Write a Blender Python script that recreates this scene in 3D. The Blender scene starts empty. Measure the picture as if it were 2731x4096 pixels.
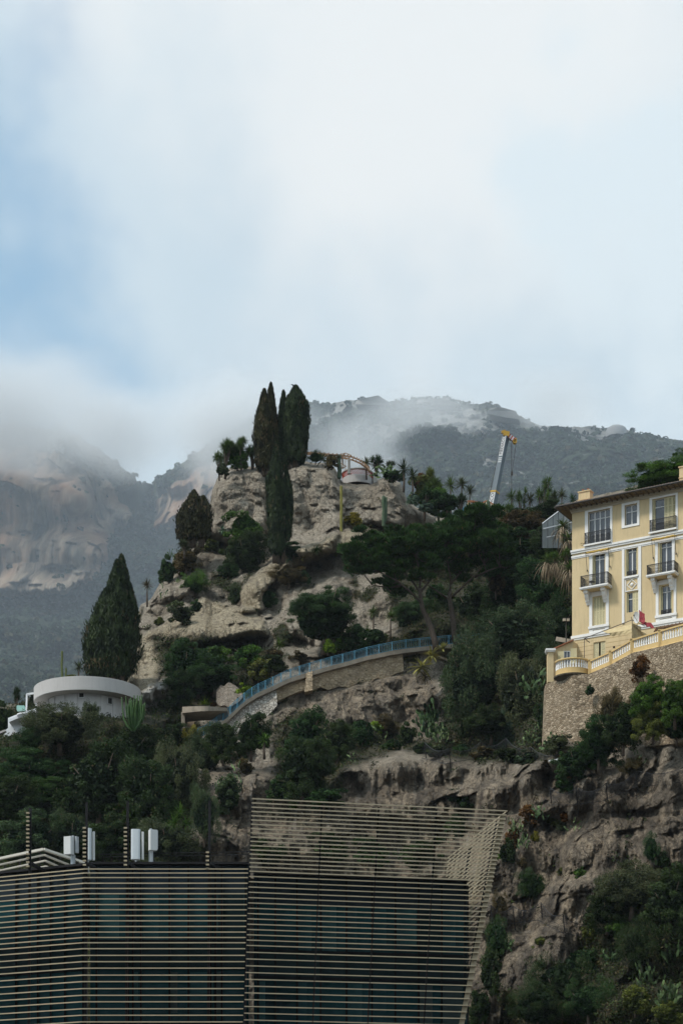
import bpy, math, random
import numpy as np
from mathutils import Vector, Matrix
R_ = math.radians
sc = bpy.context.scene
COL = sc.collection
F = 1422.0; K = 1.4; CX = 341.0; HY = 1249.0; CZ = 1.7     # F*K focal length in px; a depth of d units is d*K metres; centre column and horizon of the 682 x 1024 frame

def W(px, py, d):
    return np.array([(px - CX) / F * d, d*K, CZ + (HY - py) / F * d])

# ------------------------------------------------------------------ noise
_rs = np.random.RandomState(7)
_perm = _rs.permutation(256).astype(np.int32)
_perm = np.concatenate([_perm, _perm, _perm])
_g = _rs.normal(size=(256, 3)); _g /= np.linalg.norm(_g, axis=1)[:, None]
def perlin(x, y, z):
    xi = np.floor(x).astype(np.int64); yi = np.floor(y).astype(np.int64); zi = np.floor(z).astype(np.int64)
    xf = x - xi; yf = y - yi; zf = z - zi
    u = xf**3*(xf*(xf*6-15)+10); v = yf**3*(yf*(yf*6-15)+10); w = zf**3*(zf*(zf*6-15)+10)
    xi &= 255; yi &= 255; zi &= 255
    def gr(a, b, c):
        h = _perm[_perm[_perm[(xi+a) & 255] + ((yi+b) & 255)] + ((zi+c) & 255)]
        g = _g[h]
        return g[..., 0]*(xf-a) + g[..., 1]*(yf-b) + g[..., 2]*(zf-c)
    x00 = gr(0,0,0)*(1-u)+gr(1,0,0)*u; x10 = gr(0,1,0)*(1-u)+gr(1,1,0)*u
    x01 = gr(0,0,1)*(1-u)+gr(1,0,1)*u; x11 = gr(0,1,1)*(1-u)+gr(1,1,1)*u
    return ((x00*(1-v)+x10*v)*(1-w) + (x01*(1-v)+x11*v)*w) * 1.6
def fbm(x, y, z, s, o=4, g=0.5):
    r = 0; a = 1.0; t = 0
    for i in range(o):
        r = r + a*perlin(x/s+i*17.3, y/s+5.1*i, z/s+3.7*i); t += a; a *= g; s *= 0.5
    return r/t
def ridge(x, y, z, s, o=4, g=0.5):
    r = 0; a = 1.0; t = 0
    for i in range(o):
        r = r + a*(1-2*np.abs(perlin(x/s+i*11.3, y/s+7.1*i, z/s+9.7*i))); t += a; a *= g; s *= 0.5
    return r/t
def sstep(a, b, x):
    t = np.clip((x-a)/(b-a), 0, 1); return t*t*(3-2*t)

# ------------------------------------------------------------------ materials
def nodes_of(m):
    m.use_nodes = True; nt = m.node_tree; nt.nodes.clear()
    out = nt.nodes.new('ShaderNodeOutputMaterial'); b = nt.nodes.new('ShaderNodeBsdfPrincipled')
    nt.links.new(b.outputs[0], out.inputs[0]); return nt, b, out
def mix(nt, fac, a, b, mode='MIX'):
    n = nt.nodes.new('ShaderNodeMix'); n.data_type = 'RGBA'; n.blend_type = mode
    for s, v in ((0, fac), (6, a), (7, b)):
        if isinstance(v, (int, float)): n.inputs[s].default_value = v
        elif isinstance(v, tuple): n.inputs[s].default_value = (*v, 1) if len(v) == 3 else v
        else: nt.links.new(v, n.inputs[s])
    return n.outputs[2]
def noise(nt, scale, detail=5, rough=.6, vec=None, dist=0):
    n = nt.nodes.new('ShaderNodeTexNoise'); n.inputs['Scale'].default_value = scale
    n.inputs['Detail'].default_value = detail; n.inputs['Roughness'].default_value = rough
    n.inputs['Distortion'].default_value = dist
    if vec: nt.links.new(vec, n.inputs['Vector'])
    return n.outputs['Fac']
def ramp(nt, v, a, b, c0=(0,0,0), c1=(1,1,1)):
    n = nt.nodes.new('ShaderNodeValToRGB'); nt.links.new(v, n.inputs[0])
    n.color_ramp.elements[0].position = a; n.color_ramp.elements[1].position = b
    n.color_ramp.elements[0].color = (*c0, 1); n.color_ramp.elements[1].color = (*c1, 1)
    return n.outputs[0]
def coords(nt, scale=(1,1,1), kind='Object'):
    t = nt.nodes.new('ShaderNodeTexCoord'); m = nt.nodes.new('ShaderNodeMapping')
    m.inputs['Scale'].default_value = scale; nt.links.new(t.outputs[kind], m.inputs[0]); return m.outputs[0]
def geo_pos(nt, scale=(1,1,1)):
    t = nt.nodes.new('ShaderNodeNewGeometry'); m = nt.nodes.new('ShaderNodeMapping')
    m.inputs['Scale'].default_value = scale; nt.links.new(t.outputs['Position'], m.inputs[0]); return m.outputs[0]
def bump(nt, b, h, strength, dist):
    n = nt.nodes.new('ShaderNodeBump'); n.inputs['Strength'].default_value = strength
    n.inputs['Distance'].default_value = dist; nt.links.new(h, n.inputs['Height']); nt.links.new(n.outputs[0], b.inputs['Normal'])
_mats = {}
def mat(name, col, rough=.7, metal=0, var=.12, scale=3, bmp=0, spec=.3, dirt=None):
    """plain painted / stone / metal surface with a slow and a fine variation of its colour"""
    if name in _mats: return _mats[name]
    m = bpy.data.materials.new(name); nt, b, out = nodes_of(m)
    v = geo_pos(nt)
    n1 = noise(nt, scale, 6, .65, v)
    c = mix(nt, ramp(nt, n1, .3, .7), tuple(x*(1-var) for x in col), tuple(min(1, x*(1+var)) for x in col))
    if dirt:
        st = noise(nt, 1.0, 6, .7, geo_pos(nt, (5, 5, .45)))
        c = mix(nt, ramp(nt, st, .5, .78, (0,0,0), (dirt, dirt, dirt)), c, tuple(x*.42 for x in col))
    nt.links.new(c, b.inputs['Base Color'])
    b.inputs['Roughness'].default_value = rough; b.inputs['Metallic'].default_value = metal
    b.inputs['Specular IOR Level'].default_value = spec
    if bmp: bump(nt, b, noise(nt, scale*8, 5, .6, v), 1, bmp)
    _mats[name] = m; return m

# ------------------------------------------------------------------ object helpers
def tag(o, label=None, cat=None, group=None, kind=None):
    if label: o['label'] = label
    if cat: o['category'] = cat
    if group: o['group'] = group
    if kind: o['kind'] = kind
    return o
def np_mesh(name, v, f, smooth=False, cols=None):
    """mesh from numpy verts (n,3) and faces (m,k) or a list of faces"""
    me = bpy.data.meshes.new(name)
    v = np.asarray(v, dtype=np.float32)
    if isinstance(f, np.ndarray):
        k = f.shape[1]; n = len(f)
        me.vertices.add(len(v)); me.vertices.foreach_set('co', v.ravel())
        me.loops.add(n*k); me.loops.foreach_set('vertex_index', f.astype(np.int32).ravel())
        me.polygons.add(n); me.polygons.foreach_set('loop_start', np.arange(0, n*k, k, dtype=np.int32))
        me.polygons.foreach_set('loop_total', np.full(n, k, dtype=np.int32))
        me.update(calc_edges=True)
    else:
        me.from_pydata(v.tolist(), [], [tuple(q) for q in f])
    if smooth: me.polygons.foreach_set('use_smooth', np.ones(len(me.polygons), dtype=bool))
    if cols is not None:
        a = me.color_attributes.new('tint', 'FLOAT_COLOR', 'POINT')
        c = np.ones((len(v), 4), dtype=np.float32); c[:, :cols.shape[1]] = cols
        a.data.foreach_set('color', c.ravel())
    me.update(); return me
def link(name, me, m=None, parent=None, loc=None, rot=0):
    o = bpy.data.objects.new(name, me); COL.objects.link(o)
    if m is not None and me is not None and len(me.materials) == 0: me.materials.append(m)
    if parent is not None: o.parent = parent
    if loc is not None: o.location = [float(q) for q in loc]
    o.rotation_euler[2] = rot
    return o
def empty(name, loc=(0,0,0), rot=0):
    return link(name, None, loc=loc, rot=rot)
class MB:
    """collects boxes, bars and lathes; build() links them as one mesh object"""
    def __init__(s): s.v = []; s.f = []
    def add(s, v, f):
        n = len(s.v); s.v += [tuple(map(float, q)) for q in v]; s.f += [tuple(i+n for i in q) for q in f]; return s
    def box(s, a, b):
        x0,y0,z0 = a; x1,y1,z1 = b
        v = [(x0,y0,z0),(x1,y0,z0),(x1,y1,z0),(x0,y1,z0),(x0,y0,z1),(x1,y0,z1),(x1,y1,z1),(x0,y1,z1)]
        return s.add(v, [(0,3,2,1),(4,5,6,7),(0,1,5,4),(1,2,6,5),(2,3,7,6),(3,0,4,7)])
    def hexa(s, lo, hi):
        """lo, hi: four points each, same winding"""
        return s.add(list(lo)+list(hi), [(0,3,2,1),(4,5,6,7),(0,1,5,4),(1,2,6,5),(2,3,7,6),(3,0,4,7)])
    def bar(s, p, q, w, h=None, up=(0,0,1)):
        h = h or w; p = Vector(p); q = Vector(q); d = (q-p).normalized(); u = Vector(up)
        if abs(d.dot(u)) > .98: u = Vector((0,1,0))
        sx = d.cross(u).normalized(); sy = sx.cross(d).normalized()
        c = [(-1,-1),(1,-1),(1,1),(-1,1)]
        return s.hexa([p+sx*a*w/2+sy*b*h/2 for a,b in c], [q+sx*a*w/2+sy*b*h/2 for a,b in c])
    def tube(s, pts, rad, n=6):
        pts = [Vector(tuple(map(float, p))) for p in pts]
        if not hasattr(rad, '__len__'): rad = [rad]*len(pts)
        base = len(s.v); v = []
        for i, p in enumerate(pts):
            d = (pts[min(i+1, len(pts)-1)] - pts[max(i-1, 0)]).normalized()
            u = Vector((0,0,1)) if abs(d.z) < .9 else Vector((1,0,0))
            a = d.cross(u).normalized(); b = a.cross(d)
            for k in range(n):
                t = 2*math.pi*k/n; v.append(p + (a*math.cos(t)+b*math.sin(t))*rad[i])
        f = []
        for i in range(len(pts)-1):
            for k in range(n):
                k2 = (k+1) % n; f.append((i*n+k, i*n+k2, (i+1)*n+k2, (i+1)*n+k))
        f.append(tuple(range(n-1, -1, -1))); f.append(tuple((len(pts)-1)*n+k for k in range(n)))
        return s.add(v, f)
    def lathe(s, c, prof, n=24, a0=0, a1=2*math.pi, sy=1.0, close=True):
        """prof: (r, z) list, around c"""
        full = abs(a1-a0-2*math.pi) < 1e-6; m = n if full else n+1; v = []; f = []
        for r, z in prof:
            for k in range(m):
                t = a0+(a1-a0)*k/n; v.append((c[0]+r*math.cos(t), c[1]+r*math.sin(t)*sy, c[2]+z))
        for i in range(len(prof)-1):
            for k in range(n):
                k2 = (k+1) % m if full else k+1
                f.append((i*m+k, i*m+k2, (i+1)*m+k2, (i+1)*m+k))
        return s.add(v, f)
    def build(s, name, m, parent=None, smooth=False, M=None):
        v = np.array(s.v)
        if M is not None: v = v @ np.array(M.to_3x3()).T + np.array(M.translation)
        me = np_mesh(name, v, s.f, smooth)
        return link(name, me, m, parent)
def shade_angle(o, deg=35):
    me = o.data
    me.polygons.foreach_set('use_smooth', np.ones(len(me.polygons), dtype=bool))
    try: me.set_sharp_from_angle(angle=R_(deg))
    except Exception: pass
def dup(o, loc=None, rot=None, scale=None):
    c = o.copy(); COL.objects.link(c)
    if loc is not None: c.location = [float(q) for q in loc]
    if rot is not None: c.rotation_euler = rot
    if scale is not None: c.scale = scale
    for ch in [q for q in COL.objects if q.parent == o]:
        d = ch.copy(); COL.objects.link(d); d.parent = c
    return c

# ------------------------------------------------------------------ camera, sun, sky
cam = bpy.data.cameras.new('camera'); co = bpy.data.objects.new('camera', cam); COL.objects.link(co)
co.location = (0, 0, CZ); co.rotation_euler = (R_(90), 0, 0)
cam.sensor_fit = 'VERTICAL'; cam.sensor_height = 36; cam.sensor_width = 24; cam.lens = F*K/1024*36
cam.shift_y = (HY-512)/1024; cam.clip_start = .5; cam.clip_end = 20000
sc.camera = co
SUN_EL, SUN_AZ = R_(52), R_(244)        # azimuth clockwise from +Y: behind the camera, to the left
sd = bpy.data.lights.new('sun', 'SUN'); sd.energy = SUN_E = 2.1; sd.angle = R_(10); sd.color = (1, .95, .88)
so = bpy.data.objects.new('sun', sd); COL.objects.link(so)
dirv = Vector((math.sin(SUN_AZ)*math.cos(SUN_EL), math.cos(SUN_AZ)*math.cos(SUN_EL), math.sin(SUN_EL)))
so.rotation_euler = dirv.to_track_quat('Z', 'Y').to_euler()
w = bpy.data.worlds.new('World'); sc.world = w; w.use_nodes = True; nt = w.node_tree; nt.nodes.clear()
wo = nt.nodes.new('ShaderNodeOutputWorld'); bg = nt.nodes.new('ShaderNodeBackground'); nt.links.new(bg.outputs[0], wo.inputs[0])
sky = nt.nodes.new('ShaderNodeTexSky'); sky.sky_type = 'NISHITA'; sky.sun_disc = False
sky.sun_elevation = SUN_EL; sky.sun_rotation = SUN_AZ; sky.air_density = 1.3; sky.dust_density = 2
skyc = mix(nt, 1.0, sky.outputs[0], (.052, .095, .105), 'MULTIPLY')
tc = nt.nodes.new('ShaderNodeTexCoord'); vec = tc.outputs['Generated']
def dirmask(px, py, inner, outer):
    d = Vector(((px-CX)/(F*K), 1, (HY-py)/(F*K))).normalized()
    dp = nt.nodes.new('ShaderNodeVectorMath'); dp.operation = 'DOT_PRODUCT'; dp.inputs[1].default_value = d
    nt.links.new(wv, dp.inputs[0])
    mr = nt.nodes.new('ShaderNodeMapRange'); mr.interpolation_type = 'SMOOTHERSTEP'
    mr.inputs['From Min'].default_value = math.cos(R_(outer)); mr.inputs['From Max'].default_value = math.cos(R_(inner))
    nt.links.new(dp.outputs['Value'], mr.inputs['Value']); return mr.outputs[0]
nz = nt.nodes.new('ShaderNodeTexNoise'); nz.inputs['Scale'].default_value = 5; nz.inputs['Detail'].default_value = 5
nz.inputs['Roughness'].default_value = .55; nt.links.new(vec, nz.inputs['Vector'])
sub = nt.nodes.new('ShaderNodeVectorMath'); sub.operation = 'SUBTRACT'; sub.inputs[1].default_value = (.5, .5, .5)
nt.links.new(nz.outputs['Color'], sub.inputs[0])
scl = nt.nodes.new('ShaderNodeVectorMath'); scl.operation = 'SCALE'; scl.inputs['Scale'].default_value = .05
nt.links.new(sub.outputs[0], scl.inputs[0])
addv = nt.nodes.new('ShaderNodeVectorMath'); addv.operation = 'ADD'; nt.links.new(vec, addv.inputs[0]); nt.links.new(scl.outputs[0], addv.inputs[1])
wv = addv.outputs[0]
n1 = noise(nt, 6.0, 7, .5, vec, .15)
cloud = mix(nt, ramp(nt, n1, .25, .75), (.355, .435, .495), (.45, .52, .56))
cloud = mix(nt, dirmask(420, 40, 0, 12), cloud, (.575, .59, .59))
cloud = mix(nt, dirmask(660, 340, .5, 7), cloud, (.50, .56, .59))
# the cloud deck is brighter towards the hidden sun, behind the camera
dps = nt.nodes.new('ShaderNodeVectorMath'); dps.operation = 'DOT_PRODUCT'; dps.inputs[1].default_value = (math.sin(SUN_AZ)*.75, math.cos(SUN_AZ)*.75, .66); nt.links.new(vec, dps.inputs[0])
mrs = nt.nodes.new('ShaderNodeMapRange'); mrs.inputs['From Min'].default_value = .15; mrs.inputs['From Max'].default_value = 1; mrs.inputs['To Min'].default_value = 1; mrs.inputs['To Max'].default_value = 1.45; nt.links.new(dps.outputs['Value'], mrs.inputs['Value'])
cloud = mix(nt, 1.0, cloud, mrs.outputs[0], 'MULTIPLY')
# thinner cloud where the blue comes through, on the left
hole = mix(nt, 1.0, dirmask(-75, 380, 0, 10), (.78, .78, .78), 'MULTIPLY')
c2 = mix(nt, hole, cloud, skyc)
hole2 = mix(nt, dirmask(5, 65, .3, 3.0), 0.0, .5) if False else None
nt.links.new(c2, bg.inputs[0]); bg.inputs[1].default_value = 1.0
sc.view_settings.view_transform = 'Standard'; sc.view_settings.look = 'None'; sc.view_settings.exposure = .68
cy = sc.cycles
cy.max_bounces = 5; cy.diffuse_bounces = 3; cy.glossy_bounces = 2; cy.transmission_bounces = 4; cy.transparent_max_bounces = 6; cy.volume_bounces = 2
cy.use_denoising = True; cy.use_adaptive_sampling = True; cy.adaptive_threshold = .02
cy.volume_max_steps = 128
# ------------------------------------------------------------------ the hillside: one rock surface, column by column
SIL = [(-700,560),(-400,640),(-150,700),(0,706),(22,702),(60,684),(100,679),(122,674),(127,648),(134,636),(136,622),(140,605),(150,600),(160,583),(170,571),
       (173,558),(181,547),(194,538),(205,530),(209,508),(212,490),(218,476),(231,467),(244,466.5),(257,466),(264,471),(268,477),(279,470),(290,464),(301,461),(315,463),
       (329,463),(335,469),(341,481),(370,484),(378,479),(390,477),(400,483),(407,501),(417,508),(427,512),(435,517),(470,518),(545,517),(575,500),
       (620,490),(682,472),(850,440),(1400,420)]
_sx = np.array([p[0] for p in SIL], float); _sy = np.array([p[1] for p in SIL], float)
def ytop_h(x): return np.interp(x, _sx, _sy)
def facets(x, y, z, s, a=1.0, g=.8, seed=0):
    """continuous angular facets: the highest of many tilted planes, one a cell"""
    x = x/s; y = y/s; z = z/s; sh = x.shape; x = x.ravel(); y = y.ravel(); z = z.ravel()
    xi = np.floor(x).astype(np.int64); yi = np.floor(y).astype(np.int64); zi = np.floor(z).astype(np.int64)
    best = np.full(x.shape, -1e9); rs = np.random.RandomState(100+seed); tab = rs.rand(256, 3); gt = rs.normal(size=(256, 3))*g; ht = rs.rand(256)*.7
    for i in (-1, 0, 1):
        for j in (-1, 0, 1):
            for k in (-1, 0, 1):
                h = _perm[_perm[_perm[(xi+i) & 255]+((yi+j) & 255)]+((zi+k) & 255)]
                o = tab[h]; dx = x-xi-i-o[:, 0]; dy = y-yi-j-o[:, 1]; dz = z-zi-k-o[:, 2]; gg = gt[h]
                q = dx*dx+dy*dy+dz*dz
                best = np.maximum(best, ht[h]+gg[:, 0]*dx+gg[:, 1]*dy+gg[:, 2]*dz-a*q)
    return (best-best.mean()).reshape(sh)
# (x, y, depth) of the broad shape
CTRL = [(-400,700,190),(-150,720,165),(0,715,150),(60,690,149),(110,684,150),(20,754,130),(60,748,129.5),(100,747,129.5),(130,744,131),(0,770,128),(0,830,121),(0,900,114),(0,1020,104),(0,1150,98),(0,1249,94),
 (120,740,135),(120,830,122),(120,900,113),(120,1020,104),(130,1249,94),(130,655,161),(150,610,168),(180,570,173),(205,535,176),
 (220,500,177),(230,470,179),(255,470,179),(300,465,180),(330,466,180),(300,520,177),(250,540,176),(345,485,179),(380,482,179),(380,528,176),(405,505,178),
 (150,640,162),(200,640,159),(250,640,158),(200,600,166),(260,600,165),(300,560,170),(350,550,170),(330,600,164),(380,620,160),(300,640,156),
 (200,690,149),(250,680,149.5),(160,700,148),(180,730,143),(215,735,140),(250,712,140.5),(300,690,141.5),(340,682,142.3),(390,675,143),(430,665,143.5),
 (430,640,149),(400,636,149.5),(340,650,149),(300,664,148.5),(240,750,134),(300,735,139),(350,730,140),(400,715,141.3),(440,710,139),
 (220,800,124),(210,850,118),(250,790,125),(300,770,130),(330,760,131),(350,745,136),(400,738,139),(300,800,124),(350,775,125),(400,768,124),(450,742,134),(500,740,130),(450,768,123),(500,768,120),(535,745,121),
 (240,900,114),(300,860,120),(350,830,122.5),(400,820,122),(450,810,121),(500,800,117.5),(540,775,114),(558,757,112),
 (300,950,116),(400,950,117),(400,1100,112),(400,1249,108),(450,900,119),
 (450,650,151),(500,650,151),(550,650,146),(450,700,137),(500,700,133),(545,690,126),(440,560,167),(500,560,167),(560,560,158),(440,525,185),(500,522,188),(560,520,188),
 (580,600,140),(600,690,120),(640,690,118),(682,690,116),(800,680,116),(620,520,140),(682,500,135),(850,470,140),(580,730,114),(620,730,112.5),(682,730,109),(560,750,110.8),(600,752,109.8),(640,752,107.8),(682,750,105),
 (580,780,109),(620,780,108),(682,780,104.5),(570,810,109.5),(620,810,107),(682,810,104),(800,800,103),(540,830,112),(600,850,106),(682,850,103),
 (520,870,112),(600,900,104),(682,900,101.5),(500,920,111),(560,950,104),(682,950,98),(500,1020,108),(560,1020,102),(620,1020,98),(682,1020,96),(800,1020,96),(600,1150,92),(700,1249,88),(1200,1249,88),(1200,900,100),(1300,650,130)]
CT = np.array(CTRL, float)
def base_depth(x, y):
    sh = x.shape; x = x.ravel(); y = y.ravel(); num = np.zeros_like(x); den = np.zeros_like(x)
    for cx, cy_, d in CT:
        r2 = ((x-cx)*.8)**2 + ((y-cy_)*1.25)**2
        w_ = 1/(r2+60.0)**1.9
        num += w_*d; den += w_
    return (num/den).reshape(sh)
def poly_dist(x, y, P):
    """signed distance, positive inside"""
    P = np.array(P, float); d2 = np.full(x.shape, 1e9); ins = np.zeros(x.shape, bool)
    for i in range(len(P)):
        a = P[i]; b = P[(i+1) % len(P)]; e = b-a
        t = np.clip(((x-a[0])*e[0]+(y-a[1])*e[1])/(e@e), 0, 1)
        d2 = np.minimum(d2, (x-a[0]-t*e[0])**2+(y-a[1]-t*e[1])**2)
        c = ((a[1] > y) != (b[1] > y)) & (x < (b[0]-a[0])*(y-a[1])/(b[1]-a[1]+1e-12)+a[0]); ins ^= c
    d = np.sqrt(d2); return np.where(ins, d, -d)
# rock masses standing out of the slope: outline, how far out, edge radius (px), tone
MASS = [
 ([(204,533),(210,500),(213,485),(220,474),(232,464),(258,463),(268,474),(268,520),(266,560),(250,548),(225,545)], 4.5, 9, 0),
 ([(276,473),(300,458),(332,460),(342,480),(345,500),(343,530),(330,552),(305,560),(290,552),(276,560)], 5.0, 10, 0),
 ([(340,483),(372,482),(392,474),(402,482),(410,503),(436,516),(430,524),(405,528),(370,526),(345,532),(339,520)], 3.0, 7, 0),
 ([(238,592),(246,580),(262,566),(283,552),(300,546),(318,540),(340,531),(365,526),(380,530),(370,545),(340,552),(318,560),(296,566),(276,580),(264,594),(262,612),(240,614)], 4.5, 6, 1),
 ([(196,600),(205,597),(230,604),(252,606),(266,620),(268,636),(240,640),(205,647),(172,653),(160,676),(150,705),(128,690),(124,668),(128,648),(146,632),(170,618),(195,610)], 5.0, 9, 1),
 ([(128,650),(142,640),(165,640),(170,655),(168,690),(150,704),(127,692),(122,670)], 3.0, 10, 0),
 ([(150,580),(165,582),(175,560),(195,545),(200,565),(192,590),(180,600),(150,606)], 3.0, 8, 0),
 ([(283,600),(300,592),(330,580),(345,590),(340,640),(315,646),(290,635),(280,615)], 3.0, 9, 0),
 ([(143,604),(175,600),(196,604),(190,616),(160,626),(138,630)], 2.5, 7, 0),
 ([(140,690),(170,675),(178,690),(170,720),(150,740),(142,720)], 3.0, 7, 3),
 # lower cliff under the ledge
 ([(345,762),(395,735),(425,740),(470,757),(540,765),(548,800),(520,812),(505,850),(470,830),(340,815),(318,800)], 1.8, 9, 2),
 ([(560,790),(590,775),(620,765),(640,770),(682,758),(900,750),(900,800),(682,800),(640,812),(560,812)], 1.0, 10, 2),
 ([(205,800),(230,790),(252,795),(262,830),(262,900),(210,900),(198,850)], 2.4, 9, 2),
 ([(500,860),(540,830),(600,818),(682,815),(900,815),(900,880),(600,890),(510,900)], 1.5, 10, 2),
]
rng = np.random.RandomState(3)
xs = np.concatenate([np.arange(-700,-20,14), np.arange(-20,704,1.05), np.arange(704,1400,16)]).astype(float)
NV = 540; NB = 16
vv = np.concatenate([np.linspace(0, 1, NV), 1+np.arange(1, 15)/14.0])
X, V = np.meshgrid(xs, vv)
YT = ytop_h(X)
_ns = 1.2*perlin(xs/6.0, 0*xs, 0*xs)+.9*perlin(xs/2.4, 0*xs+9, 0*xs)
YT = YT + _ns[None, :]
Y = np.where(V <= 1, YT+(1035-YT)*V, 1035+(HY+30-1035)*(V-1))
D = base_depth(X, Y)
TONE = np.zeros(X.shape); MIN = np.zeros(X.shape)
SX = X+2.2*perlin(X/9, Y/9, 0*X)+1.2*perlin(X/3.5, Y/3.5, 0*X+3); SY = Y+2.2*perlin(X/9, Y/9, 0*X+7)+1.2*perlin(X/3.5, Y/3.5, 0*X+5)
T1 = np.zeros(X.shape); T2 = sstep(735, 800, Y); T3 = np.zeros(X.shape)
for P, off, r, tn in MASS:
    d = poly_dist(SX, SY, P)
    t = np.clip(d/r, 0, 1); k = np.sqrt(1-(1-t)**2)
    D = D - off*.62*k
    m = np.clip(d/3, 0, 1); MIN = np.maximum(MIN, m)
    if tn == 1: T1 = np.maximum(T1, m)
    if tn == 3: T3 = np.maximum(T3, m)
# brown face under the garden path
T4 = np.clip(poly_dist(SX, SY, [(265,735),(275,705),(300,692),(345,686),(400,672),(432,670),(440,690),(436,740),(400,735),(345,765),(300,760),(270,760)])/5, 0, 1)
# silhouette roll-over
ds = np.full(X.shape, 1e9)
for i in range(len(SIL)-1):
    a = np.array(SIL[i], float); b = np.array(SIL[i+1], float); e = b-a
    t = np.clip(((X-a[0])*e[0]+(Y-a[1])*e[1])/(e@e), 0, 1)
    ds = np.minimum(ds, np.hypot(X-a[0]-t*e[0], Y-a[1]-t*e[1]))
t = np.clip(ds/12, 0, 1); D = D + 6*(1-np.sqrt(1-(1-t)**2))
WX = (X-CX)/F*D; WZ = (HY-Y)/F*D
low = sstep(738, 768, Y)*sstep(180, 230, X)
q = WX*.55+0*WZ
# crag faces: blocky, pitted; lower cliff: vertical flutes
n_big = fbm(WX, D*.5, WZ*.8, 9, 2)
n_r = ridge(WX+3*n_big, WZ*1.1, D*.3, 4.2, 5, .55)
n_f = fbm(WX, WZ, D*.3+40, 1.3, 4, .6)
tilt = WX*.5+WZ*.87
n_l = ridge(tilt*.35, (WX*.87-WZ*.5)*.9, D*.1, 1.4, 4, .6)
n_m = ridge(WX*1.1+2*n_f, WZ*1.2, D*.3+31, 1.5, 4, .6)
n_h = np.abs(perlin(WX/.75, WZ/.65, D/2.0))+.6*np.abs(perlin(WX/.34, WZ/.30, D+5))
wx_ = WX+.5*n_f; wz_ = WZ+.5*fbm(WX, WZ, D*.3+90, 1.3, 3)
F1 = facets(wx_*1.1, wz_*.62, D*.35, 4.6, .8, .8, 1); F2 = facets(wx_*1.1+WZ*.2, wz_*.52, D*.4, 1.9, .9, .9, 2); F3 = facets(wx_, wz_*.85, D*.5, .8, 1, .9, 3)
crag = -.75*n_big - 1.05*F1 - .66*F2 - .30*F3 - .22*n_m - .12*n_h - .25*n_r
flu = ridge(WX*1.4+1.5*n_big, WZ*.33, D*.2, 2.8, 5, .6)
flu2 = ridge(WX*1.2, WZ*.5, D*.2+9, .9, 3, .6)
pit = fbm(WX, WZ*.6, D*.3+20, 2.2, 4, .6)
hol = sstep(.18, .5, fbm(WX*.8, WZ*.5, D*.1+61, 4.5, 4, .6))
C1 = facets(wx_*1.1, wz_*.42, D*.3, 3.2, .8, .8, 4); C2 = facets(wx_*1.2, wz_*.5, D*.4, 1.3, .9, .9, 5)
cliff = -1.3*n_big - .9*C1 - .62*C2 - .25*F3 - 1.0*flu - .35*flu2 - .5*pit - .12*n_h + .9*hol
# overhang bands across the lower cliff
bnd = sstep(.15, .5, perlin(WX/14+3, WZ/4.0, 0*WX+2))
cliff = cliff + .2*bnd
soft = sstep(.0, .5, T4)
br = -.5*n_big-.5*F1-.55*C2-.35*F3-.2*n_h-.6*fbm(WX*1.3, WZ*.8, D*.2+70, 1.6, 5, .65)
ND = crag*(1-low)+cliff*low
ND = ND*(1-soft)+br*soft
ND = ND*(1-.75*T3) - T3*1.2*ridge(WX, WZ, 0*WX+4, 1.6, 4, .6)
edge = np.clip(ds/5, .25, 1)
ND = ND*edge
D2 = D+ND
# a shelf is cut for the garden path
PATH = [(180,750,138.5),(197.5,738,139),(203,736.5,139),(215,727.5,139.2),(227.3,718,139.5),(241.3,704.5,140),(255.4,694.5,140.5),(271,687.5,141),(288.6,679,141.5),(308,673,142),(329,666.8,142.5),(349.6,661.6,143),(365,657,143.3),(391,651.5,143.7),(405,649.3,144),(429.7,646.6,144.3),(450.7,644.6,144.6),(480,643,145)]
_px = [p[0] for p in PATH]; _py = [p[1] for p in PATH]; _pd = [p[2] for p in PATH]
PY = np.interp(X, _px, _py); PD = np.interp(X, _px, _pd); inx = sstep(192, 200, X)*sstep(482, 474, X)
up = np.clip((PY-Y+1)/3, 0, 1)*sstep(60, 25, PY-Y)*inx; D2 = np.where(up > 0, np.maximum(D2, (PD+2.2)*up+D2*(1-up)), D2)
dn = (Y >= PY-1)*sstep(30, 22, Y-PY)*inx*sstep(435, 425, X); D2 = np.where(dn > 0, np.maximum(D2, (PD+.45)*dn+D2*(1-dn)), D2)
HD = D2.copy(); HX = X; HYY = Y
def tdepth(px, py):
    """depth of the hillside seen at a pixel"""
    j = int(np.clip(np.searchsorted(xs, px), 0, len(xs)-1)); col = Y[:, j]
    return float(np.interp(py, col, HD[:, j]))
P = np.stack([(X-CX)/F*D2, D2*K, CZ+(HY-Y)/F*D2], -1)
# back side: the top rolls over and runs back
back = []
top = P[0].copy()
for k in range(1, NB+1):
    b = top.copy(); s_ = k/NB
    b[:, 1] += 55*s_**1.3; b[:, 0] += (top[:, 0]/top[:, 1])*55*s_**1.3*.8; b[:, 2] -= 3.0*s_ + 30*s_**2.5
    b[:, 2] += .8*perlin(b[:, 0]/4, b[:, 1]/4, 0*s_+b[:, 0]*0)*min(1, s_*3)
    back.append(b)
P = np.concatenate([np.array(back[::-1]), P], 0)
nr, nc = P.shape[:2]
P[..., 2] = np.maximum(P[..., 2], -1.0)
idx = np.arange(nr*nc).reshape(nr, nc)
Fq = np.stack([idx[1:, :-1], idx[1:, 1:], idx[:-1, 1:], idx[:-1, :-1]], -1).reshape(-1, 4)
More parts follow.
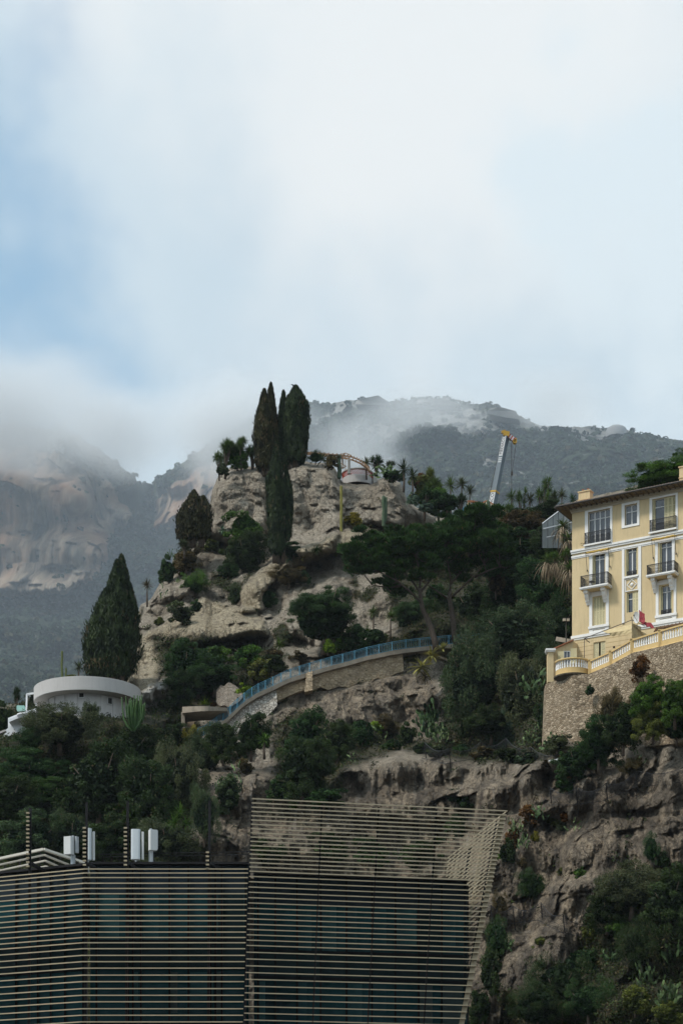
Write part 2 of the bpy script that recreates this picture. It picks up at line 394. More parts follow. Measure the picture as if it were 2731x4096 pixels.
# colour of the ground itself: R rock/earth, G warm cream limestone, B brown fluted cliff, A bright scree
n_v = fbm(X, Y, 0*X, 30, 4, .6)
rock = np.clip(MIN*1.3+low*.9+T4, 0, 1)
rock = np.clip(rock + sstep(-.12, .05, n_v+ .25*n_r)*.9, 0, 1)
veg = np.maximum(sstep(205, 185, X+6*n_v)*sstep(700, 712, Y), sstep(8, -4, -poly_dist(SX, SY, [(155,640),(235,640),(285,655),(262,690),(230,700),(190,706),(165,690)])))
veg = np.maximum(veg, sstep(6, -4, -poly_dist(SX, SY, [(440,530),(575,520),(575,680),(545,740),(440,745),(445,660),(400,640),(380,560)])))
veg = np.maximum(veg, sstep(6, -4, -poly_dist(SX, SY, [(560,990),(585,930),(600,885),(640,870),(700,880),(700,1030),(500,1030),(500,990)])))
veg = np.maximum(veg, sstep(6, -4, -poly_dist(SX, SY, [(275,800),(275,725),(300,710),(330,725),(400,725),(395,750),(345,770),(335,805)])))
veg = np.maximum(veg, sstep(4, -4, -poly_dist(SX, SY, [(400,738),(450,740),(545,742),(560,752),(540,762),(480,764),(430,756),(400,750)])))
rock = rock*(1-.92*veg)
colr = np.zeros(X.shape+(4,)); colr[..., 0] = rock; colr[..., 1] = T1; colr[..., 2] = np.clip(low*T2+T4*.8, 0, 1); colr[..., 3] = T3
colr = np.concatenate([np.repeat(colr[:1], NB, 0), colr], 0)
me = np_mesh('hillside', P.reshape(-1, 3), Fq, True, colr.reshape(-1, 4))
def rock_mat():
    m = bpy.data.materials.new('limestone'); nt, b, out = nodes_of(m)
    at = nt.nodes.new('ShaderNodeAttribute'); at.attribute_name = 'tint'
    sp = nt.nodes.new('ShaderNodeSeparateColor'); nt.links.new(at.outputs['Color'], sp.inputs[0])
    g = geo_pos(nt); gs = geo_pos(nt, (1.3, .25, .3))
    a = noise(nt, .35, 8, .65, g); f = noise(nt, 2.2, 8, .7, g); s = noise(nt, 1.1, 7, .65, gs, .4)
    c = mix(nt, ramp(nt, a, .38, .62), (.44, .375, .285), (.62, .54, .425))
    c = mix(nt, ramp(nt, f, .35, .65), mix(nt, .4, c, (.17, .15, .13)), c)
    warm = mix(nt, ramp(nt, f, .3, .7), (.42, .345, .235), (.62, .53, .375))
    c = mix(nt, sp.outputs['Green'], c, warm)
    br = mix(nt, ramp(nt, s, .38, .62), (.085, .070, .056), (.52, .42, .30))
    br = mix(nt, ramp(nt, f, .4, .66), br, mix(nt, .4, br, (.36, .29, .21)))
    wh = noise(nt, .8, 6, .6, geo_pos(nt, (1.6, .2, .22)), .6)
    br = mix(nt, ramp(nt, wh, .60, .72), br, (.50, .45, .38))
    gp = noise(nt, .22, 4, .55, g); br = mix(nt, ramp(nt, gp, .48, .6, (0,0,0), (.6,.6,.6)), br, (.115, .097, .078))
    fine = noise(nt, 5.5, 6, .75, g); 
    c = mix(nt, sp.outputs['Blue'], c, br)
    c = mix(nt, ramp(nt, fine, .36, .56), mix(nt, .36, c, (.07, .06, .05)), c)
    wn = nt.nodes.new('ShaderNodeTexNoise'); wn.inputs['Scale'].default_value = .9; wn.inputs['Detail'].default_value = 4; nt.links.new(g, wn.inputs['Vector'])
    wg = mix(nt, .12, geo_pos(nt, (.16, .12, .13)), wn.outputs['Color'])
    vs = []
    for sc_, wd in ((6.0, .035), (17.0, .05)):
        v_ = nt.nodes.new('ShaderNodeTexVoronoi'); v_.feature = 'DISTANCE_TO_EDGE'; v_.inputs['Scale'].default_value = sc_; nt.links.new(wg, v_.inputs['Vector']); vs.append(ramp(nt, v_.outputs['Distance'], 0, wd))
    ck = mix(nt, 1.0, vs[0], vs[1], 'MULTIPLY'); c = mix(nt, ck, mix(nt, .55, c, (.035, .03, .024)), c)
    c = mix(nt, at.outputs['Alpha'], c, (.55, .53, .49))
    st = noise(nt, .9, 7, .62, geo_pos(nt, (1.5, .3, .35)), .3)
    c = mix(nt, ramp(nt, st, .52, .68, (0,0,0), (.5,.5,.5)), c, (.12, .105, .09))
    earth = mix(nt, ramp(nt, f, .35, .65), (.022, .030, .014), (.07, .06, .035))
    c = mix(nt, sp.outputs['Red'], earth, c)
    nt.links.new(c, b.inputs['Base Color']); b.inputs['Roughness'].default_value = .92; b.inputs['Specular IOR Level'].default_value = .15
    hh = nt.nodes.new('ShaderNodeMath'); hh.operation = 'MULTIPLY_ADD'; hh.inputs[1].default_value = .35; nt.links.new(ck, hh.inputs[0]); nt.links.new(noise(nt, 2.2, 12, .78, g), hh.inputs[2])
    bump(nt, b, hh.outputs[0], 1, .75)
    return m
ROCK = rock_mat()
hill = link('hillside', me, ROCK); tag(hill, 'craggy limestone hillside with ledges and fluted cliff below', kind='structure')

# ------------------------------------------------------------------ the mountains far behind
MS = [(-900,400),(-500,380),(-200,395),(0,425),(40,428),(70,434),(95,446),(108,457),(121,467),(134,476),(137,482),(145,483),(152,485),(155,478),(166,473),(185,461),(206,446),
      (240,425),(270,408),(306,401),(326,405),(340,402),(355,400),(372,399),(388,402),(417,399.7),(445,398),(460,404),(489,404),(500,409),(517,418),(529,420.6),
      (540,426),(556,427),(590,427),(622,429),(640,434),(682,441),(750,450),(1000,470),(1500,520)]
mx = np.array([p[0] for p in MS], float); my = np.array([p[1] for p in MS], float)
MC = [(-500,400,1500),(-500,600,1300),(-500,760,600),(0,430,1520),(60,440,1520),(95,450,1560),(0,500,1450),(60,500,1450),(0,560,1420),(60,560,1420),(90,560,1430),
      (0,600,1350),(60,602,1340),(100,585,1360),(0,640,1120),(0,680,900),(0,730,650),(60,650,1100),(60,700,800),(100,640,1150),(0,800,450),(200,800,450),(125,480,1600),(130,520,1620),(120,560,1500),(120,600,1330),
      (148,490,1900),(148,510,1850),(150,530,1650),(150,570,1420),(150,600,1280),(150,700,800),(170,480,1700),(190,470,1700),(180,520,1650),(200,540,1500),(200,600,1250),(240,430,1750),(240,500,1600),
      (306,402,1600),(306,450,1420),(306,500,1300),(360,402,1480),(360,440,1380),(360,480,1270),(445,400,1430),(445,440,1330),(445,480,1200),(445,530,1050),
      (520,420,1380),(520,460,1250),(520,500,1080),(520,550,900),(600,430,1350),(600,460,1200),(600,500,1020),(682,442,1300),(682,470,1120),(682,520,920),(500,700,500),(700,700,450),(1000,480,1200),(1000,700,500)]
xm = np.concatenate([np.arange(-900,-14,16), np.arange(-14,700,1.1), np.arange(700,1500,18)]).astype(float)
vm = np.linspace(0, 1, 300)**1.15
Xm, Vm = np.meshgrid(xm, vm)
ytm = np.interp(xm, mx, my)
ytm = ytm+1.6*perlin(xm/11, 0*xm, 0*xm+4)+1.1*np.abs(perlin(xm/4, 0*xm, 0*xm+8))*-1+.5*perlin(xm/1.7, 0*xm, 0*xm)
Ym = ytm[None, :]+(800-ytm[None, :])*Vm
CT = np.array(MC, float); Dm = base_depth(Xm, Ym)
CL1 = [(-900,430),(-300,420),(20,445),(60,452),(96,470),(110,480),(124,500),(134,514),(119,533),(110,540),(108,562),(99,576),(80,588),(64,598),(42,596),(12,602),(-14,594),(-300,600),(-900,600)]
CL2 = [(153,500),(158,490),(176,480),(210,462),(240,445),(260,560),(205,534),(178,532),(165,528),(153,532)]
jx = Xm+3*perlin(Xm/12, Ym/12, 0*Xm)+1.5*perlin(Xm/4, Ym/4, 0*Xm); jy = Ym+4*perlin(Xm/10, Ym/14, 0*Xm+5)+2.2*perlin(Xm/3, Ym/5, 0*Xm+5)
d1 = poly_dist(jx, jy, CL1); d2 = poly_dist(jx, jy, CL2)
k1 = np.sqrt(1-(1-np.clip(d1/14, 0, 1))**2); k2 = np.sqrt(1-(1-np.clip(d2/9, 0, 1))**2)
Dm = Dm-70*k1-60*k2
mxw = (Xm-CX)/F*Dm; mzw = (HY-Ym)/F*Dm
cl = np.clip(np.maximum(d1, d2)/2.5, 0, 1)
fl = ridge(mxw*1.0, mzw*.13, Dm*.1, 26, 5, .6)
fl2 = ridge(mxw, mzw*.4, Dm*.1+5, 60, 4, .55)
nb = fbm(mxw, mzw, Dm*.3, 110, 4, .55)
puff = np.abs(perlin(mxw/9, mzw/7, Dm/16))+.6*np.abs(perlin(mxw/5, mzw/4, Dm/9+4))
gully = ridge(mxw*1.0+.35*mzw, mzw*.35, Dm*.2, 170, 4, .5)
out_ = sstep(.12, .26, fbm(mxw+mzw*.5, mzw*1.3-mxw*.2, Dm*.2, 70, 5, .62))*sstep(250, 330, Xm)
out_ = np.maximum(out_, sstep(.24, .42, fbm(mxw, mzw*1.5, Dm*.2+50, 60, 5, .62))*.8*sstep(590, 610, Ym))
ftc = np.clip(poly_dist(jx, jy, [(440,402),(460,408),(488,410),(500,420),(512,424),(500,436),(470,440),(440,430),(425,425),(428,408)])/3, 0, 1)*sstep(-.1,.25,nb+.3)
out_ = np.maximum(out_, ftc)
mc1 = facets(mxw, mzw*.22, Dm*.2, 34, .8, .8, 11); mc2 = facets(mxw, mzw*.3, Dm*.3, 13, .9, .9, 12); mr = facets(mxw, mzw, Dm*.4, 17, .9, .9, 13)
puff = np.clip(.55+facets(mxw, mzw*1.25, Dm*.5, 13, 1.7, .15, 14)+.45*facets(mxw, mzw*1.25, Dm*.5, 6.5, 1.7, .15, 15), -.2, 1.7)
mc3 = facets(mxw, mzw*.45, Dm*.4, 6.5, .9, .9, 16)
rockm = np.clip(cl*sstep(-.55, -.1, nb+.25*fl+.1)+out_, 0, 1)
ND = (-5*fl-5*fl2-26*mc1-12*mc2-6*mc3)*cl-(14+8*(1-cl))*nb-(1-cl)*(30*gully)-(1-rockm)*15*puff-rockm*(1-cl)*5*mc3-rockm*(1-cl)*11*mr
ND *= np.clip((Ym-ytm[None, :])/10, .15, 1)
Dm2 = Dm+ND+25*np.exp(-(Ym-ytm[None, :])/5)
HM = Dm2
def mdepth(px, py):
    j = int(np.clip(np.searchsorted(xm, px), 0, len(xm)-1)); return float(np.interp(py, Ym[:, j], HM[:, j]))
Pm = np.stack([(Xm-CX)/F*Dm2, Dm2*K, CZ+(HY-Ym)/F*Dm2], -1)
bk = []
for k in range(1, 7):
    b = Pm[0].copy(); b[:, 1] += 40*k**1.4; b[:, 2] -= 6*k+8*k*k; bk.append(b)
# foot: the slope runs down to the ground behind the crag
ft = []
for k in range(1, 5):
    b = Pm[-1].copy(); b[:, 2] = b[:, 2]*(1-k/4.0)-.5; b[:, 1] -= 30*k; ft.append(b)
Pm = np.concatenate([np.array(bk[::-1]), Pm, np.array(ft)], 0)
nr, nc = Pm.shape[:2]; idx = np.arange(nr*nc).reshape(nr, nc)
Fq = np.stack([idx[1:, :-1], idx[1:, 1:], idx[:-1, 1:], idx[:-1, :-1]], -1).reshape(-1, 4)
cm = np.zeros(Xm.shape+(4,)); cm[..., 0] = rockm; cm[..., 1] = cl; cm[..., 2] = np.clip(puff, 0, 1); cm[..., 3] = 1
cm = np.concatenate([np.repeat(cm[:1], 6, 0), cm, np.repeat(cm[-1:], 4, 0)], 0)
me = np_mesh('mountain', Pm.reshape(-1, 3), Fq, True, cm.reshape(-1, 4))
def mount_mat():
    m = bpy.data.materials.new('mountain_scrub'); nt, b, out = nodes_of(m)
    at = nt.nodes.new('ShaderNodeAttribute'); at.attribute_name = 'tint'
    sp = nt.nodes.new('ShaderNodeSeparateColor'); nt.links.new(at.outputs['Color'], sp.inputs[0])
    g = geo_pos(nt); st = noise(nt, .035, 8, .65, geo_pos(nt, (2.2, .08, .17)), .3); f = noise(nt, .09, 8, .7, g)
    rk = mix(nt, ramp(nt, st, .38, .62), (.032, .028, .025), (.30, .24, .18))
    org = noise(nt, .016, 5, .6, geo_pos(nt, (1, .1, .3)))
    org2 = mix(nt, ramp(nt, org, .45, .65), rk, mix(nt, .5, rk, (.30, .14, .07)))
    rk = mix(nt, sp.outputs['Green'], mix(nt, ramp(nt, f, .35, .6), (.10, .097, .09), (.24, .235, .22)), org2)
    gr = mix(nt, ramp(nt, f, .35, .65), (.014, .022, .015), (.036, .048, .024))
    bn = noise(nt, .012, 4, .6, g)
    gr = mix(nt, ramp(nt, bn, .5, .7), gr, mix(nt, .25, gr, (.09, .10, .03)))
    gr = mix(nt, sp.outputs['Blue'], mix(nt, .5, gr, (.012, .016, .012)), gr)
    fl_ = noise(nt, .045, 9, .72, geo_pos(nt, (1, .5, 1.3))); gr = mix(nt, ramp(nt, fl_, .585, .64), gr, (.20, .195, .18))
    c = mix(nt, sp.outputs['Red'], gr, rk)
    nt.links.new(c, b.inputs['Base Color']); b.inputs['Roughness'].default_value = 1; b.inputs['Specular IOR Level'].default_value = .05
    bump(nt, b, f, 1, 4)
    return m
mo = link('mountain', me, mount_mat()); tag(mo, 'scrub covered mountain with pale cliffs', kind='structure')
# ground sheet out to the horizon
gm = mat('street_ground', (.06, .06, .055), .9, var=.3, scale=.2)
o = MB().add([(-6000,-6000,0),(6000,-6000,0),(6000,9000,0),(-6000,9000,0)], [(0,1,2,3)]).build('ground', gm); tag(o, kind='structure')

# trees and bushes of the mountain slopes, far too many to count
def far_scrub():
    r = np.random.RandomState(12); P1 = Pm[6:-4]; vis = (Ym > ytm[None, :]+.3) & (Ym < 735) & (Xm > -14) & (Xm < 700)
    ar = (np.gradient(Xm, axis=1)*np.gradient(Ym, axis=0)); prob = np.where(vis, (.20*(1-rockm)+.004+.03*(out_ > .3))*ar, 0)
    prob *= np.clip(.65+1.2*perlin(mxw/40, mzw/30, 0*mxw+3), .15, 1.3)
    jj, ii = np.where(r.rand(*Xm.shape) < prob); P0 = P1[jj, ii]; n = len(P0); nl = 9; S_ = (1.6+2.4*r.rand(n)**2)*np.clip(P0[:, 1]/1900, .35, 1.1)
    S = np.repeat(S_, nl)[:, None]; dd = sph(r, n*nl); dd[:, 2] = np.abs(dd[:, 2]); c = np.repeat(P0, nl, 0)+dd*S*np.array([.9, .9, .8])+np.array([0, -1.0, .2])
    nr_ = dd*.7+sph(r, n*nl)*.5; nr_ /= np.linalg.norm(nr_, axis=1)[:, None]
    v, f = leaf_quads(r, c, nr_, sph(r, n*nl), S[:, 0]*.75, S[:, 0]*.6)
    t = np.clip(np.repeat(r.rand(n), nl)*.8+r.normal(size=n*nl)*.15, 0, 1); g = np.repeat((r.rand(n) < .07)*.5, nl)
    o = link('mountain_scrub', np_mesh('mountain_scrub', v, f, False, np.repeat(np.stack([t, g, 0*t, 0*t+1], 1), 4, 0)), LEAF); o.color = (.019, .034, .022, 1); tag(o, kind='stuff')
# weeds and low scrub over the soil of the hillside, too many to count
def cover():
    r = np.random.RandomState(9); rk = colr[NB:, :, 0]; vis = (Y > YT+1) & (Y < 1030) & (X > -15) & (X < 700)
    prob = np.where(vis, np.clip(.75-rk, 0, .75)*.16+ .0025*(n_v > 0), 0)*np.clip(D2/120, .5, 1.5)
    jj, ii = np.where(r.rand(*X.shape) < prob); P0 = P[NB:][jj, ii]; n = len(P0); nl = 9
    V = []; Fc = []; T = []
    c = np.repeat(P0, nl, 0)+r.normal(size=(n*nl, 3))*np.array([.22, .2, .16])+np.array([0, -.25, .05])
    nr_ = r.normal(size=(n*nl, 3)); nr_ /= np.linalg.norm(nr_, axis=1)[:, None]
    v, f = leaf_quads(r, c, nr_, r.normal(size=(n*nl, 3))+np.array([0, 0, .8]), .13*(.5+r.rand(n*nl)), .055*(.6+.6*r.rand(n*nl)))
    t = np.clip(np.repeat(r.rand(n)*.7, nl)+r.normal(size=n*nl)*.15, 0, 1); g = np.repeat((r.rand(n) < .22)*.7, nl)
    T = np.repeat(np.stack([t, g, 0*t, 0*t+1], 1), 4, 0)
    o = link('ground_cover', np_mesh('ground_cover', v, f, False, T), LEAF); o.color = (.034, .052, .02, 1); tag(o, kind='stuff'); print('cover', n)
# ------------------------------------------------------------------ air and mist
def volume_mat(name, dens, col, aniso=0.0):
    m = bpy.data.materials.new(name); m.use_nodes = True; nt = m.node_tree; nt.nodes.clear()
    out = nt.nodes.new('ShaderNodeOutputMaterial'); v = nt.nodes.new('ShaderNodeVolumePrincipled')
    v.inputs['Density'].default_value = dens; v.inputs['Color'].default_value = (*col, 1); v.inputs['Anisotropy'].default_value = aniso
    nt.links.new(v.outputs[0], out.inputs['Volume']); return m, nt, v
hm, _, _ = volume_mat('haze_air', .00005, (.80, .90, 1.0))
o = MB().box((-7000,-7000,-1), (7000,10000,1150)).build('haze', hm); tag(o, kind='stuff')

def mist_mat():
    m, nt, v = volume_mat('mist_vapour', 0, (.985, .995, 1.0), 0.0)
    tc = nt.nodes.new('ShaderNodeTexCoord'); ln = nt.nodes.new('ShaderNodeVectorMath'); ln.operation = 'LENGTH'; nt.links.new(tc.outputs['Object'], ln.inputs[0])
    g = nt.nodes.new('ShaderNodeNewGeometry'); nz_ = noise(nt, .0065, 5, .58, geo_pos(nt, (.8, .5, 1.3)), .6)
    a = nt.nodes.new('ShaderNodeMapRange'); a.interpolation_type = 'SMOOTHSTEP'; a.inputs['From Min'].default_value = 1.0; a.inputs['From Max'].default_value = .1; nt.links.new(ln.outputs['Value'], a.inputs['Value'])
    b = nt.nodes.new('ShaderNodeMath'); b.operation = 'MULTIPLY_ADD'; nt.links.new(nz_, b.inputs[0]); b.inputs[1].default_value = 2.6; b.inputs[2].default_value = -1.55
    c = nt.nodes.new('ShaderNodeMath'); c.operation = 'ADD'; nt.links.new(a.outputs[0], c.inputs[0]); nt.links.new(b.outputs[0], c.inputs[1])
    d = nt.nodes.new('ShaderNodeMath'); d.operation = 'MULTIPLY'; nt.links.new(c.outputs[0], d.inputs[0]); nt.links.new(a.outputs[0], d.inputs[1])
    e = nt.nodes.new('ShaderNodeMapRange'); e.inputs['To Max'].default_value = .029; e.inputs['From Max'].default_value = 1.0; nt.links.new(d.outputs[0], e.inputs['Value'])
    nt.links.new(e.outputs[0], v.inputs['Density']); return m
MIST = mist_mat()
def mist(px, py, d, rx, ry, rz, label):
    bm_ = MB(); V = []; f = []
    for i in range(13):
        for k in range(24): t = math.pi*i/12; a = math.pi*2*k/24; V.append((math.sin(t)*math.cos(a)*1.02, math.sin(t)*math.sin(a)*1.02, math.cos(t)*1.02))
    for i in range(12):
        for k in range(24): f.append((i*24+k, (i+1)*24+k, (i+1)*24+(k+1) % 24, i*24+(k+1) % 24))
    bm_.add(V, f); o = bm_.build('mist', MIST); o.location = W(px, py, d); o.scale = (rx/F*d, ry*K, rz/F*d); tag(o, kind='stuff')
mist(-10, 425, 1330, 190, 170, 78, '')
mist(90, 420, 1450, 150, 180, 58, '')
mist(240, 435, 1500, 130, 200, 74, '')
mist(355, 450, 1200, 105, 120, 56, '')
mist(420, 412, 1290, 130, 110, 32, '')
mist(560, 400, 1330, 110, 110, 22, '')

vm_, _, _ = volume_mat('valley_vapour', .00012, (.78, .89, 1.0)); o = MB().box((-3200, 430, 30), (3200, 3000, 930)).build('valley_mist', vm_); tag(o, kind='stuff')
# ------------------------------------------------------------------ vegetation
def leaf_mat():
    m = bpy.data.materials.new('leaves'); nt, b, out = nodes_of(m)
    oi = nt.nodes.new('ShaderNodeObjectInfo')
    at = nt.nodes.new('ShaderNodeAttribute'); at.attribute_name = 'tint'
    sp = nt.nodes.new('ShaderNodeSeparateColor'); nt.links.new(at.outputs['Color'], sp.inputs[0])
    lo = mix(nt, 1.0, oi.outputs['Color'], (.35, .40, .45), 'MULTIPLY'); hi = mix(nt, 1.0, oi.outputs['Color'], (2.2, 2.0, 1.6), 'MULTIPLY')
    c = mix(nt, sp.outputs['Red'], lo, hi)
    dead = mix(nt, .35, (.16, .11, .06), oi.outputs['Color'])
    c = mix(nt, sp.outputs['Green'], c, dead)
    nt.links.new(c, b.inputs['Base Color']); b.inputs['Roughness'].default_value = .55; b.inputs['Specular IOR Level'].default_value = .08
    tr = nt.nodes.new('ShaderNodeBsdfTranslucent'); nt.links.new(c, tr.inputs[0])
    ms = nt.nodes.new('ShaderNodeMixShader'); ms.inputs[0].default_value = .22
    nt.links.new(b.outputs[0], ms.inputs[1]); nt.links.new(tr.outputs[0], ms.inputs[2]); nt.links.new(ms.outputs[0], out.inputs[0])
    return m
LEAF = leaf_mat()
BARK = mat('bark', (.10, .075, .055), .9, var=.4, scale=4, bmp=.03)
PINEBARK = mat('pine_bark', (.07, .053, .04), .9, var=.35, scale=6, bmp=.05)
DEADL = mat('dead_leaves', (.20, .155, .10), .9, var=.4, scale=5)
def sph(r, n):
    v = r.normal(size=(n, 3)); return v/np.linalg.norm(v, axis=1)[:, None]
def leaf_quads(r, c, nrm, along, ln, wd):
    """diamond leaves: centres c, normals nrm, long axis hint"""
    a = along - nrm*np.sum(along*nrm, 1)[:, None]; a /= np.linalg.norm(a, axis=1)[:, None]+1e-9
    b = np.cross(nrm, a); ln = ln[:, None]; wd = wd[:, None]
    v = np.stack([c-a*ln, c+b*wd-a*ln*.1, c+a*ln+nrm*ln*.15, c-b*wd-a*ln*.1], 1).reshape(-1, 3)
    n = len(c); f = np.arange(n*4).reshape(n, 4); return v, f
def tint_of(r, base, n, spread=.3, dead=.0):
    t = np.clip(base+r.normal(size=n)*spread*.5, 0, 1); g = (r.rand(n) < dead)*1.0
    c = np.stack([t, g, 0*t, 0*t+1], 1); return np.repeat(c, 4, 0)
def crown_mesh(name, seed, ncl, nlf, leaf, lobes=6, rc=.2, slim=.5, spread=.0, flat=.8, dead=.02, low=-.75):
    r = np.random.RandomState(seed)
    L = sph(r, lobes)*(.42+.2*r.rand(lobes, 1)); L[:, 2] *= .75; LR = .34+.22*r.rand(lobes)
    cs = []
    while len(cs) < ncl:
        k = r.randint(lobes); d = sph(r, 1)[0]
        if d[2] < low and r.rand() < .8: continue
        p = L[k]+d*LR[k]*(.75+.35*r.rand())
        if any(np.linalg.norm(p-L[j]) < LR[j]*.62 for j in range(lobes)): continue
        cs.append(p)
    cs = np.array(cs); cs /= np.abs(cs).max(0)*1.08
    V = []; Fc = []; T = []; n0 = 0
    for c in cs:
        R = rc*(.6+.8*r.rand()); d = sph(r, nlf); rad = R*(.45+.6*r.rand(nlf, 1)**.6)
        p = c+d*rad*np.array([1, 1, flat])
        nr = d*.5+sph(r, nlf)*.8+np.array([0, 0, .45]); nr /= np.linalg.norm(nr, axis=1)[:, None]
        ln = leaf*(.6+.8*r.rand(nlf)); al = d+sph(r, nlf)*.7+np.array([0, 0, .3*spread])
        v, f = leaf_quads(r, p, nr, al, ln, ln*slim)
        V.append(v); Fc.append(f+n0); n0 += len(v)
        T.append(tint_of(r, .25+.5*r.rand(), nlf, .35, dead))
    # inner leaves that close the middle
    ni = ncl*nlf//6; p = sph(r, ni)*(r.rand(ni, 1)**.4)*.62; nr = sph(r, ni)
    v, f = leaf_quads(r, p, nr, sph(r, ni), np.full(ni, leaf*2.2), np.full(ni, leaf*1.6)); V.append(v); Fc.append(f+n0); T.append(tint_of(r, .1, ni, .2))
    V = np.concatenate(V); V[:, 2] += 1.0
    return np_mesh(name, V, np.concatenate(Fc), False, np.concatenate(T))
def limbs_mesh(name, seed, n=5):
    r = random.Random(seed); m = MB(); m.tube([(0,0,-.35),(.03,.02,.25),(-.02,.03,.6),(0,0,1.0)], [.075,.06,.045,.025], 7)
    for k in range(n):
        a = 2*math.pi*(k+.4*r.random())/n; z = .25+.4*r.random(); q = .55+.25*r.random()
        m.tube([(0,0,z),(math.cos(a)*q*.4, math.sin(a)*q*.4, z+.3),(math.cos(a)*q, math.sin(a)*q, z+.65+.3*r.random())], [.035,.022,.008], 5)
    return np_mesh(name, m.v, m.f, True)
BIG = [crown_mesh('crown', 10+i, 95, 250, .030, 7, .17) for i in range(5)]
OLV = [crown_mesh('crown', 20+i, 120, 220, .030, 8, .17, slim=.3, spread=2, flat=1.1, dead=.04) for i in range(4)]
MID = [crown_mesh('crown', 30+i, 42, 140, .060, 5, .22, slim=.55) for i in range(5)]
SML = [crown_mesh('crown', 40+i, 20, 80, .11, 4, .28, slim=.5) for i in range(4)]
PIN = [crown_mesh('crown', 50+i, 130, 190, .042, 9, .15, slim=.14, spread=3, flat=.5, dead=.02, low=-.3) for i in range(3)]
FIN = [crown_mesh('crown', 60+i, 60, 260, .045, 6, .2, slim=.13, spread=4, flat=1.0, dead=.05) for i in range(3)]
LIM = [limbs_mesh('trunk', i) for i in range(4)]
for me_ in BIG+OLV+MID+SML+PIN+FIN: me_.materials.append(LEAF)
for me_ in LIM: me_.materials.append(BARK)
CK = dict(dk=(.023,.042,.016), dg=(.024,.054,.020), ol=(.050,.066,.036), og=(.038,.064,.033), gr=(.045,.095,.018), br=(.11,.18,.02), yw=(.17,.155,.03), pn=(.024,.055,.016),
          bl=(.075,.13,.10), rd=(.10,.05,.02), bn=(.07,.058,.030), yg=(.09,.11,.03), pc=(.05,.085,.042), pl=(.085,.13,.068), sp=(.06,.10,.03), vg=(.20,.20,.07), cy=(.022,.036,.017), cb=(.030,.032,.016))
cover(); far_scrub()
_r = random.Random(11)
def jitter(c, k=.12):
    f = 1+_r.uniform(-k, k); return (c[0]*f*(1+_r.uniform(-k, k)*.6), c[1]*f, c[2]*f, 1)
SETS = dict(big=BIG, olive=OLV, mid=MID, small=SML, pine=PIN, fine=FIN)
def bush(st, cx, cy, w_, h_, col, label, cat='bush', name='bush', group=None, d=None, var=None, fwd=.22, deep=.8):
    if d is None or (cy > 690 and d < 126 and not (cx > 585 and cy < 752)):
        d = tdepth(cx, cy+h_*.42); d -= fwd*w_/F*d/K*1.3
    ms = SETS[st]; me_ = ms[_r.randrange(len(ms))] if var is None else ms[var % len(ms)]
    b = W(cx, cy+h_/2, d); s = w_/2/F*d*1.04; sz = h_/2/F*d*1.04
    e = empty(name, b, _r.uniform(-.5, .5)+_r.choice([0, math.pi])); e.scale = (s, s*deep, sz)
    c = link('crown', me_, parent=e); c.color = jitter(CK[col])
    c.scale = (1, 1, 1.13); c.location = (0, 0, -.24)
    link('trunk', LIM[_r.randrange(4)], parent=e)
    return tag(e, label, cat, group)

# ---- cypress: upright sprays over one or more spires
def spires(name, sp, seed, n=15000, leaf=.30, lump=.22):
    """sp: (x, y, z0, z1, rmax, ztaper) in metres"""
    r = np.random.RandomState(seed); V = []; Fc = []; T = []; n0 = 0
    tot = sum((s[3]-s[2])*s[4] for s in sp)
    for s in sp:
        x0, y0, z0, z1, R, zb = s; k = int(n*(z1-z0)*R/tot)
        u = r.rand(k)**.85; z = z0+(z1-z0)*u
        prof = np.where(u < zb, .70+.30*np.sin(np.clip(u/zb, 0, 1)*math.pi/2), np.clip((1-u)/(1-zb), 0, 1)**.72)
        prof = np.where(u < .03, prof*.8, prof)
        th = r.rand(k)*2*math.pi
        cxn = np.cos(th); sn = np.sin(th)
        bumpn = 1+lump*perlin(cxn*2.2+s[0], sn*2.2+seed, z/1.5)+.7*lump*np.abs(perlin(cxn*5+9, sn*5+seed, z/.9))
        rad = R*prof*bumpn*(1-.22*r.rand(k)**2)*(1+.16*r.rand(k)**5)
        p = np.stack([x0+cxn*rad, y0+sn*rad, z], 1)
        out_ = np.stack([cxn, sn, 0*z], 1)
        nr = out_*.8+sph(r, k)*.55; nr /= np.linalg.norm(nr, axis=1)[:, None]
        al = np.array([0, 0, 1.2])+out_*.35+sph(r, k)*.35
        ln = leaf*(.5+.7*r.rand(k)); v, f = leaf_quads(r, p, nr, al, ln, ln*.3)
        V.append(v); Fc.append(f+n0); n0 += len(v)
        tb = np.clip(.38+.55*perlin(cxn*2+3, sn*2, z/1.1), 0, 1); t = np.clip(tb+r.normal(size=k)*.15, 0, 1)
        dd = (perlin(cxn*1.3+7, sn*1.3+seed, z/2.2) > .33)*(r.rand(k) < .3)*1.0
        T.append(np.repeat(np.stack([t, dd*.8, 0*t, 0*t+1], 1), 4, 0))
    return np_mesh(name, np.concatenate(V), np.concatenate(Fc), False, np.concatenate(T))
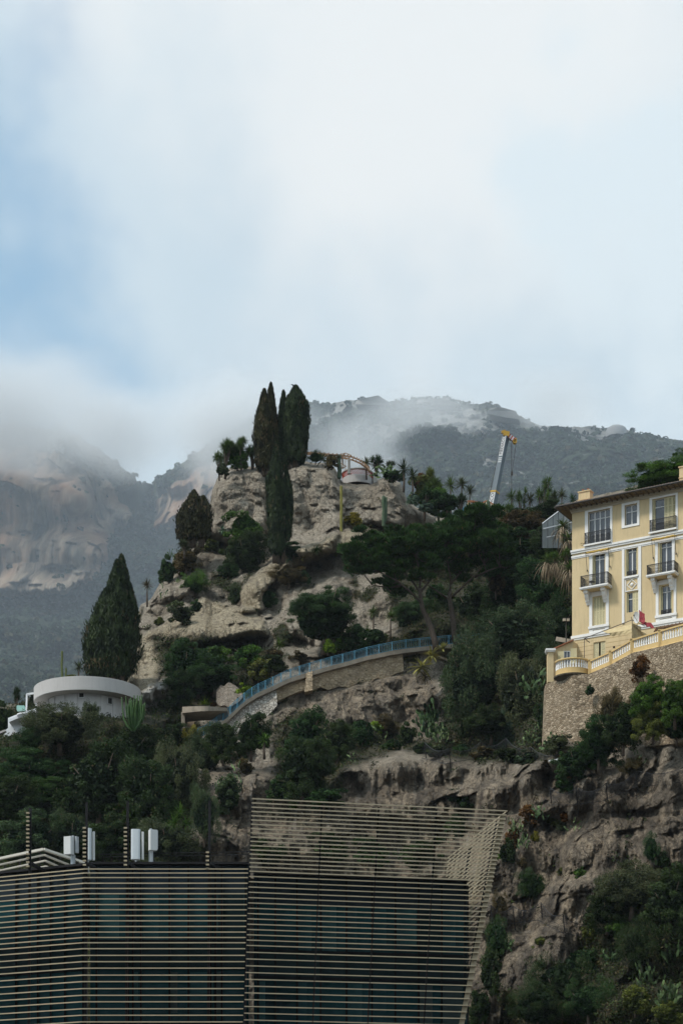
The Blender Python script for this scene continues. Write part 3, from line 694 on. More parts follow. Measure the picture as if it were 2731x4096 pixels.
def cypress(base, d, sp, col, label, seed, n=15000, leaf=.28, trunkw=.25, lump=.22):
    """base px, sp: list of (cx px, ybottom px, ytop px, halfwidth px, taper)"""
    b = W(base[0], base[1], d); e = empty('cypress', b); k = d/F; S = []
    for cx, yb, yt, hw, tp in sp: S.append(((cx-base[0])*k, _r.uniform(-.3, .3), (base[1]-yb)*k, (base[1]-yt)*k, hw*k, tp))
    m_ = spires('crown', S, seed, n, leaf, lump); c = link('crown', m_, LEAF, e); c.color = (*CK[col], 1)
    t = MB()
    for s in S: t.tube([(s[0]*.6, s[1]*.5, -.8), (s[0]*.9, s[1], s[2]+(s[3]-s[2])*.3), (s[0], s[1], s[2]+(s[3]-s[2])*.85)], [trunkw, trunkw*.8, .05], 7)
    t.build('trunk', BARK, e, True)
    return tag(e, label, 'tree', 'cypresses on the crag')
dtop = 176
cypress((261,470), 177, [(264,470,390,10.5,.5),(270.5,466,383.5,7.5,.42)], 'cb', 'left cypress of the tall pair on the crag top, twin pointed tip, brownish', 1, 20000)
cypress((290,463), 177.5, [(283,470,390.5,8.5,.35),(295.5,463,386.5,12.2,.72),(288,462,396,8,.6),(300,463,393,6,.7)], 'cy', 'broader right cypress of the tall pair on the crag, crow on its tip', 2, 26000)
cypress((277,556), 164.5, [(276,554,442,8.6,.52),(272,500,470,6.5,.7),(286.3,540,470,5.6,.66),(278,556,480,8.8,.75)], 'cy', 'slim cypress growing up the cleft between the two rock heads', 3, 26000)
cypress((194,541), 170.5, [(194,540,491.5,12,.5),(186,540,502,9,.55),(203,540,497,8,.68),(181,539,512,5,.65),(190,540,495,9,.5),(207,538,508,4,.7)], 'cb', 'small brownish cypress with ragged crown on the left shoulder of the crag', 4, 12000, .26, lump=.5)
cypress((108,681), 143, [(121,676,554.5,17,.34),(115,678,568,19,.42),(107,679,588,20,.5),(98,678,616,14,.5),(130,655,585,8,.6),(117,677,562,18,.34),(122,600,556,9,.2)], 'cy', 'very big dark cypress leaning right behind the round white roof', 5, 42000, .27, .22, .3)

# ---- pines with bare trunks
def pine(base, d, trunk, limbs, pads, label, seed, rad=.34):
    b = W(base[0], base[1], d); e = empty('umbrella_pine', b); r = np.random.RandomState(seed); k = d/F
    def L(px, py, dy=0): return ((px-base[0])*k, dy, (base[1]-py)*k)
    m = MB(); m.tube([L(*p) for p in trunk], [rad*(1-.45*i/(len(trunk)-1)) for i in range(len(trunk))], 9)
    for lm in limbs: m.tube([L(*p) for p in lm], [.13*(1-.75*i/(len(lm)-1)) for i in range(len(lm))], 6)
    x0_, x1_ = min(p[0] for p in pads)-4, max(p[0] for p in pads)+4; y0_, y1_ = min(p[1] for p in pads), max(p[1] for p in pads)
    for _ in range(20):
        a_ = r.rand()*6.28; q_ = r.rand()**.5; pads = pads+[((x0_+x1_)/2+math.cos(a_)*q_*(x1_-x0_)/2, (y0_+y1_)/2-1+math.sin(a_)*q_*(y1_-y0_)/2, 10+3*r.rand(), 5+2*r.rand(), r.normal()*1.3)]
    V = []; Fc = []; T = []; n0 = 0; node = [L(*lm[-1]) for lm in limbs]+[L(*lm[len(lm)//2]) for lm in limbs]
    for (px, py, hw, hh, dy) in pads:
        nsub = max(5, int(hw*hh/9))
        pc = np.array(L(px, py, dy))
        nn = min(node, key=lambda q: (q[0]-pc[0])**2+(q[1]-pc[1])**2+(q[2]-pc[2])**2)
        mid = (np.array(nn)+pc)/2+np.array([0, 0, -.3]); m.tube([nn, mid, pc-np.array([0, 0, hh*k*.3])], [.07, .05, .02], 4)
        for s in range(nsub):
            q = sph(r, 1)[0]; c = pc+q*np.array([hw*k, hw*k*.8, hh*k])*(.5+.5*r.rand())
            R = .55+.45*r.rand(); nl = 190; dd = sph(r, nl); dd[:, 2] = np.abs(dd[:, 2])*.9-.25
            p = c+dd*R*(.4+.6*r.rand(nl, 1))*np.array([1, 1, .6])
            al = dd+np.array([0, 0, .8]); nr = np.cross(al, sph(r, nl)); nr /= np.linalg.norm(nr, axis=1)[:, None]+1e-9
            ln = .21*(.6+.7*r.rand(nl)); v, f = leaf_quads(r, p, nr, al, ln, ln*.28)
            V.append(v); Fc.append(f+n0); n0 += len(v); T.append(tint_of(r, .25+.45*r.rand(), nl, .3, .03))
    c = link('crown', np_mesh('crown', np.concatenate(V), np.concatenate(Fc), False, np.concatenate(T)), LEAF, e); c.color = (*CK['pn'], 1)
    m.build('trunk', PINEBARK, e, True)
    return tag(e, label, 'tree', 'umbrella pines by the blue railing')
pine((434,647), 141.5, [(436,652),(434,640),(430,626,.2),(426,616,.3),(422,608,.2),(420,598,0),(419,588,0)],
     [[(421,603),(408,592,-.5),(396,584,-1),(380,577,-1.2),(365,570,-1)],[(420,594),(412,580,.4),(400,566,.6),(385,556,.5)],[(419,590),(420,575,-.6),(414,558,-.8),(405,545,-.6)],[(420,592),(430,578,.6),(438,562,.8)],[(400,586),(385,584,1),(372,580,1.5)]],
     [(362,570,15,8,-1),(352,566,8,9,.4),(378,560,14,8,-1.4),(368,552,12,7,.6),(392,570,13,6,-1.2),(385,545,15,8,.4),(402,552,14,8,-1.6),(400,538,14,8,.6),(418,545,14,8,-.8),(420,531,13,8,.8),(436,552,12,8,.8),(408,562,12,6,.6),(412,528,9,7,1.6),(432,538,11,8,-.9),(358,556,9,6,1.6),(386,578,9,4,1.2),(428,566,9,6,-1.4),(376,536,6,5,1),(396,584,7,3,1.4)],
     'left umbrella pine of two, leaning trunk beside the blue railing', 5)
pine((455,640), 143, [(456,646),(454,636),(452.5,622),(451,610),(449,600),(449,592)],
     [[(449,600),(440,592,.4),(430,584,.8),(420,577,1)],[(449,594),(450,580,0),(447,565,-.4),(441,550,-.4)],[(450,598),(462,588,-.4),(474,577,-.6),(483,566,-.6)],[(450,584),(460,570,.8),(470,555,1)],[(474,577),(487,574,-1),(498,570,-1)]],
     [(440,540,14,8,-1),(452,529,14,9,.4),(446,518,10,6,.8),(464,535,14,9,-1),(470,522,13,8,1),(482,545,14,9,-1.2),(484,530,14,9,.6),(498,540,12,9,-.2),(494,556,14,7,-1.2),(506,552,10,8,.6),(476,560,13,7,.8),(460,552,12,7,-1.6),(500,526,11,7,1.2),(510,565,8,6,-.4),(488,570,9,5,.8),(466,574,6,4,1.2),(452,566,8,5,1.3),(456,515,8,5,1.6)],
     'right umbrella pine of two, forked crown above the blue railing', 6)

# ---- rosette plants
def strap_leaves(r, c, axis, n, ln, wd, droop, lo=-.2, seg=4, stiff=1.0):
    """strap leaves round a head at c; returns verts, quads"""
    ax = np.array(axis, float); ax /= np.linalg.norm(ax); V = []; Fc = []; T = []
    for i in range(n):
        d = sph(r, 1)[0]
        if d@ax < lo: d = d-2*ax*(d@ax)*(r.rand() < .8)
        L_ = ln*(.75+.4*r.rand()); sd = np.cross(d, ax+.01); sd /= np.linalg.norm(sd)+1e-9
        k0 = len(V); p = np.array(c, float)+d*ln*.04; dd = d.copy()
        for s in range(seg+1):
            t = s/seg; ww = wd*(.55+.45*math.sin(min(1, t*2.2)*math.pi/2))*(1-t**2.2)+.002
            V.append(p-sd*ww); V.append(p+sd*ww)
            dd = dd+np.array([0, 0, -droop/seg*(1+t)]); dd /= np.linalg.norm(dd); p = p+dd*L_/seg
        for s in range(seg): Fc.append((k0+2*s, k0+2*s+1, k0+2*s+3, k0+2*s+2))
        T += [(np.clip(.5+r.normal()*.22, 0, 1), 0, 0, 1)]*(2*(seg+1))
    return V, Fc, T
def yucca_meshes(seed, heads, H, ln=.55, skirt=False, spread=.8, wd=.042, n=90):
    r = np.random.RandomState(seed); V = []; Fc = []; T = []; m = MB(); sk = []
    for h in range(heads):
        a = r.rand()*6.28; q = spread*(.2+.8*r.rand())*(heads > 1); z = H*(1-.45*r.rand()*(h > 0))
        c = (math.cos(a)*q, math.sin(a)*q*.8, z)
        m.tube([(0,0,-.5), (c[0]*.25+.06*r.normal(), c[1]*.25, z*.35), (c[0]*.75, c[1]*.75, z*.7), c], [.13, .10, .08, .07], 6)
        v, f, t = strap_leaves(r, c, (c[0]*.25, c[1]*.25, 1), n, ln, wd, .35, -.35)
        k = len(V); V += v; Fc += [tuple(i+k for i in q_) for q_ in f]; T += t
        if skirt:
            v, f, t = strap_leaves(r, (c[0], c[1], c[2]-.15), (0, 0, -1), n, ln*1.3, wd, 1.6, .1); k = len(sk)
            sk.append((v, f))
    return np_mesh('crown', V, Fc, False, np.array(T)), np_mesh('trunk', m.v, m.f, True), sk
YUC = []
for i, (hd, H, ln) in enumerate([(4,2.8,.8),(7,3.0,.85),(1,1.3,.95),(5,1.9,.8),(9,4.0,.85),(1,2.3,.95)]):
    a, b, s_ = yucca_meshes(70+i, hd, H, ln, False, [1.0,1.6,.1,.9,1.5,.1][i]); a.materials.append(LEAF); b.materials.append(BARK); YUC.append((a, b, H+ln*.75, [1.6,2.0,.75,1.3,2.0,.7][i]))
def yucca(v, cx, ytop, h_, col, label, name='yucca', cat='yucca', group=None, d=None, wide=None, off=0):
    a, b, H, hw = YUC[v]; base = (cx, ytop+h_)
    if d is None: d = tdepth(cx, base[1])-.5-off
    e = empty(name, W(base[0], base[1], d), _r.uniform(0, 6.28)); s = h_/F*d/H; sw = s if wide is None else wide/2/F*d/hw
    e.scale = (sw, sw, s); c = link('crown', a, parent=e); c.color = jitter(CK[col]); link('trunk', b, parent=e)
    return tag(e, label, cat, group)
def agave_mesh(seed, n, wd, droop, lo=.0, seg=4):
    r = np.random.RandomState(seed); v, f, t = strap_leaves(r, (0,0,0), (0,0,1), n, 1.0, wd, droop, lo, seg); me_ = np_mesh('rosette', v, f, False, np.array(t)); me_.materials.append(LEAF); return me_
AGV = [agave_mesh(90, 34, .11, .25), agave_mesh(91, 30, .10, .6), agave_mesh(92, 60, .05, .9), agave_mesh(93, 90, .035, .5, -.1)]
def agave(v, cx, cy, w_, col, label, name='agave', cat='agave', group=None, d=None, squash=1.0, off=.4):
    if d is None: d = tdepth(cx, cy+w_*.25)-off
    s = w_/2/F*d; o = link(name, AGV[v], loc=W(cx, cy+w_*.25, d), rot=_r.uniform(0, 6.28)); o.scale = (s, s, s*squash); o.color = jitter(CK[col])
    return tag(o, label, cat, group)
def pear_mesh(seed, n):
    r = np.random.RandomState(seed); V = []; Fc = []; T = []
    allp = []
    while len(allp) < n:
        a0 = r.rand()*6.28; rr = r.rand()**.6*.8; h0 = (1-rr*rr)*1.35*r.rand()**.7; p = np.array([math.cos(a0)*rr, math.sin(a0)*rr, h0]); s = .15+.06*r.rand()
        d = np.array([p[0]*.6, p[1]*.6, .8])+sph(r, 1)[0]*.6
        for _ in range(3):
            d = d/np.linalg.norm(d); allp.append((p, d, r.rand()*6.28, s)); p = p+d*s*1.8; d = d+sph(r, 1)[0]*.8+np.array([0, 0, .2]); s *= .92
    for p, d, a, s in allp:
        side = np.cross(d, [math.cos(a), math.sin(a), .1]); side /= np.linalg.norm(side)+1e-9; nn = np.cross(side, d)
        k = len(V); m_ = 8; c = p+d*s
        for j in range(m_):
            t = 2*math.pi*j/m_; w2 = .72+.12*math.cos(t); V.append(c+d*s*math.cos(t)+side*s*w2*math.sin(t))
        for sg in (1, -1):
            for j in range(m_):
                t = 2*math.pi*j/m_; V.append(c+(d*math.cos(t)+side*.72*math.sin(t))*s*.6+nn*s*.13*sg)
            V.append(c+nn*s*.16*sg)
        for si in (0, 1):
            b0 = k+m_+si*(m_+1)
            for j in range(m_):
                j2 = (j+1) % m_; Fc.append((k+j, k+j2, b0+j2, b0+j)); Fc.append((b0+j, b0+j2, b0+m_, b0+m_))
        tt = np.clip(.55+r.normal()*.3, 0, 1); T += [(tt, 0, 0, 1)]*(m_+2*(m_+1))
    Fc = [f if f[2] != f[3] else f[:3] for f in Fc]; V = np.array(V)
    V[:, 0] -= (V[:, 0].max()+V[:, 0].min())/2; V[:, 1] -= V[:, 1].mean(); V[:, 2] -= .1; V *= .95/np.abs(V[:, 0]).max()
    me_ = np_mesh('pads', V, Fc, True, np.array(T)); me_.materials.append(LEAF); return me_
PEAR = [pear_mesh(100+i, n) for i, n in enumerate([42, 70, 18, 110])]
def pear(v, cx, cy, w_, h_, col, label, group='prickly pears on the slopes', d=None, off=.5):
    if d is None or cy > 690: d = tdepth(cx, cy+h_*.4)-off
    o = link('prickly_pear', PEAR[v], loc=W(cx, cy+h_/2, d), rot=_r.uniform(0, 6.28)); s = w_/2/F*d; o.scale = (s, s*.8, h_/2/F*d); o.color = jitter(CK[col])
    return tag(o, label, 'prickly pear', group)
def ribbed(m, c0, pts, R, ribs=9):
    """ribbed cactus column along pts with a round tip"""
    n = ribs*2; V = []; pts = [Vector(p) for p in pts]; d = (pts[-1]-pts[-2]).normalized(); P_ = pts[:]; rr = [R]*len(pts)
    for q in (.5, .8, .97): P_.append(pts[-1]+d*R*1.3*q); rr.append(R*math.sqrt(1-q*q))
    for i, p in enumerate(P_):
        dd = (P_[min(i+1, len(P_)-1)]-P_[max(i-1, 0)]).normalized(); a = dd.cross(Vector((0,1,0))).normalized(); b = a.cross(dd)
        for k in range(n):
            t = 2*math.pi*k/n; q = rr[i]*(1 if k % 2 else .82); V.append(Vector(c0)+p+(a*math.cos(t)+b*math.sin(t))*q)
    f = []
    for i in range(len(P_)-1):
        for k in range(n): f.append((i*n+k, i*n+(k+1) % n, (i+1)*n+(k+1) % n, (i+1)*n+k))
    f.append(tuple((len(P_)-1)*n+k for k in range(n))); m.add(V, f)
def cactus(cx, ytop, ybot, wpx, col, label, d=None, extra=(), off=.5):
    if d is None: d = tdepth(cx, ybot)-off
    k = d/F; m = MB(); H = (ybot-ytop)*k; R = wpx/2*k; j = R*.35
    pts = [(0,0,-.4)]+[(_r.uniform(-j, j), 0, H*t) for t in (.25,.5,.75)]+[(0, 0, H-R)]
    ribbed(m, (0,0,0), pts, R)
    for ex, hh in extra: ribbed(m, (0,0,0), [(0,0,H*.02), (ex*k*.8, .1, H*.12), (ex*k, .1, H*.3), (ex*k, .1, H*hh)], R*.85)
    mm = mat('cactus_'+col, CK[col], .6, var=.3, scale=2); o = m.build('columnar_cactus', mm); o.location = W(cx, ybot, d); return tag(o, label, 'cactus')
# ------------------------------------------------------------------ planting, one call a plant (centre x, y, width, height in frame pixels, then colour)
B = bush
GS = 'shrubs on the crag'; GW = 'trees and shrubs on the wooded slope'; GL = 'trees on the dark lower left slope'; GC = 'shrubs hanging on the lower cliff'; GT = 'yuccas along the skyline'
# top of the left rock head
yucca(1, 225, 438, 36, 'sp', 'tall thin yucca clump at the left edge of the crag top', group=GT, d=177)
yucca(4, 241, 434, 33, 'sp', 'darkest full yucca close left of the tall cypress pair on the crag', group=GT, d=177, wide=28)
yucca(3, 219, 452, 24, 'sp', 'low yucca leaning over the left edge of the crag, under the thin one', group=GT, d=175, wide=17)
B('mid', 237, 456, 26, 22, 'gr', 'rounded olive bush under the dark yucca on the crag top', group=GS, d=177.5)
B('small', 221, 470, 14, 11, 'ol', 'small grey tuft on the upper left rim of the rock head', group=GS, d=174)
yucca(3, 252, 444, 24, 'dg', 'stubby dark yucca touching the cypress trunk on the crag top', group=GT, d=178)
# rock shoulder on the left
B('mid', 168, 571, 18, 27, 'dg', 'round dark bush on the left outline of the crag below the brown cypress', group=GS)
B('mid', 186, 558, 30, 24, 'bn', 'brownish shrub with a spiky crown on the left shoulder', group=GS)
yucca(3, 184, 540, 16, 'ol', 'spiky grey yucca growing out of the brownish shoulder shrub', group='yuccas on the crag', off=2)
B('fine', 193, 583, 31, 20, 'gr', 'low bright fan palm like bush on the left rock slope', group=GS)
B('small', 212, 545, 22, 13, 'yg', 'yellow green tuft between the brown cypress and the big cleft bush', group=GS)
B('mid', 245, 527, 40, 30, 'gr', 'fresh green leafy bush at the foot of the left rock head', group=GS, fwd=.15)
B('big', 246, 553, 48, 42, 'dk', 'dark spreading bush left of the slim cleft cypress', group=GS, fwd=.15)
B('mid', 228, 571, 24, 16, 'dg', 'dark lower skirt bush beneath the spreading bush of the cleft', group=GS)
B('mid', 293, 551, 32, 12, 'dg', 'low dark bush at the base of the slim cypress on its right', group=GS)
B('fine', 288, 576, 38, 20, 'bn', 'airy grey brown shrub in the middle of the crag', group=GS)
B('mid', 301, 578, 18, 14, 'dg', 'small green bush right beside the airy shrub', group=GS)
B('mid', 267, 597, 17, 17, 'dg', 'dark bush in the hollow below the cream ridge end', group=GS)
B('fine', 235, 595, 16, 22, 'dk', 'upright dark shrub before the small cave in the rock', group=GS)
B('small', 182, 614, 26, 18, 'ol', 'grey olive bush on the ledge above the cream rock face', group=GS)
B('small', 197, 606, 14, 12, 'dg', 'tiny dark bush at the right end of the grey ledge', group=GS)
B('small', 158, 622, 12, 8, 'yg', 'tiny tuft on the left grey ledge edge', group=GS)
pear(2, 163, 589, 12, 17, 'pl', 'pale little prickly pear on the white rock outline on the left')
pear(2, 200, 531, 10, 10, 'pl', 'tiny prickly pear right of the small brown cypress')
pear(0, 171, 552, 9, 16, 'pc', 'thin prickly pear on the outline above the round dark bush', d=168)
yucca(5, 147, 580, 23, 'bn', 'lone little palm on the left outline above the big cypress', name='palm', cat='palm', group=None, d=162, wide=11)
agave(1, 222, 527, 13, 'bl', 'blue grey agave at the foot of the left rock head', group='agaves and aloes on the crag')
agave(1, 290, 556, 14, 'bl', 'green agave left of the striped one on the middle ridge', group='agaves and aloes on the crag')
agave(0, 302, 555, 13, 'vg', 'pale striped agave on the middle ridge', group='agaves and aloes on the crag')
agave(2, 316, 546, 15, 'dk', 'dark star shaped aloe standing alone on the middle ridge', name='aloe', cat='aloe', group='agaves and aloes on the crag', off=1.2)
agave(0, 336, 552, 11, 'vg', 'small pale agave right of the dark aloe', group='agaves and aloes on the crag')
agave(1, 345, 552, 12, 'dg', 'dark agave beside the pine crown edge', group='agaves and aloes on the crag')
# foot of the right rock head
B('small', 350, 520, 20, 12, 'yw', 'yellow flowering cactus bush right of the yellow pole cactus', group=GS)
pear(0, 355, 518, 16, 14, 'yg', 'yellowish prickly pear under the round terrace')
pear(2, 369, 520, 12, 14, 'pc', 'small prickly pear left of the green pole cactus')
B('fine', 377, 530, 14, 10, 'rd', 'reddish brown spiky tuft at the end of the ridge', group=GS)
B('small', 369, 545, 22, 24, 'bl', 'blue green shrub at the left edge of the pine crown', group=GS, off=0) if False else B('small', 366, 545, 22, 24, 'bl', 'blue green shrub at the left edge of the pine crown', group=GS)
cactus(340.7, 486, 531, 2.9, 'yw', 'tall straight yellow pole cactus against the rock under the terrace')
cactus(383, 496, 523, 3.4, 'pc', 'green pole cactus against the right rock below the skyline', extra=((2.4,.9),))
cactus(62, 651, 681, 2.3, 'yg', 'tall thin yellowish cactus over the round white roof', d=149)
cactus(66, 668, 680, 2.0, 'yg', 'short thin cactus beside the tall one over the white roof', d=149)
cactus(487.5, 500.5, 516, 3.6, 'pc', 'stout green cactus in front of the gabled house', d=150)
# skyline right of the heads
agave(3, 322, 455, 19, 'dg', 'spiky dragon plant on the rock left of the pergola', name='spiky_shrub', cat='shrub', d=177.5)
B('fine', 315, 457, 16, 11, 'dg', 'dark low shrub right beside the tall cypresses', group=GS, d=178)
B('mid', 331, 460, 15, 15, 'bn', 'brown shrub spilling over the rock corner by the pergola', group=GS, d=176)
pear(3, 385, 471, 31, 15, 'pl', 'large cream green prickly pear right of the round terrace', d=178)
B('small', 391, 475, 24, 9, 'dg', 'low green hedge of the prickly pear skyline', group=GS, d=177)
yucca(2, 366, 457, 18, 'ol', 'grey dragon tree right above the round terrace', group=GT, d=181, wide=13)
yucca(3, 376, 456, 20, 'dg', 'double headed dragon tree behind the cream prickly pear', group=GT, d=182)
yucca(3, 390, 460, 14, 'ol', 'low pale dragon tree above the right end of the prickly pear', group=GT, d=182, wide=14)
yucca(2, 403, 461, 25, 'cy', 'darkest palm like head on the skyline', group=GT, d=175, wide=15)
yucca(2, 412, 468, 22, 'cy', 'dark drooping yucca right of the darkest one', group=GT, d=174, wide=12)
B('mid', 426, 489, 32, 26, 'yg', 'orange green bush among the skyline yuccas', group=GS, d=176)
B('small', 418, 482, 18, 14, 'rd', 'small rusty bush among the skyline yuccas', group=GS, d=177)
yucca(1, 428, 466, 36, 'yg', 'yellowish yucca group over the orange green bush', group=GT, d=179, wide=28)
yucca(4, 438, 474, 42, 'sp', 'bushy tall yucca in the middle of the skyline group', group=GT, d=175)
yucca(5, 450, 477, 36, 'sp', 'single stem yucca left of the gabled house', group=GT, d=176, wide=13)
yucca(5, 461, 478, 28, 'ol', 'high yucca head nearest to the crane, left of it', group=GT, d=178, wide=13)
yucca(3, 459, 494, 22, 'dk', 'low dark yucca in front of the house wall', group=GT, d=174, wide=20)
yucca(5, 469, 485, 26, 'ol', 'curved yucca over the left corner of the gabled house', group=GT, d=179, wide=11)
yucca(3, 424, 487, 28, 'dg', 'low yucca right of the rock head end', group=GT, d=172, wide=22)
agave(1, 411, 497, 16, 'bl', 'blue agave on the right end of the rock head', group='agaves and aloes on the crag', d=171)
B('small', 427, 506, 16, 9, 'bl', 'low blue green cushion on the rock end', group=GS, d=171)
B('small', 414, 498, 14, 10, 'bl', 'round blue green cushion beside the blue agave', group=GS, d=172)
yucca(5, 511, 491, 26, 'sp', 'left outermost yucca right of the crane', group=GT, d=158, wide=13)
yucca(1, 521, 487, 36, 'sp', 'two headed yucca second to the right of the crane', group=GT, d=158, wide=20)
yucca(5, 529, 493, 30, 'ol', 'leaning yucca below the tallest one', group=GT, d=158, wide=12)
yucca(4, 541, 476, 46, 'sp', 'tallest many headed yucca right of the crane', group=GT, d=159, wide=27)
yucca(3, 552, 490, 32, 'ol', 'pale stemmed yucca right of the tallest one', group=GT, d=160, wide=16)
yucca(5, 561, 489, 27, 'ol', 'thin single yucca left of the greenhouse top', group=GT, d=161, wide=11)
yucca(2, 572, 494, 14, 'dg', 'small yucca head behind the first chimney', group=GT, d=150, wide=9)
yucca(3, 509, 503, 20, 'sp', 'low yucca at the right of the gabled house roof', group=GT, d=154, wide=17)
yucca(3, 530, 508, 18, 'dk', 'dark low yucca at the feet of the tall ones', group=GT, d=154, wide=30)
B('mid', 446, 502, 34, 20, 'dg', 'full green bush under the skyline yuccas left of the house', group=GS, d=172)
B('mid', 433, 497, 26, 22, 'gr', 'bright bush under the middle skyline yuccas', group=GS, d=173)
B('big', 543, 512, 40, 20, 'dk', 'dark hedge at the feet of the tallest yuccas', group=GW, d=155)
B('mid', 517, 513, 26, 14, 'dg', 'green hedge right of the gabled house', group=GW, d=153)
# wooded slope
B('olive', 482, 521, 46, 20, 'og', 'domed grey green bush in front of the gabled house', 'bush', group=GW, d=151)
B('big', 520, 528, 60, 28, 'bn', 'brownish bush left below the greenhouse', group=GW, d=150)
B('big', 551, 541, 42, 38, 'dk', 'dark bush under the greenhouse', group=GW, d=147)
B('big', 520, 553, 70, 40, 'dg', 'dark green tree right of the right pine crown', 'tree', 'leafy_tree', GW, d=149)
B('big', 545, 583, 58, 54, 'dg', 'rounded green tree beside the yellow house under the hanging yuccas', 'tree', 'leafy_tree', GW, d=141)
B('big', 507, 592, 56, 46, 'dg', 'mid green tree behind the large grey oak', 'tree', 'leafy_tree', GW, d=146)
B('big', 474, 608, 50, 46, 'dk', 'dark tree in the gap right of the pine trunks', 'tree', 'leafy_tree', GW, d=150)
B('big', 443, 612, 44, 44, 'dk', 'dark tree between the two pine trunks', 'tree', 'leafy_tree', GW, d=152)
B('fine', 495, 582, 20, 26, 'bn', 'dry brown undergrowth under the right pine crown', group=GW, d=145)
B('pine', 413, 618, 46, 40, 'dg', 'soft green conifer bush behind the railing left of the pine trunks', group=GW, d=151)
B('mid', 433, 594, 24, 26, 'dg', 'green bush seen under the left pine crown', group=GW, d=152)
B('big', 558, 622, 34, 50, 'dk', 'dark tree next to the street lamp', 'tree', 'leafy_tree', GW, d=138)
B('olive', 515, 634, 88, 62, 'og', 'broad upper crown of the large grey green oaks at the slope centre', 'tree', 'oak_tree', GW, d=134)
B('olive', 474, 676, 74, 84, 'og', 'left tree of the large grey green oaks, beside the striped agave', 'tree', 'oak_tree', GW, d=130)
B('olive', 522, 690, 66, 74, 'ol', 'lower right tree of the large grey green oaks over the ledge', 'tree', 'oak_tree', GW, d=126)
B('olive', 549, 662, 30, 44, 'og', 'narrow tree between the large oaks and the yellow annex', 'tree', 'oak_tree', GW, d=127)
B('big', 490, 722, 50, 34, 'dk', 'dark undergrowth below the large oaks', group=GW, d=128)
B('pine', 323, 616, 78, 56, 'dg', 'spreading soft green pine bush on the crag right of the cream rock', 'tree', 'low_pine', GW, fwd=.2)
B('mid', 352, 640, 36, 28, 'dg', 'leafy green bush behind the blue railing middle', group=GW)
B('small', 327, 647, 14, 13, 'br', 'bright yellow green ball shrub behind the railing', group=GW, fwd=.7)
B('small', 342, 644, 16, 14, 'gr', 'fresh green shrub right of the bright ball shrub', group=GW, fwd=.7)
B('mid', 375, 636, 26, 20, 'dg', 'low bush behind the railing under the small yuccas', group=GW)
yucca(5, 373, 607, 25, 'sp', 'left of the two small yuccas on the rock behind the railing', group='yuccas on the crag')
yucca(5, 390, 610, 26, 'sp', 'right of the two small yuccas on the rock behind the railing', group='yuccas on the crag')
yucca(2, 367, 626, 16, 'sp', 'tiny yucca just above the railing', group='yuccas on the crag', wide=11)
yucca(2, 353, 622, 15, 'sp', 'small yucca half hidden above the fresh shrub', group='yuccas on the crag', wide=10)
# green apron left of the railing
B('big', 186, 664, 46, 44, 'dg', 'dark green bush at the left end of the green apron', group=GW)
B('big', 180, 690, 40, 36, 'dk', 'dark bush hanging beside the white boulder', group=GW)
B('mid', 213, 655, 40, 26, 'gr', 'fresh green bush under the cream rock face', group=GW)
B('big', 214, 674, 56, 34, 'dg', 'wide mid green bush in the apron centre', group=GW)
B('mid', 245, 655, 34, 24, 'gr', 'leafy bush right of the apron centre', group=GW)
B('mid', 258, 668, 34, 22, 'yg', 'yellow tinged bush just above the railing bend', group=GW)
B('small', 231, 643, 22, 12, 'yg', 'small yellowish bush at the rock foot', group=GW)
B('small', 271, 654, 18, 14, 'bn', 'brownish low bush beside the small bright yucca', group=GW)
B('mid', 276, 664, 26, 16, 'dk', 'dark hedge bush behind the railing start', group=GW)
B('small', 300, 657, 20, 12, 'bn', 'brown scrub tuft behind the railing', group=GW)
B('mid', 198, 683, 40, 22, 'dg', 'low dark bush above the yellow green ferns', group=GW)
pear(2, 201, 653, 10, 10, 'pl', 'pale prickly pear in the green apron, upper one')
pear(2, 199, 668, 11, 10, 'pc', 'prickly pear in the green apron, lower one')
pear(0, 221, 668, 14, 14, 'pc', 'dull prickly pear at the apron right')
yucca(2, 279, 638, 19, 'sp', 'bright small yucca above the railing on the rock foot', group='yuccas on the crag', wide=13)
agave(3, 205, 700, 19, 'br', 'bright yellow green fern like plant over the canopy roof', name='fern', cat='fern')
agave(3, 188, 700, 17, 'yg', 'duller fern left of the bright one', name='fern', cat='fern')
B('small', 246, 690, 20, 13, 'br', 'bright green shrub in the railing bend', group=GW)
B('small', 214, 704, 8, 5, 'rd', 'tiny red flowered tuft over the canopy', group=GW)
B('small', 166, 706, 14, 10, 'ol', 'grey tuft on the rocks left of the canopy', group=GW)
pear(0, 152, 697, 14, 16, 'pc', 'prickly pear leaning on the white boulder')
# around the white round house
m = MB(); _q = random.Random(5)
for i in range(44):
    a = _q.uniform(0, 6.28); s = _q.uniform(.1, 1.0); h = _q.uniform(.6, 1.05)
    ribbed(m, (0,0,0), [(.1*math.cos(a), .1*math.sin(a), 0), (.6*s*math.cos(a), .5*s*math.sin(a), .5), (.95*s*math.cos(a), .7*s*math.sin(a), 1.1), (1.12*s*math.cos(a), .8*s*math.sin(a), 3.1*h)], .06, 5)
o = m.build('candelabra_cactus', mat('cactus_bright', (.042,.095,.024), .6, var=.35, scale=2)); o.location = W(133, 731, 129.5); tag(o, 'bright green candelabra cactus with many upright arms beside the white house', 'cactus')
B('small', 47, 686, 18, 9, 'yg', 'low yellow green succulents on the left of the round roof', group=GL, d=150)
B('small', 68, 681, 22, 10, 'yg', 'rounded cactus cushion over the middle of the round roof', group=GL, d=151)
B('small', 91, 682, 22, 8, 'dg', 'low green edge planting behind the round roof', group=GL, d=151)
B('fine', 126, 681, 18, 13, 'bn', 'dry brown tuft between the big cypress and the rock', group=GL, d=147)
yucca(2, 79, 661, 17, 'ol', 'reddish tipped yucca left of the big cypress', group='yuccas on the crag', d=152, wide=13)
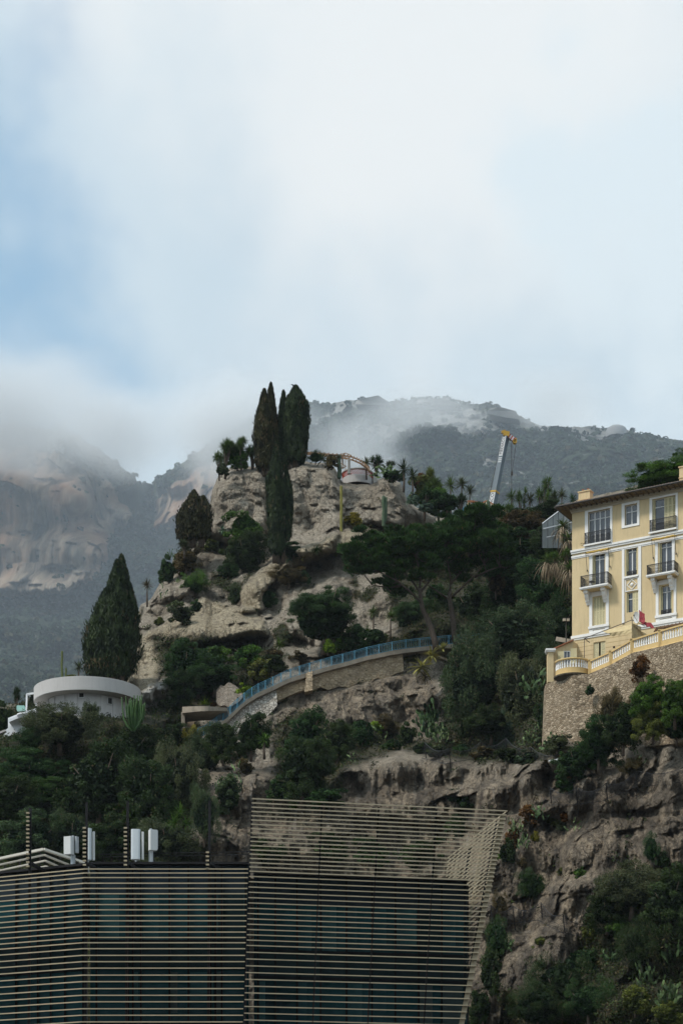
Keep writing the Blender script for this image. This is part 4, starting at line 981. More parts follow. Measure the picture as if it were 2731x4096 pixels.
yucca(1, 16, 686, 28, 'dk', 'dark dragon tree at the left frame edge', group='yuccas on the crag', d=153, wide=22)
B('mid', 3, 719, 22, 30, 'dk', 'dark round tree at the left frame edge under the dragon tree', 'tree', 'leafy_tree', GL, d=142)
B('mid', 36, 700, 20, 14, 'ol', 'grey bush behind the white terrace frame', group=GL, d=148)
B('olive', 60, 727, 74, 42, 'ol', 'airy grey green tree in front of the round white house', 'tree', 'leafy_tree', GL, d=127)
B('olive', 92, 715, 20, 28, 'ol', 'upright branch tree before the round house windows', 'tree', 'leafy_tree', GL, d=128)
B('olive', 30, 740, 34, 22, 'dg', 'left low part tree below the white stair', 'tree', 'leafy_tree', GL, d=126)
B('big', 128, 752, 66, 50, 'dk', 'dark dense tree right below the candelabra cactus', 'tree', 'leafy_tree', GL, d=124)
B('big', 98, 782, 78, 76, 'dk', 'largest dark dense tree in the lower left', 'tree', 'leafy_tree', GL, d=114)
B('big', 150, 790, 62, 70, 'dk', 'dark tree right of the largest dense one', 'tree', 'leafy_tree', GL, d=110)
B('pine', 28, 776, 86, 52, 'dg', 'green soft needled tree at the left frame edge', 'tree', 'low_pine', GL, d=118)
B('pine', 55, 800, 70, 44, 'pn', 'dark needled tree below the left edge one', 'tree', 'low_pine', GL, d=106)
B('olive', 180, 775, 52, 72, 'ol', 'grey olive tree left below the canopy', 'tree', 'olive_tree', GL, d=120)
B('olive', 206, 752, 44, 44, 'og', 'olive tree directly below the lower end of the blue railing', 'tree', 'olive_tree', GL, d=124)
B('big', 172, 735, 34, 24, 'dk', 'dark bush left of the canopy', group=GL, d=131)
B('fine', 191, 736, 24, 19, 'yw', 'yellow autumn bush at the lower end of the blue railing', group=GL, d=131)
B('small', 138, 812, 28, 22, 'gr', 'light green shrub behind the roof antennas', group=GL, d=99)
B('big', 30, 836, 68, 50, 'og', 'grey green tree behind the first screen post', 'tree', 'olive_tree', GL, d=92)
B('olive', 72, 836, 54, 52, 'og', 'grey green tree behind the left antennas', 'tree', 'olive_tree', GL, d=90)
B('big', 112, 838, 54, 46, 'dk', 'dark tree behind the second screen post', 'tree', 'leafy_tree', GL, d=92)
B('olive', 168, 842, 64, 48, 'ol', 'dull grey tree right of the antennas', 'tree', 'olive_tree', GL, d=88)
B('big', 8, 800, 60, 44, 'dk', 'dark tree cut by the left frame edge', 'tree', 'leafy_tree', GL, d=103)
B('olive', 204, 812, 34, 52, 'og', 'grey bush left of the pale lower rock', group=GL, d=99)
for i, (x, y, w_, lb) in enumerate([(180,808,22,'upper strap leaved plant on the dark slope'), (174,818,24,'lower strap leaved plant on the dark slope'), (186,820,18,'right strap leaved plant on the dark slope')]):
    agave(3, x, y, w_, 'gr', 'bright '+lb, name='strap_leaved_plant', cat='plant', d=97, squash=1.2)
pear(2, 200, 791, 12, 10, 'pl', 'small pale prickly pear above the pale lower rock', d=104)
pear(0, 222, 784, 22, 24, 'pl', 'pale green prickly pear on the olive bush above the pale rock', d=101)
B('mid', 228, 796, 32, 34, 'og', 'grey green bush carrying the pale prickly pear', group=GC, d=102.5)
pear(2, 236, 770, 16, 26, 'pl', 'climbing prickly pear along the rib over the grey bush', d=110)
B('small', 246, 768, 18, 14, 'bn', 'brown tuft on the rib between the trees', group=GC)
# slope under the path
B('big', 251, 733, 38, 42, 'dk', 'dark bush right against the white rubble wall', group=GC, d=129)
B('big', 223, 740, 40, 38, 'dk', 'dark bush left under the railing', group=GC, d=128)
yucca(2, 264, 733, 21, 'gr', 'bright green yucca below the white rubble wall', name='yucca', group='yuccas on the crag', d=124, wide=19)
B('big', 306, 733, 44, 44, 'dg', 'upper crown tree in the middle of the brown slope', 'tree', 'leafy_tree', GC, d=122)
B('big', 302, 768, 62, 66, 'dk', 'tall dark leafy tree directly above the louvred screen', 'tree', 'leafy_tree', GC, d=108)
B('mid', 282, 790, 30, 24, 'dg', 'low left bush at the tree foot above the screen', group=GC, d=106)
B('mid', 324, 796, 40, 20, 'dg', 'grey green bush at the screen top edge', group=GC, d=104)
B('big', 336, 742, 40, 34, 'dk', 'dark bush holding prickly pears on the ledge left', group=GC, d=119)
B('mid', 362, 730, 30, 28, 'dg', 'dark bush on the ledge among the prickly pears', group=GC, d=122)
B('fine', 385, 725, 30, 18, 'bn', 'dry grey brush on the brown slope ledge', group=GC, d=125)
B('small', 377, 728, 14, 10, 'br', 'yellow green spurge on the ledge', group=GC, d=120)
pear(2, 347, 746, 14, 22, 'pl', 'left hanging prickly pear on the ledge bush', d=117)
pear(0, 355, 728, 18, 20, 'pl', 'upper prickly pear on the ledge bush', d=118)
pear(2, 378, 730, 16, 18, 'pl', 'pale prickly pear at the right end of the ledge bushes', d=119)
pear(2, 351, 757, 12, 12, 'pl', 'lowest small prickly pear under the ledge bush', d=115)
pear(2, 322, 731, 9, 9, 'pl', 'single pale prickly pear on the leafy tree top', d=117)
pear(3, 430, 718, 40, 46, 'pc', 'largest prickly pear thicket beside the oaks', d=124)
pear(1, 440, 728, 26, 30, 'pl', 'paler part of the large prickly pear thicket', d=122)
B('mid', 407, 735, 18, 22, 'dk', 'dark bush left of the large prickly pear thicket', group=GC, d=118)
agave(1, 421, 660, 30, 'vg', 'big yellow striped agave hanging at the pine foot', name='agave', group='striped agaves by the pines', d=137, off=0)
agave(1, 431, 650, 22, 'vg', 'smaller striped agave right above the hanging one', name='agave', group='striped agaves by the pines', d=139)
agave(0, 442, 645, 16, 'vg', 'upright striped agave between the pine trunks', name='agave', group='striped agaves by the pines', d=140)
agave(2, 424, 672, 20, 'bn', 'dead hanging leaves beneath the big striped agave', name='dead_agave', cat='agave', group='striped agaves by the pines', d=137)
B('olive', 508, 727, 44, 36, 'bl', 'blue grey bush on the ledge below the oaks', group=GC, d=119)
B('mid', 470, 724, 30, 24, 'dk', 'shadowy bush between the large pear thicket and the blue grey bush', group=GC, d=123)
pear(1, 534, 675, 32, 42, 'pc', 'dark prickly pear climbing beside the yellow annex corner', d=119)
pear(1, 531, 733, 28, 26, 'pl', 'pale prickly pear right of the blue grey bush', d=116)
pear(3, 552, 740, 30, 24, 'pl', 'pink tinged prickly pear at the foot of the stone wall', d=115)
pear(0, 541, 722, 20, 18, 'pc', 'upper small prickly pear by the stone wall foot', d=117)
pear(0, 473, 727, 20, 22, 'yg', 'yellowing prickly pear under the oaks', d=121)
B('mid', 543, 715, 20, 34, 'dk', 'dark creeper clinging to the left edge of the stone wall', group=GC, d=113.0)
B('small', 541, 696, 14, 20, 'dg', 'green weed tuft at the upper left corner of the stone wall', group=GC, d=114.2)
B('mid', 556, 742, 26, 18, 'ol', 'grey scrub along the foot of the stone wall', group=GC, d=110.5)
B('small', 590, 690, 10, 10, 'dg', 'small weed growing out of the stone wall face', group=GC, d=111)
for i, (x, y, w_, h_, c) in enumerate([(420,748,24,12,'dk'),(441,751,26,12,'ol'),(463,749,22,14,'dg'),(486,753,28,12,'bn'),(506,755,26,13,'dk'),(529,757,26,13,'og'),(393,744,20,14,'dg'),(548,763,18,10,'bn')]):
    B('small' if i % 2 else 'mid', x, y, w_, h_, c, ['first','second','third','fourth','fifth','sixth','left outermost','right outermost'][i]+' low bush along the netted ledge under the large oaks', group='low bushes on the netted ledge')
# hanging yuccas beside the house
for i, (x, y, h_) in enumerate([(562,520,30),(567,532,32),(546,553,34),(555,551,36),(564,548,40),(569,562,34)]):
    b_ = ['topmost', 'second', 'left lowest', 'middle', 'full right', 'lowest right'][i]
    o = yucca([2,2,2,3,3,2][i], x, y, h_*.55, 'sp', b_+' hanging yucca beside the yellow house corner', name='hanging_yucca', cat='yucca', group='hanging yuccas beside the yellow house', d=128-i*.7, wide=16)
    rr = np.random.RandomState(i); v, f, t = strap_leaves(rr, (0,0,1.0), (0,0,-1), 70, 2.4, .05, 1.4, -.3); me_ = np_mesh('dead_leaves', v, f); me_.materials.append(DEADL); link('dead_leaves', me_, parent=o)
# the right hand cliff
B('fine', 641, 698, 30, 34, 'bn', 'upper grey green bush hanging on the stone wall', group=GC, d=107.5)
B('olive', 611, 712, 34, 44, 'bn', 'brown green bush climbing the right of the stone wall', group=GC, d=107)
B('big', 598, 742, 48, 46, 'dg', 'dark green bush on the diagonal under the stone wall', group=GC, d=107)
B('big', 576, 762, 46, 38, 'dg', 'lower bush of the green diagonal', group=GC, d=107)
B('mid', 566, 778, 32, 24, 'dg', 'end bush of the diagonal, with rusty leaves beside it', group=GC, d=105)
B('small', 573, 775, 18, 16, 'rd', 'rusty orange spurge at the end of the green diagonal', name='spurge', group=GC, d=103)
B('small', 564, 756, 10, 8, 'rd', 'little rusty tuft on the ledge edge', name='spurge', group=GC, d=107)
B('big', 622, 726, 44, 44, 'dk', 'dark bush under the bright green shrub', group=GC, d=106)
B('big', 650, 695, 44, 36, 'gr', 'bright leafy shrub left of the right frame edge', group=GC, d=104)
B('big', 674, 700, 44, 44, 'gr', 'bright leafy shrub cut by the right frame edge', group=GC, d=103)
B('big', 652, 722, 40, 34, 'yg', 'yellow green lower part shrub at the right edge', group=GC, d=104)
B('mid', 676, 728, 34, 26, 'dg', 'green shrub at the right edge below the bright ones', group=GC, d=104)
B('small', 638, 668, 20, 22, 'rd', 'pinkish flowering valerian on the stone wall', name='flowering_bush', group=GC, d=107)
B('fine', 634, 767, 30, 20, 'bn', 'thin grey brush on the right cliff step', group=GC)
pear(2, 636, 755, 16, 20, 'pc', 'small prickly pear on the dark right cliff step', d=108)
pear(1, 514, 820, 18, 30, 'pl', 'pale prickly pear at the top right corner of the screen', d=95)
pear(1, 523, 836, 18, 26, 'pl', 'lower prickly pear beside the screen edge', d=94)
pear(1, 540, 806, 24, 26, 'pl', 'prickly pear among the yellow spurges', d=97)
pear(2, 574, 824, 18, 16, 'pl', 'single prickly pear on the bare right cliff', d=98)
B('small', 513, 835, 16, 24, 'rd', 'rusty orange spurge hanging by the screen edge', name='spurge', group=GC, d=95)
B('small', 505, 852, 18, 24, 'dk', 'dark weeds under the rusty spurge by the screen', group=GC, d=95)
B('small', 532, 815, 22, 16, 'rd', 'orange spurge between the prickly pears', name='spurge', group=GC, d=98)
B('mid', 551, 814, 34, 22, 'yg', 'yellow green spurge clump on the right cliff', name='spurge', group=GC, d=98)
B('small', 533, 837, 10, 10, 'yw', 'small yellow spurge ball on the cliff', name='spurge', group=GC, d=94)
B('small', 564, 815, 14, 10, 'rd', 'rusty end of the spurge clump', name='spurge', group=GC, d=98)
B('fine', 562, 826, 16, 12, 'ol', 'grey tuft under the spurge clump', group=GC, d=97)
B('mid', 504, 855, 14, 12, 'gr', 'green weeds beside the screen edge', group=GC, d=93)
B('fine', 531, 885, 34, 30, 'dg', 'dark shrub hanging alone on the bare cliff', group=GC, d=93.5)
B('small', 560, 871, 9, 7, 'yg', 'left little yellow cushion on the bare cliff', group=GC)
B('small', 578, 872, 14, 10, 'gr', 'right little green cushion on the bare cliff', group=GC)
B('small', 520, 863, 12, 9, 'bn', 'brown tuft on the bare cliff under the prickly pear', group=GC)
B('fine', 650, 848, 18, 30, 'dg', 'upright plant in the right cliff fissure', group=GC)
B('small', 658, 860, 18, 16, 'dk', 'dark weed below the fissure plant', group=GC)
B('olive', 630, 888, 70, 48, 'ol', 'wide grey bush at the top of the lower right thicket', group=GC, d=93)
B('big', 668, 900, 60, 60, 'dk', 'dark bush at the right edge of the thicket', group=GC, d=93)
B('big', 606, 908, 48, 40, 'dk', 'dark bush at the left of the lower right thicket', group=GC, d=92)
B('mid', 633, 892, 28, 26, 'br', 'bright yellow green clump in the lower right thicket', group=GC, d=90)
B('mid', 620, 925, 28, 18, 'gr', 'second bright clump lower in the thicket', group=GC, d=89)
B('mid', 592, 930, 24, 20, 'yg', 'dull yellow green bush on the thicket edge', group=GC, d=89)
B('small', 538, 941, 12, 10, 'yg', 'ochre tuft on the lower bare cliff', group=GC)
B('olive', 640, 945, 50, 50, 'dk', 'thin branched dark bush in the middle of the thicket', group=GC, d=89)
pear(1, 612, 950, 26, 26, 'pc', 'left prickly pear in the lower right thicket', d=87)
pear(1, 645, 965, 24, 40, 'pc', 'middle prickly pear in the lower right thicket', d=87)
pear(3, 672, 940, 28, 46, 'pc', 'upper prickly pear at the right edge of the thicket', d=87)
pear(3, 668, 990, 34, 40, 'pc', 'lowest prickly pear at the right frame edge', d=84)
B('mid', 634, 1000, 34, 26, 'yg', 'yellow green spurge low at the right', name='spurge', group=GC, d=83)
B('mid', 668, 1014, 40, 24, 'yg', 'last spurge at the bottom right corner', name='spurge', group=GC, d=82)
B('fine', 560, 985, 66, 56, 'dk', 'large dark shrub at the bottom centre right', group=GC, d=83)
B('fine', 537, 1006, 60, 44, 'dk', 'dark shrub touching the bottom edge', group=GC, d=81)
B('fine', 588, 1000, 50, 40, 'dg', 'dark shrub right of the bottom centre one', group=GC, d=82)
B('mid', 578, 962, 40, 32, 'dg', 'green bush above the bottom dark shrubs', group=GC, d=86)
pear(0, 575, 975, 16, 20, 'pc', 'small prickly pear on the bottom dark shrub', d=80)
B('fine', 497, 940, 30, 44, 'dg', 'dark bush along the lower right of the screen', group=GC, d=88)
B('mid', 489, 972, 26, 44, 'dk', 'dark bush lower along the screen', group=GC, d=86)
B('mid', 482, 1005, 26, 34, 'dk', 'lowest dark bush along the screen', group=GC, d=84)
pear(2, 507, 945, 16, 18, 'pc', 'faded prickly pear in the bush by the screen', d=86)
B('fine', 500, 905, 16, 26, 'bn', 'brown brush along the screen edge', group=GC, d=90)
# behind the top of the screen
for i, (x, y, w_, c) in enumerate([(268,855,40,'dk'),(330,845,40,'dk'),(372,850,36,'dg'),(420,850,44,'dk'),(458,822,24,'dk')]):
    B('mid', x, y, w_, 26, c, ['first', 'second', 'third', 'fourth', 'fifth'][i]+' dark bush from the left behind the screen slats', group='bushes seen through the screen', d=84+i)
for i, (x, y) in enumerate([(318,848),(400,852)]): pear(0, x, y, 26, 14, 'pc', ['left', 'right'][i]+' prickly pear seen through the screen slats', d=80)
B('mid', 465, 800, 28, 16, 'dg', 'green bush under the overhang right above the screen', group=GC, d=99)
B('mid', 452, 794, 22, 14, 'dg', 'small bush left under the overhang above the screen', group=GC, d=100)
# pine head behind the yellow house
B('pine', 668, 480, 92, 40, 'gr', 'green pine crown rising behind the yellow house roof', 'tree', 'low_pine', None, d=132)
B('pine', 690, 470, 60, 36, 'pn', 'taller pine crown behind the right chimney', 'tree', 'low_pine', None, d=134)
# crow
def crow():
    m = MB(); P_ = [(-.30,.10),(-.18,.14),(-.05,.19),(.06,.23),(.13,.27),(.17,.27),(.205,.255),(.25,.245)]; R = [.02,.06,.085,.08,.05,.05,.03,.004]
    b_ = W(292.3, 386.6, 177.4); e = empty('crow', b_, math.pi)
    m.tube([(x, 0, z+.02*(x < 0)-max(0, -x)*.5) for (x, z) in P_], R, 8); m.build('body', mat('black_feathers', (.01,.01,.012), .5), e, True)
    for s in (-1, 1): MB().tube([(.0, s*.03, .16), (.01, s*.03, .0)], .012, 5).build('leg', mat('black_feathers', (0,0,0)), e)
    MB().hexa([(-.5,-.04,-.16),(-.25,-.06,.02),(-.25,.06,.02),(-.5,.04,-.16)], [(-.5,-.04,-.14),(-.25,-.06,.06),(-.25,.06,.06),(-.5,.04,-.14)]).build('tail', mat('black_feathers', (0,0,0)), e)
    tag(e, 'black crow perched on the tip of the right tall cypress', 'bird')
crow()
# ------------------------------------------------------------------ the yellow apartment house
FK = F*K
YEL = mat('ochre_render', (.56,.44,.255), .85, var=.07, scale=.6, bmp=.004, dirt=.38)
WHT = mat('white_trim', (.72,.71,.68), .7, var=.06, scale=1.5, dirt=.15)
SHU = mat('cream_shutter', (.56,.50,.30), .6, var=.08, scale=2)
IRN = mat('black_iron', (.02,.02,.022), .5, var=.2, scale=6)
GLS = mat('window_glass', (.03,.035,.045), .06, var=.3, scale=.4, spec=.9)
FRM = mat('white_window_frame', (.62,.62,.60), .5, var=.05)
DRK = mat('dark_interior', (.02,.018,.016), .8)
CLO = mat('yellow_awning_cloth', (.55,.36,.09), .8, var=.2, scale=3)
TIL = mat('roof_tiles', (.33,.14,.075), .9, var=.35, scale=5, bmp=.03)
GUT = mat('dark_gutter', (.05,.045,.04), .6, var=.2)
Ax, Ay = (571.2-CX)/F*117, 117*K; TH = math.atan2(-.5009, .8655)
yb = empty('apartment_house', (Ax, Ay, 0), TH); tag(yb, 'yellow apartment house with white trim, iron balconies and cream shutters on the stone wall', 'building')
def fz(zx, zy):
    px = 536.9+zx/9.911; py = 462+zy/9.911; p = (px-CX)/FK
    u = (p*Ay-Ax)/(.8655+.5009*p); d = Ay-.5009*u
    return u, CZ+(HY-py)/FK*d
def rect(x0, x1, yt, yb_): 
    """zoom left, right, top at left, bottom at left -> u0, u1, z0, z1"""
    u0, z1 = fz(x0, yt); _, z0 = fz(x0, yb_); return u0, fz(x1, yt)[0], z0, z1
Z = lambda zx, zy: fz(zx, zy)[1]
U = lambda zx: fz(zx, 1000)[0]
ZROOF = Z(340, 470); ZBASE = 45.0; UMAX = 15.5; DEEP = 11.0
holes = dict(w1=rect(500,718,500,822), w2=rect(862,985,432,632), w3=rect(1135,1365,372,692), w4=rect(545,662,920,1232), w5=rect(872,985,862,1133), w6=rect(1203,1330,800,1108),
             w7=rect(550,665,1342,1627), w5b=rect(878,995,1298,1496), w8=rect(1212,1330,1232,1517), g1=rect(552,670,1790,1965))
# repeats of the same windows on the part of the front beyond the frame
for k, s in (('x1','w2'),('x2','w5'),('x3','w5b')):
    a = holes[s]; holes[k] = (a[0]+5.6, a[1]+5.6, a[2], a[3])
def wall_holes(u0, u1, z0, z1, hs, rev=.28):
    us = sorted({u0, u1}|{q for h in hs for q in h[:2]}); zs = sorted({z0, z1}|{q for h in hs for q in h[2:]}); m = MB()
    for i in range(len(us)-1):
        for j in range(len(zs)-1):
            cu = (us[i]+us[i+1])/2; cz = (zs[j]+zs[j+1])/2
            if any(h[0] < cu < h[1] and h[2] < cz < h[3] for h in hs): continue
            m.add([(us[i],0,zs[j]),(us[i+1],0,zs[j]),(us[i+1],0,zs[j+1]),(us[i],0,zs[j+1])], [(0,1,2,3)])
    for h in hs:
        a, b, c, d = h
        for q in ([(a,0,c),(a,rev,c),(a,rev,d),(a,0,d)], [(b,0,c),(b,0,d),(b,rev,d),(b,rev,c)], [(a,0,c),(b,0,c),(b,rev,c),(a,rev,c)], [(a,0,d),(a,rev,d),(b,rev,d),(b,0,d)]): m.add(q, [(0,1,2,3)])
    return m
m = wall_holes(0, UMAX, ZBASE, ZROOF, list(holes.values()))
for a, b in (((0,0),(0,DEEP)), ((0,DEEP),(UMAX,DEEP)), ((UMAX,DEEP),(UMAX,0))):
    m.add([(a[0],a[1],ZBASE),(b[0],b[1],ZBASE),(b[0],b[1],ZROOF),(a[0],a[1],ZROOF)], [(0,1,2,3)])
m.build('wall', YEL, yb)
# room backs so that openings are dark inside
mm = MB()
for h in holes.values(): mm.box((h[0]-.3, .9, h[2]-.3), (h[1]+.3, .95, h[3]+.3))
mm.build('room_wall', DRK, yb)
def window(key, cols, transom=None, open_=False, y=.2, fr=.06, cm=FRM):
    u0, u1, z0, z1 = holes[key]; m = MB(); g = MB()
    if open_: pass
    m.box((u0,y,z0), (u0+fr,y+.06,z1)); m.box((u1-fr,y,z0), (u1,y+.06,z1)); m.box((u0+fr,y,z1-fr), (u1-fr,y+.06,z1)); m.box((u0+fr,y,z0), (u1-fr,y+.06,z0+fr))
    iu0, iu1, iz0, iz1 = u0+fr, u1-fr, z0+fr, z1-fr
    if transom: zt = iz0+(iz1-iz0)*transom; m.box((iu0,y-.01,zt-.03), (iu1,y+.05,zt+.03))
    for k in range(1, cols):
        u = iu0+(iu1-iu0)*k/cols; m.box((u-.045,y-.005,iz0), (u+.045,y+.055,iz1))
    g.box((iu0,y+.025,iz0), (iu1,y+.035,iz1))
    w_ = m.build('window', cm, yb); g.build('pane', GLS, w_); return w_
def shutter(u0, u1, z0, z1, y, dy=0.0, rails=2, m_=SHU, name='shutter', parent=None, slat=.055):
    """louvred leaf from (u0,y) to (u1,y+dy)"""
    L = math.hypot(u1-u0, dy); a = math.atan2(dy, u1-u0); m = MB(); s = .05
    m.box((0,0,0),(s,.035,z1-z0)); m.box((L-s,0,0),(L,.035,z1-z0))
    zr = [0]+[(z1-z0)*(k+1)/rails-s for k in range(rails)]
    for z in zr: m.box((s,.002,z),(L-s,.033,z+s))
    n = max(4, int((z1-z0)/slat))
    for k in range(n):
        z = s+(z1-z0-2*s)*k/n
        m.hexa([(s,.004,z),(L-s,.004,z),(L-s,.010,z),(s,.010,z)], [(s,.024,z+slat*.8),(L-s,.024,z+slat*.8),(L-s,.030,z+slat*.8),(s,.030,z+slat*.8)])
    M = Matrix.Translation((u0, y, z0)) @ Matrix.Rotation(a, 4, 'Z')
    v = [M @ Vector(p) for p in m.v]; m.v = [tuple(p) for p in v]
    return m.build(name, m_, parent or yb)
def frame(o, i, t=.05, sill=False, name='window_surround'):
    """white band between outer and inner rectangles"""
    m = MB(); a, b, c, d = o; e, f, g, h = i
    m.box((a,-t,c),(e,0.002,d)); m.box((f,-t,c),(b,0.002,d)); m.box((e,-t,h),(f,0.002,d))
    if g > c+.03: m.box((e,-t,c),(f,0.002,g))
    return m.build(name, WHT, yb)
frame(rect(468,740,482,868), holes['w1']); frame(rect(832,1008,405,660), holes['w2']); frame(rect(1108,1388,350,722), holes['w3'])
window('w1', 4, .78); window('w2', 2, .68); w3 = window('w3', 2, .76)
window('w4', 2, .85); window('w5', 2, .9); window('w6', 2, .85); window('w5b', 2, .7); window('w8', 2, .8)
for k, c in (('x1',2),('x2',2),('x3',2)): window(k, c, .8)
a = holes['w3']; wd = a[1]-a[0]
for k, (p, q, dy) in enumerate([(.50,.66,.0),(.66,.84,.0),(.84,.99,.10)]): shutter(a[0]+wd*p+.005, a[0]+wd*q-.005, a[2]+.05, a[3]-.03, .08, dy)
shutter(a[0]+.02, a[0]+.2, a[2]+.05, a[3]-.03, .02, .12)
for k in ('w4','w6','w5','w8'):
    a = holes[k]; shutter(a[0]+.02, a[0]+.16, a[2]+.02, a[3]-.02, -.02, .18); 
    if k in ('w5','w8'): shutter(a[1]-.16, a[1]-.02, a[2]+.02, a[3]-.02, .16, -.16)
for k in range(4):
    a = holes['w7']; q = (a[1]-a[0])/4; shutter(a[0]+q*k+.006, a[0]+q*(k+1)-.006, a[2]+.01, a[3]-.01, .06)
a = holes['w5b']
for k in range(2): q = (a[1]-a[0])/4; shutter(a[0]+q*(k+2)+.005, a[0]+q*(k+3)-.005, a[2]+.01, a[3]-.01, .06)
shutter(a[0]+.02, a[0]+.14, a[2]+.01, a[3]-.01, 0, .15)
a = holes['g1']; q = (a[1]-a[0])
for p0, p1, dy in ((.02,.42,.0),(.58,.98,.0)): shutter(a[0]+q*p0, a[0]+q*p1, a[2]+.01, a[3]-.02, .07, dy)
# white bands, cornice, eaves
def band(z0, z1, t, name='string_course', m_=WHT, u0=-.03): return MB().box((u0-t*.3,-t,z0),(UMAX+.1,.002,z1)).build(name, m_, yb)
zz = Z(340, 882); band(zz-.16, zz, .16); band(zz-.30, zz-.165, .10)
zz = Z(340, 945); band(zz-.08, zz+.06, .07); band(zz-.18, zz-.085, .035)
zz = Z(340, 1742); band(zz-.12, zz+.10, .12); band(zz-.26, zz-.125, .06)
cm_ = mat('grey_cornice', (.42,.37,.28), .8, var=.08)
band(ZROOF-.36, ZROOF-.22, .10, 'cornice', cm_); band(ZROOF-.215, ZROOF-.02, .22, 'cornice', cm_)
OV = 1.0
m = MB(); m.box((-OV,-OV,ZROOF-.02),(UMAX+OV,DEEP+OV,ZROOF+.05)); m.build('eaves', mat('eaves_wood', (.16,.12,.07), .8, var=.2), yb)
m = MB()
for k in range(int((UMAX+1.6)/.45)): m.box((-.9+k*.45,-OV+.05,ZROOF-.13),(-.9+k*.45+.09,-.23,ZROOF-.025))
m.build('rafter', mat('rafter_wood', (.10,.075,.05), .8), yb)
m = MB(); m.tube([(-OV,-OV-.07,ZROOF+.05),(UMAX+OV,-OV-.07,ZROOF+.05)], .085, 8); m.tube([(-OV-.07,-OV,ZROOF+.05),(-OV-.07,DEEP+OV,ZROOF+.05)], .085, 8); m.build('gutter', GUT, yb)
m = MB(); zr = ZROOF+.06; a = (-OV,-OV); rz = zr+2.3
hx = DEEP/2
m.add([(-OV,-OV,zr),(UMAX+OV,-OV,zr),(UMAX+OV,DEEP+OV,zr),(-OV,DEEP+OV,zr),(hx-OV,hx,rz),(UMAX+OV-hx,hx,rz)], [(0,1,5,4),(1,2,5),(2,3,4,5),(3,0,4)])
n = int((UMAX+2*OV)/.24)
for k in range(n):
    u = -OV+.12+k*.24; e = min(u+OV, UMAX+OV-u, hx+OV)*.98
    m.tube([(u,-OV-.05,zr+.03),(u,-OV+e,zr+.03+e*2.3/(hx+OV))], .07, 5)
roof = m.build('roof', TIL, yb)
def chimney(u, y, w_, d_, h_, z0):
    m = MB(); m.box((u,y,z0),(u+w_,y+d_,z0+h_)); m.box((u-.06,y-.06,z0+h_),(u+w_+.06,y+d_+.06,z0+h_+.09)); m.box((u-.05,y-.05,z0+.3),(u+w_+.05,y+d_+.05,z0+.36))
    c = m.build('chimney', YEL, roof)
    p = MB()
    for k in (.25,.7):
        p.lathe((u+w_*k,y+d_*.5,z0+h_+.09), [(.0,0),(.09,0),(.07,.18),(.10,.2),(.10,.25),(0,.28)], 8)
    p.build('chimney_pot', TIL, roof); return c
chimney(U(375)+.15, .25, 1.0, .7, .95, ZROOF+.4); chimney(U(1372)+.15, .25, 1.3, .8, 1.15, ZROOF+.55)
# railings
def iron_rail(m, p, q, z0, h, sp=.10):
    p = Vector((*p, z0)); q = Vector((*q, z0)); L = (q-p).length; d = (q-p)/L; up = Vector((0,0,1))
    for z, t in ((.05,.025),(h*.16,.018),(h*.80,.018),(h,.045)): m.bar(p+up*z, q+up*z, t, t)
    n = max(2, round(L/sp))
    for k in range(n+1):
        b = p+d*L*k/n; m.bar(b+up*.05, b+up*h, .022)
        if k < n:
            c = b+d*L/n*.5
            for zc, rr in ((h*.90,.04),(h*.62,.045),(h*.50,.035),(h*.34,.045),(h*.24,.03)):
                ring = [c+d*math.cos(t)*rr+up*(zc+math.sin(t)*rr) for t in [i*math.pi/3 for i in range(7)]]
                m.tube(ring, .008, 3)
for r_, dp in ((rect(475,722,718,830), .22), (rect(1118,1375,592,706), .22)):
    m = MB(); iron_rail(m, (r_[0],-dp), (r_[1],-dp), r_[2]+.02, r_[3]-r_[2])
    iron_rail(m, (r_[0],-dp), (r_[0],0), r_[2]+.02, r_[3]-r_[2]); iron_rail(m, (r_[1],-dp), (r_[1],0), r_[2]+.02, r_[3]-r_[2])
    s = MB().box((r_[0]-.08,-dp-.07,r_[2]-.13),(r_[1]+.08,0,r_[2])).build('window_sill', WHT, yb); m.build('railing', IRN, s)
for k in ('w5','w8'):
    a = holes[k]; m = MB(); iron_rail(m, (a[0],.06), (a[1],.06), a[2]+.02, .34); m.build('window_guard', IRN, yb)
# pilasters, sills and panels round the tall windows
def pil(x0, x1, yt, ybm, t=.06, name='pilaster'):
    a = rect(x0, x1, yt, ybm); m = MB(); m.box((a[0],-t,a[2]),(a[1],.002,a[3])); m.box((a[0]-.03,-t-.03,a[3]-.12),(a[1]+.03,.002,a[3]-.02)); return m.build(name, WHT, yb)
pil(512,543,922,1262); pil(672,703,893,1210); pil(1165,1190,795,1120); pil(1330,1357,765,1075)
pil(512,541,1292,1645); pil(676,705,1258,1612); pil(1170,1198,1195,1530); pil(1348,1373,1160,1500)
def lint(x0, x1, yt, ybm, t=.05): a = rect(x0, x1, yt, ybm); return MB().box((a[0],-t,a[2]),(a[1],.002,a[3])).build('lintel', WHT, yb)
lint(543,672,915,922); lint(541,676,1293,1338,.04); lint(1198,1348,1180,1222,.04)
def sillp(x0, x1, yt, y1, y2, y3):
    a = rect(x0, x1, yt, y3); zs = Z(x0, y1); s = MB(); s.box((a[0],-.14,zs),(a[1],.002,a[3])); s.build('window_sill', WHT, yb)
    m = MB(); m.box((a[0]+.05,-.06,a[2]),(a[0]+.38,.002,zs)); m.box((a[1]-.38,-.06,a[2]),(a[1]-.05,.002,zs)); m.box((a[0]+.38,-.04,zs-.12),(a[1]-.38,.002,zs)); m.box((a[0]+.38,-.04,a[2]),(a[1]-.38,.002,a[2]+.2)); m.build('apron_panel', WHT, yb)
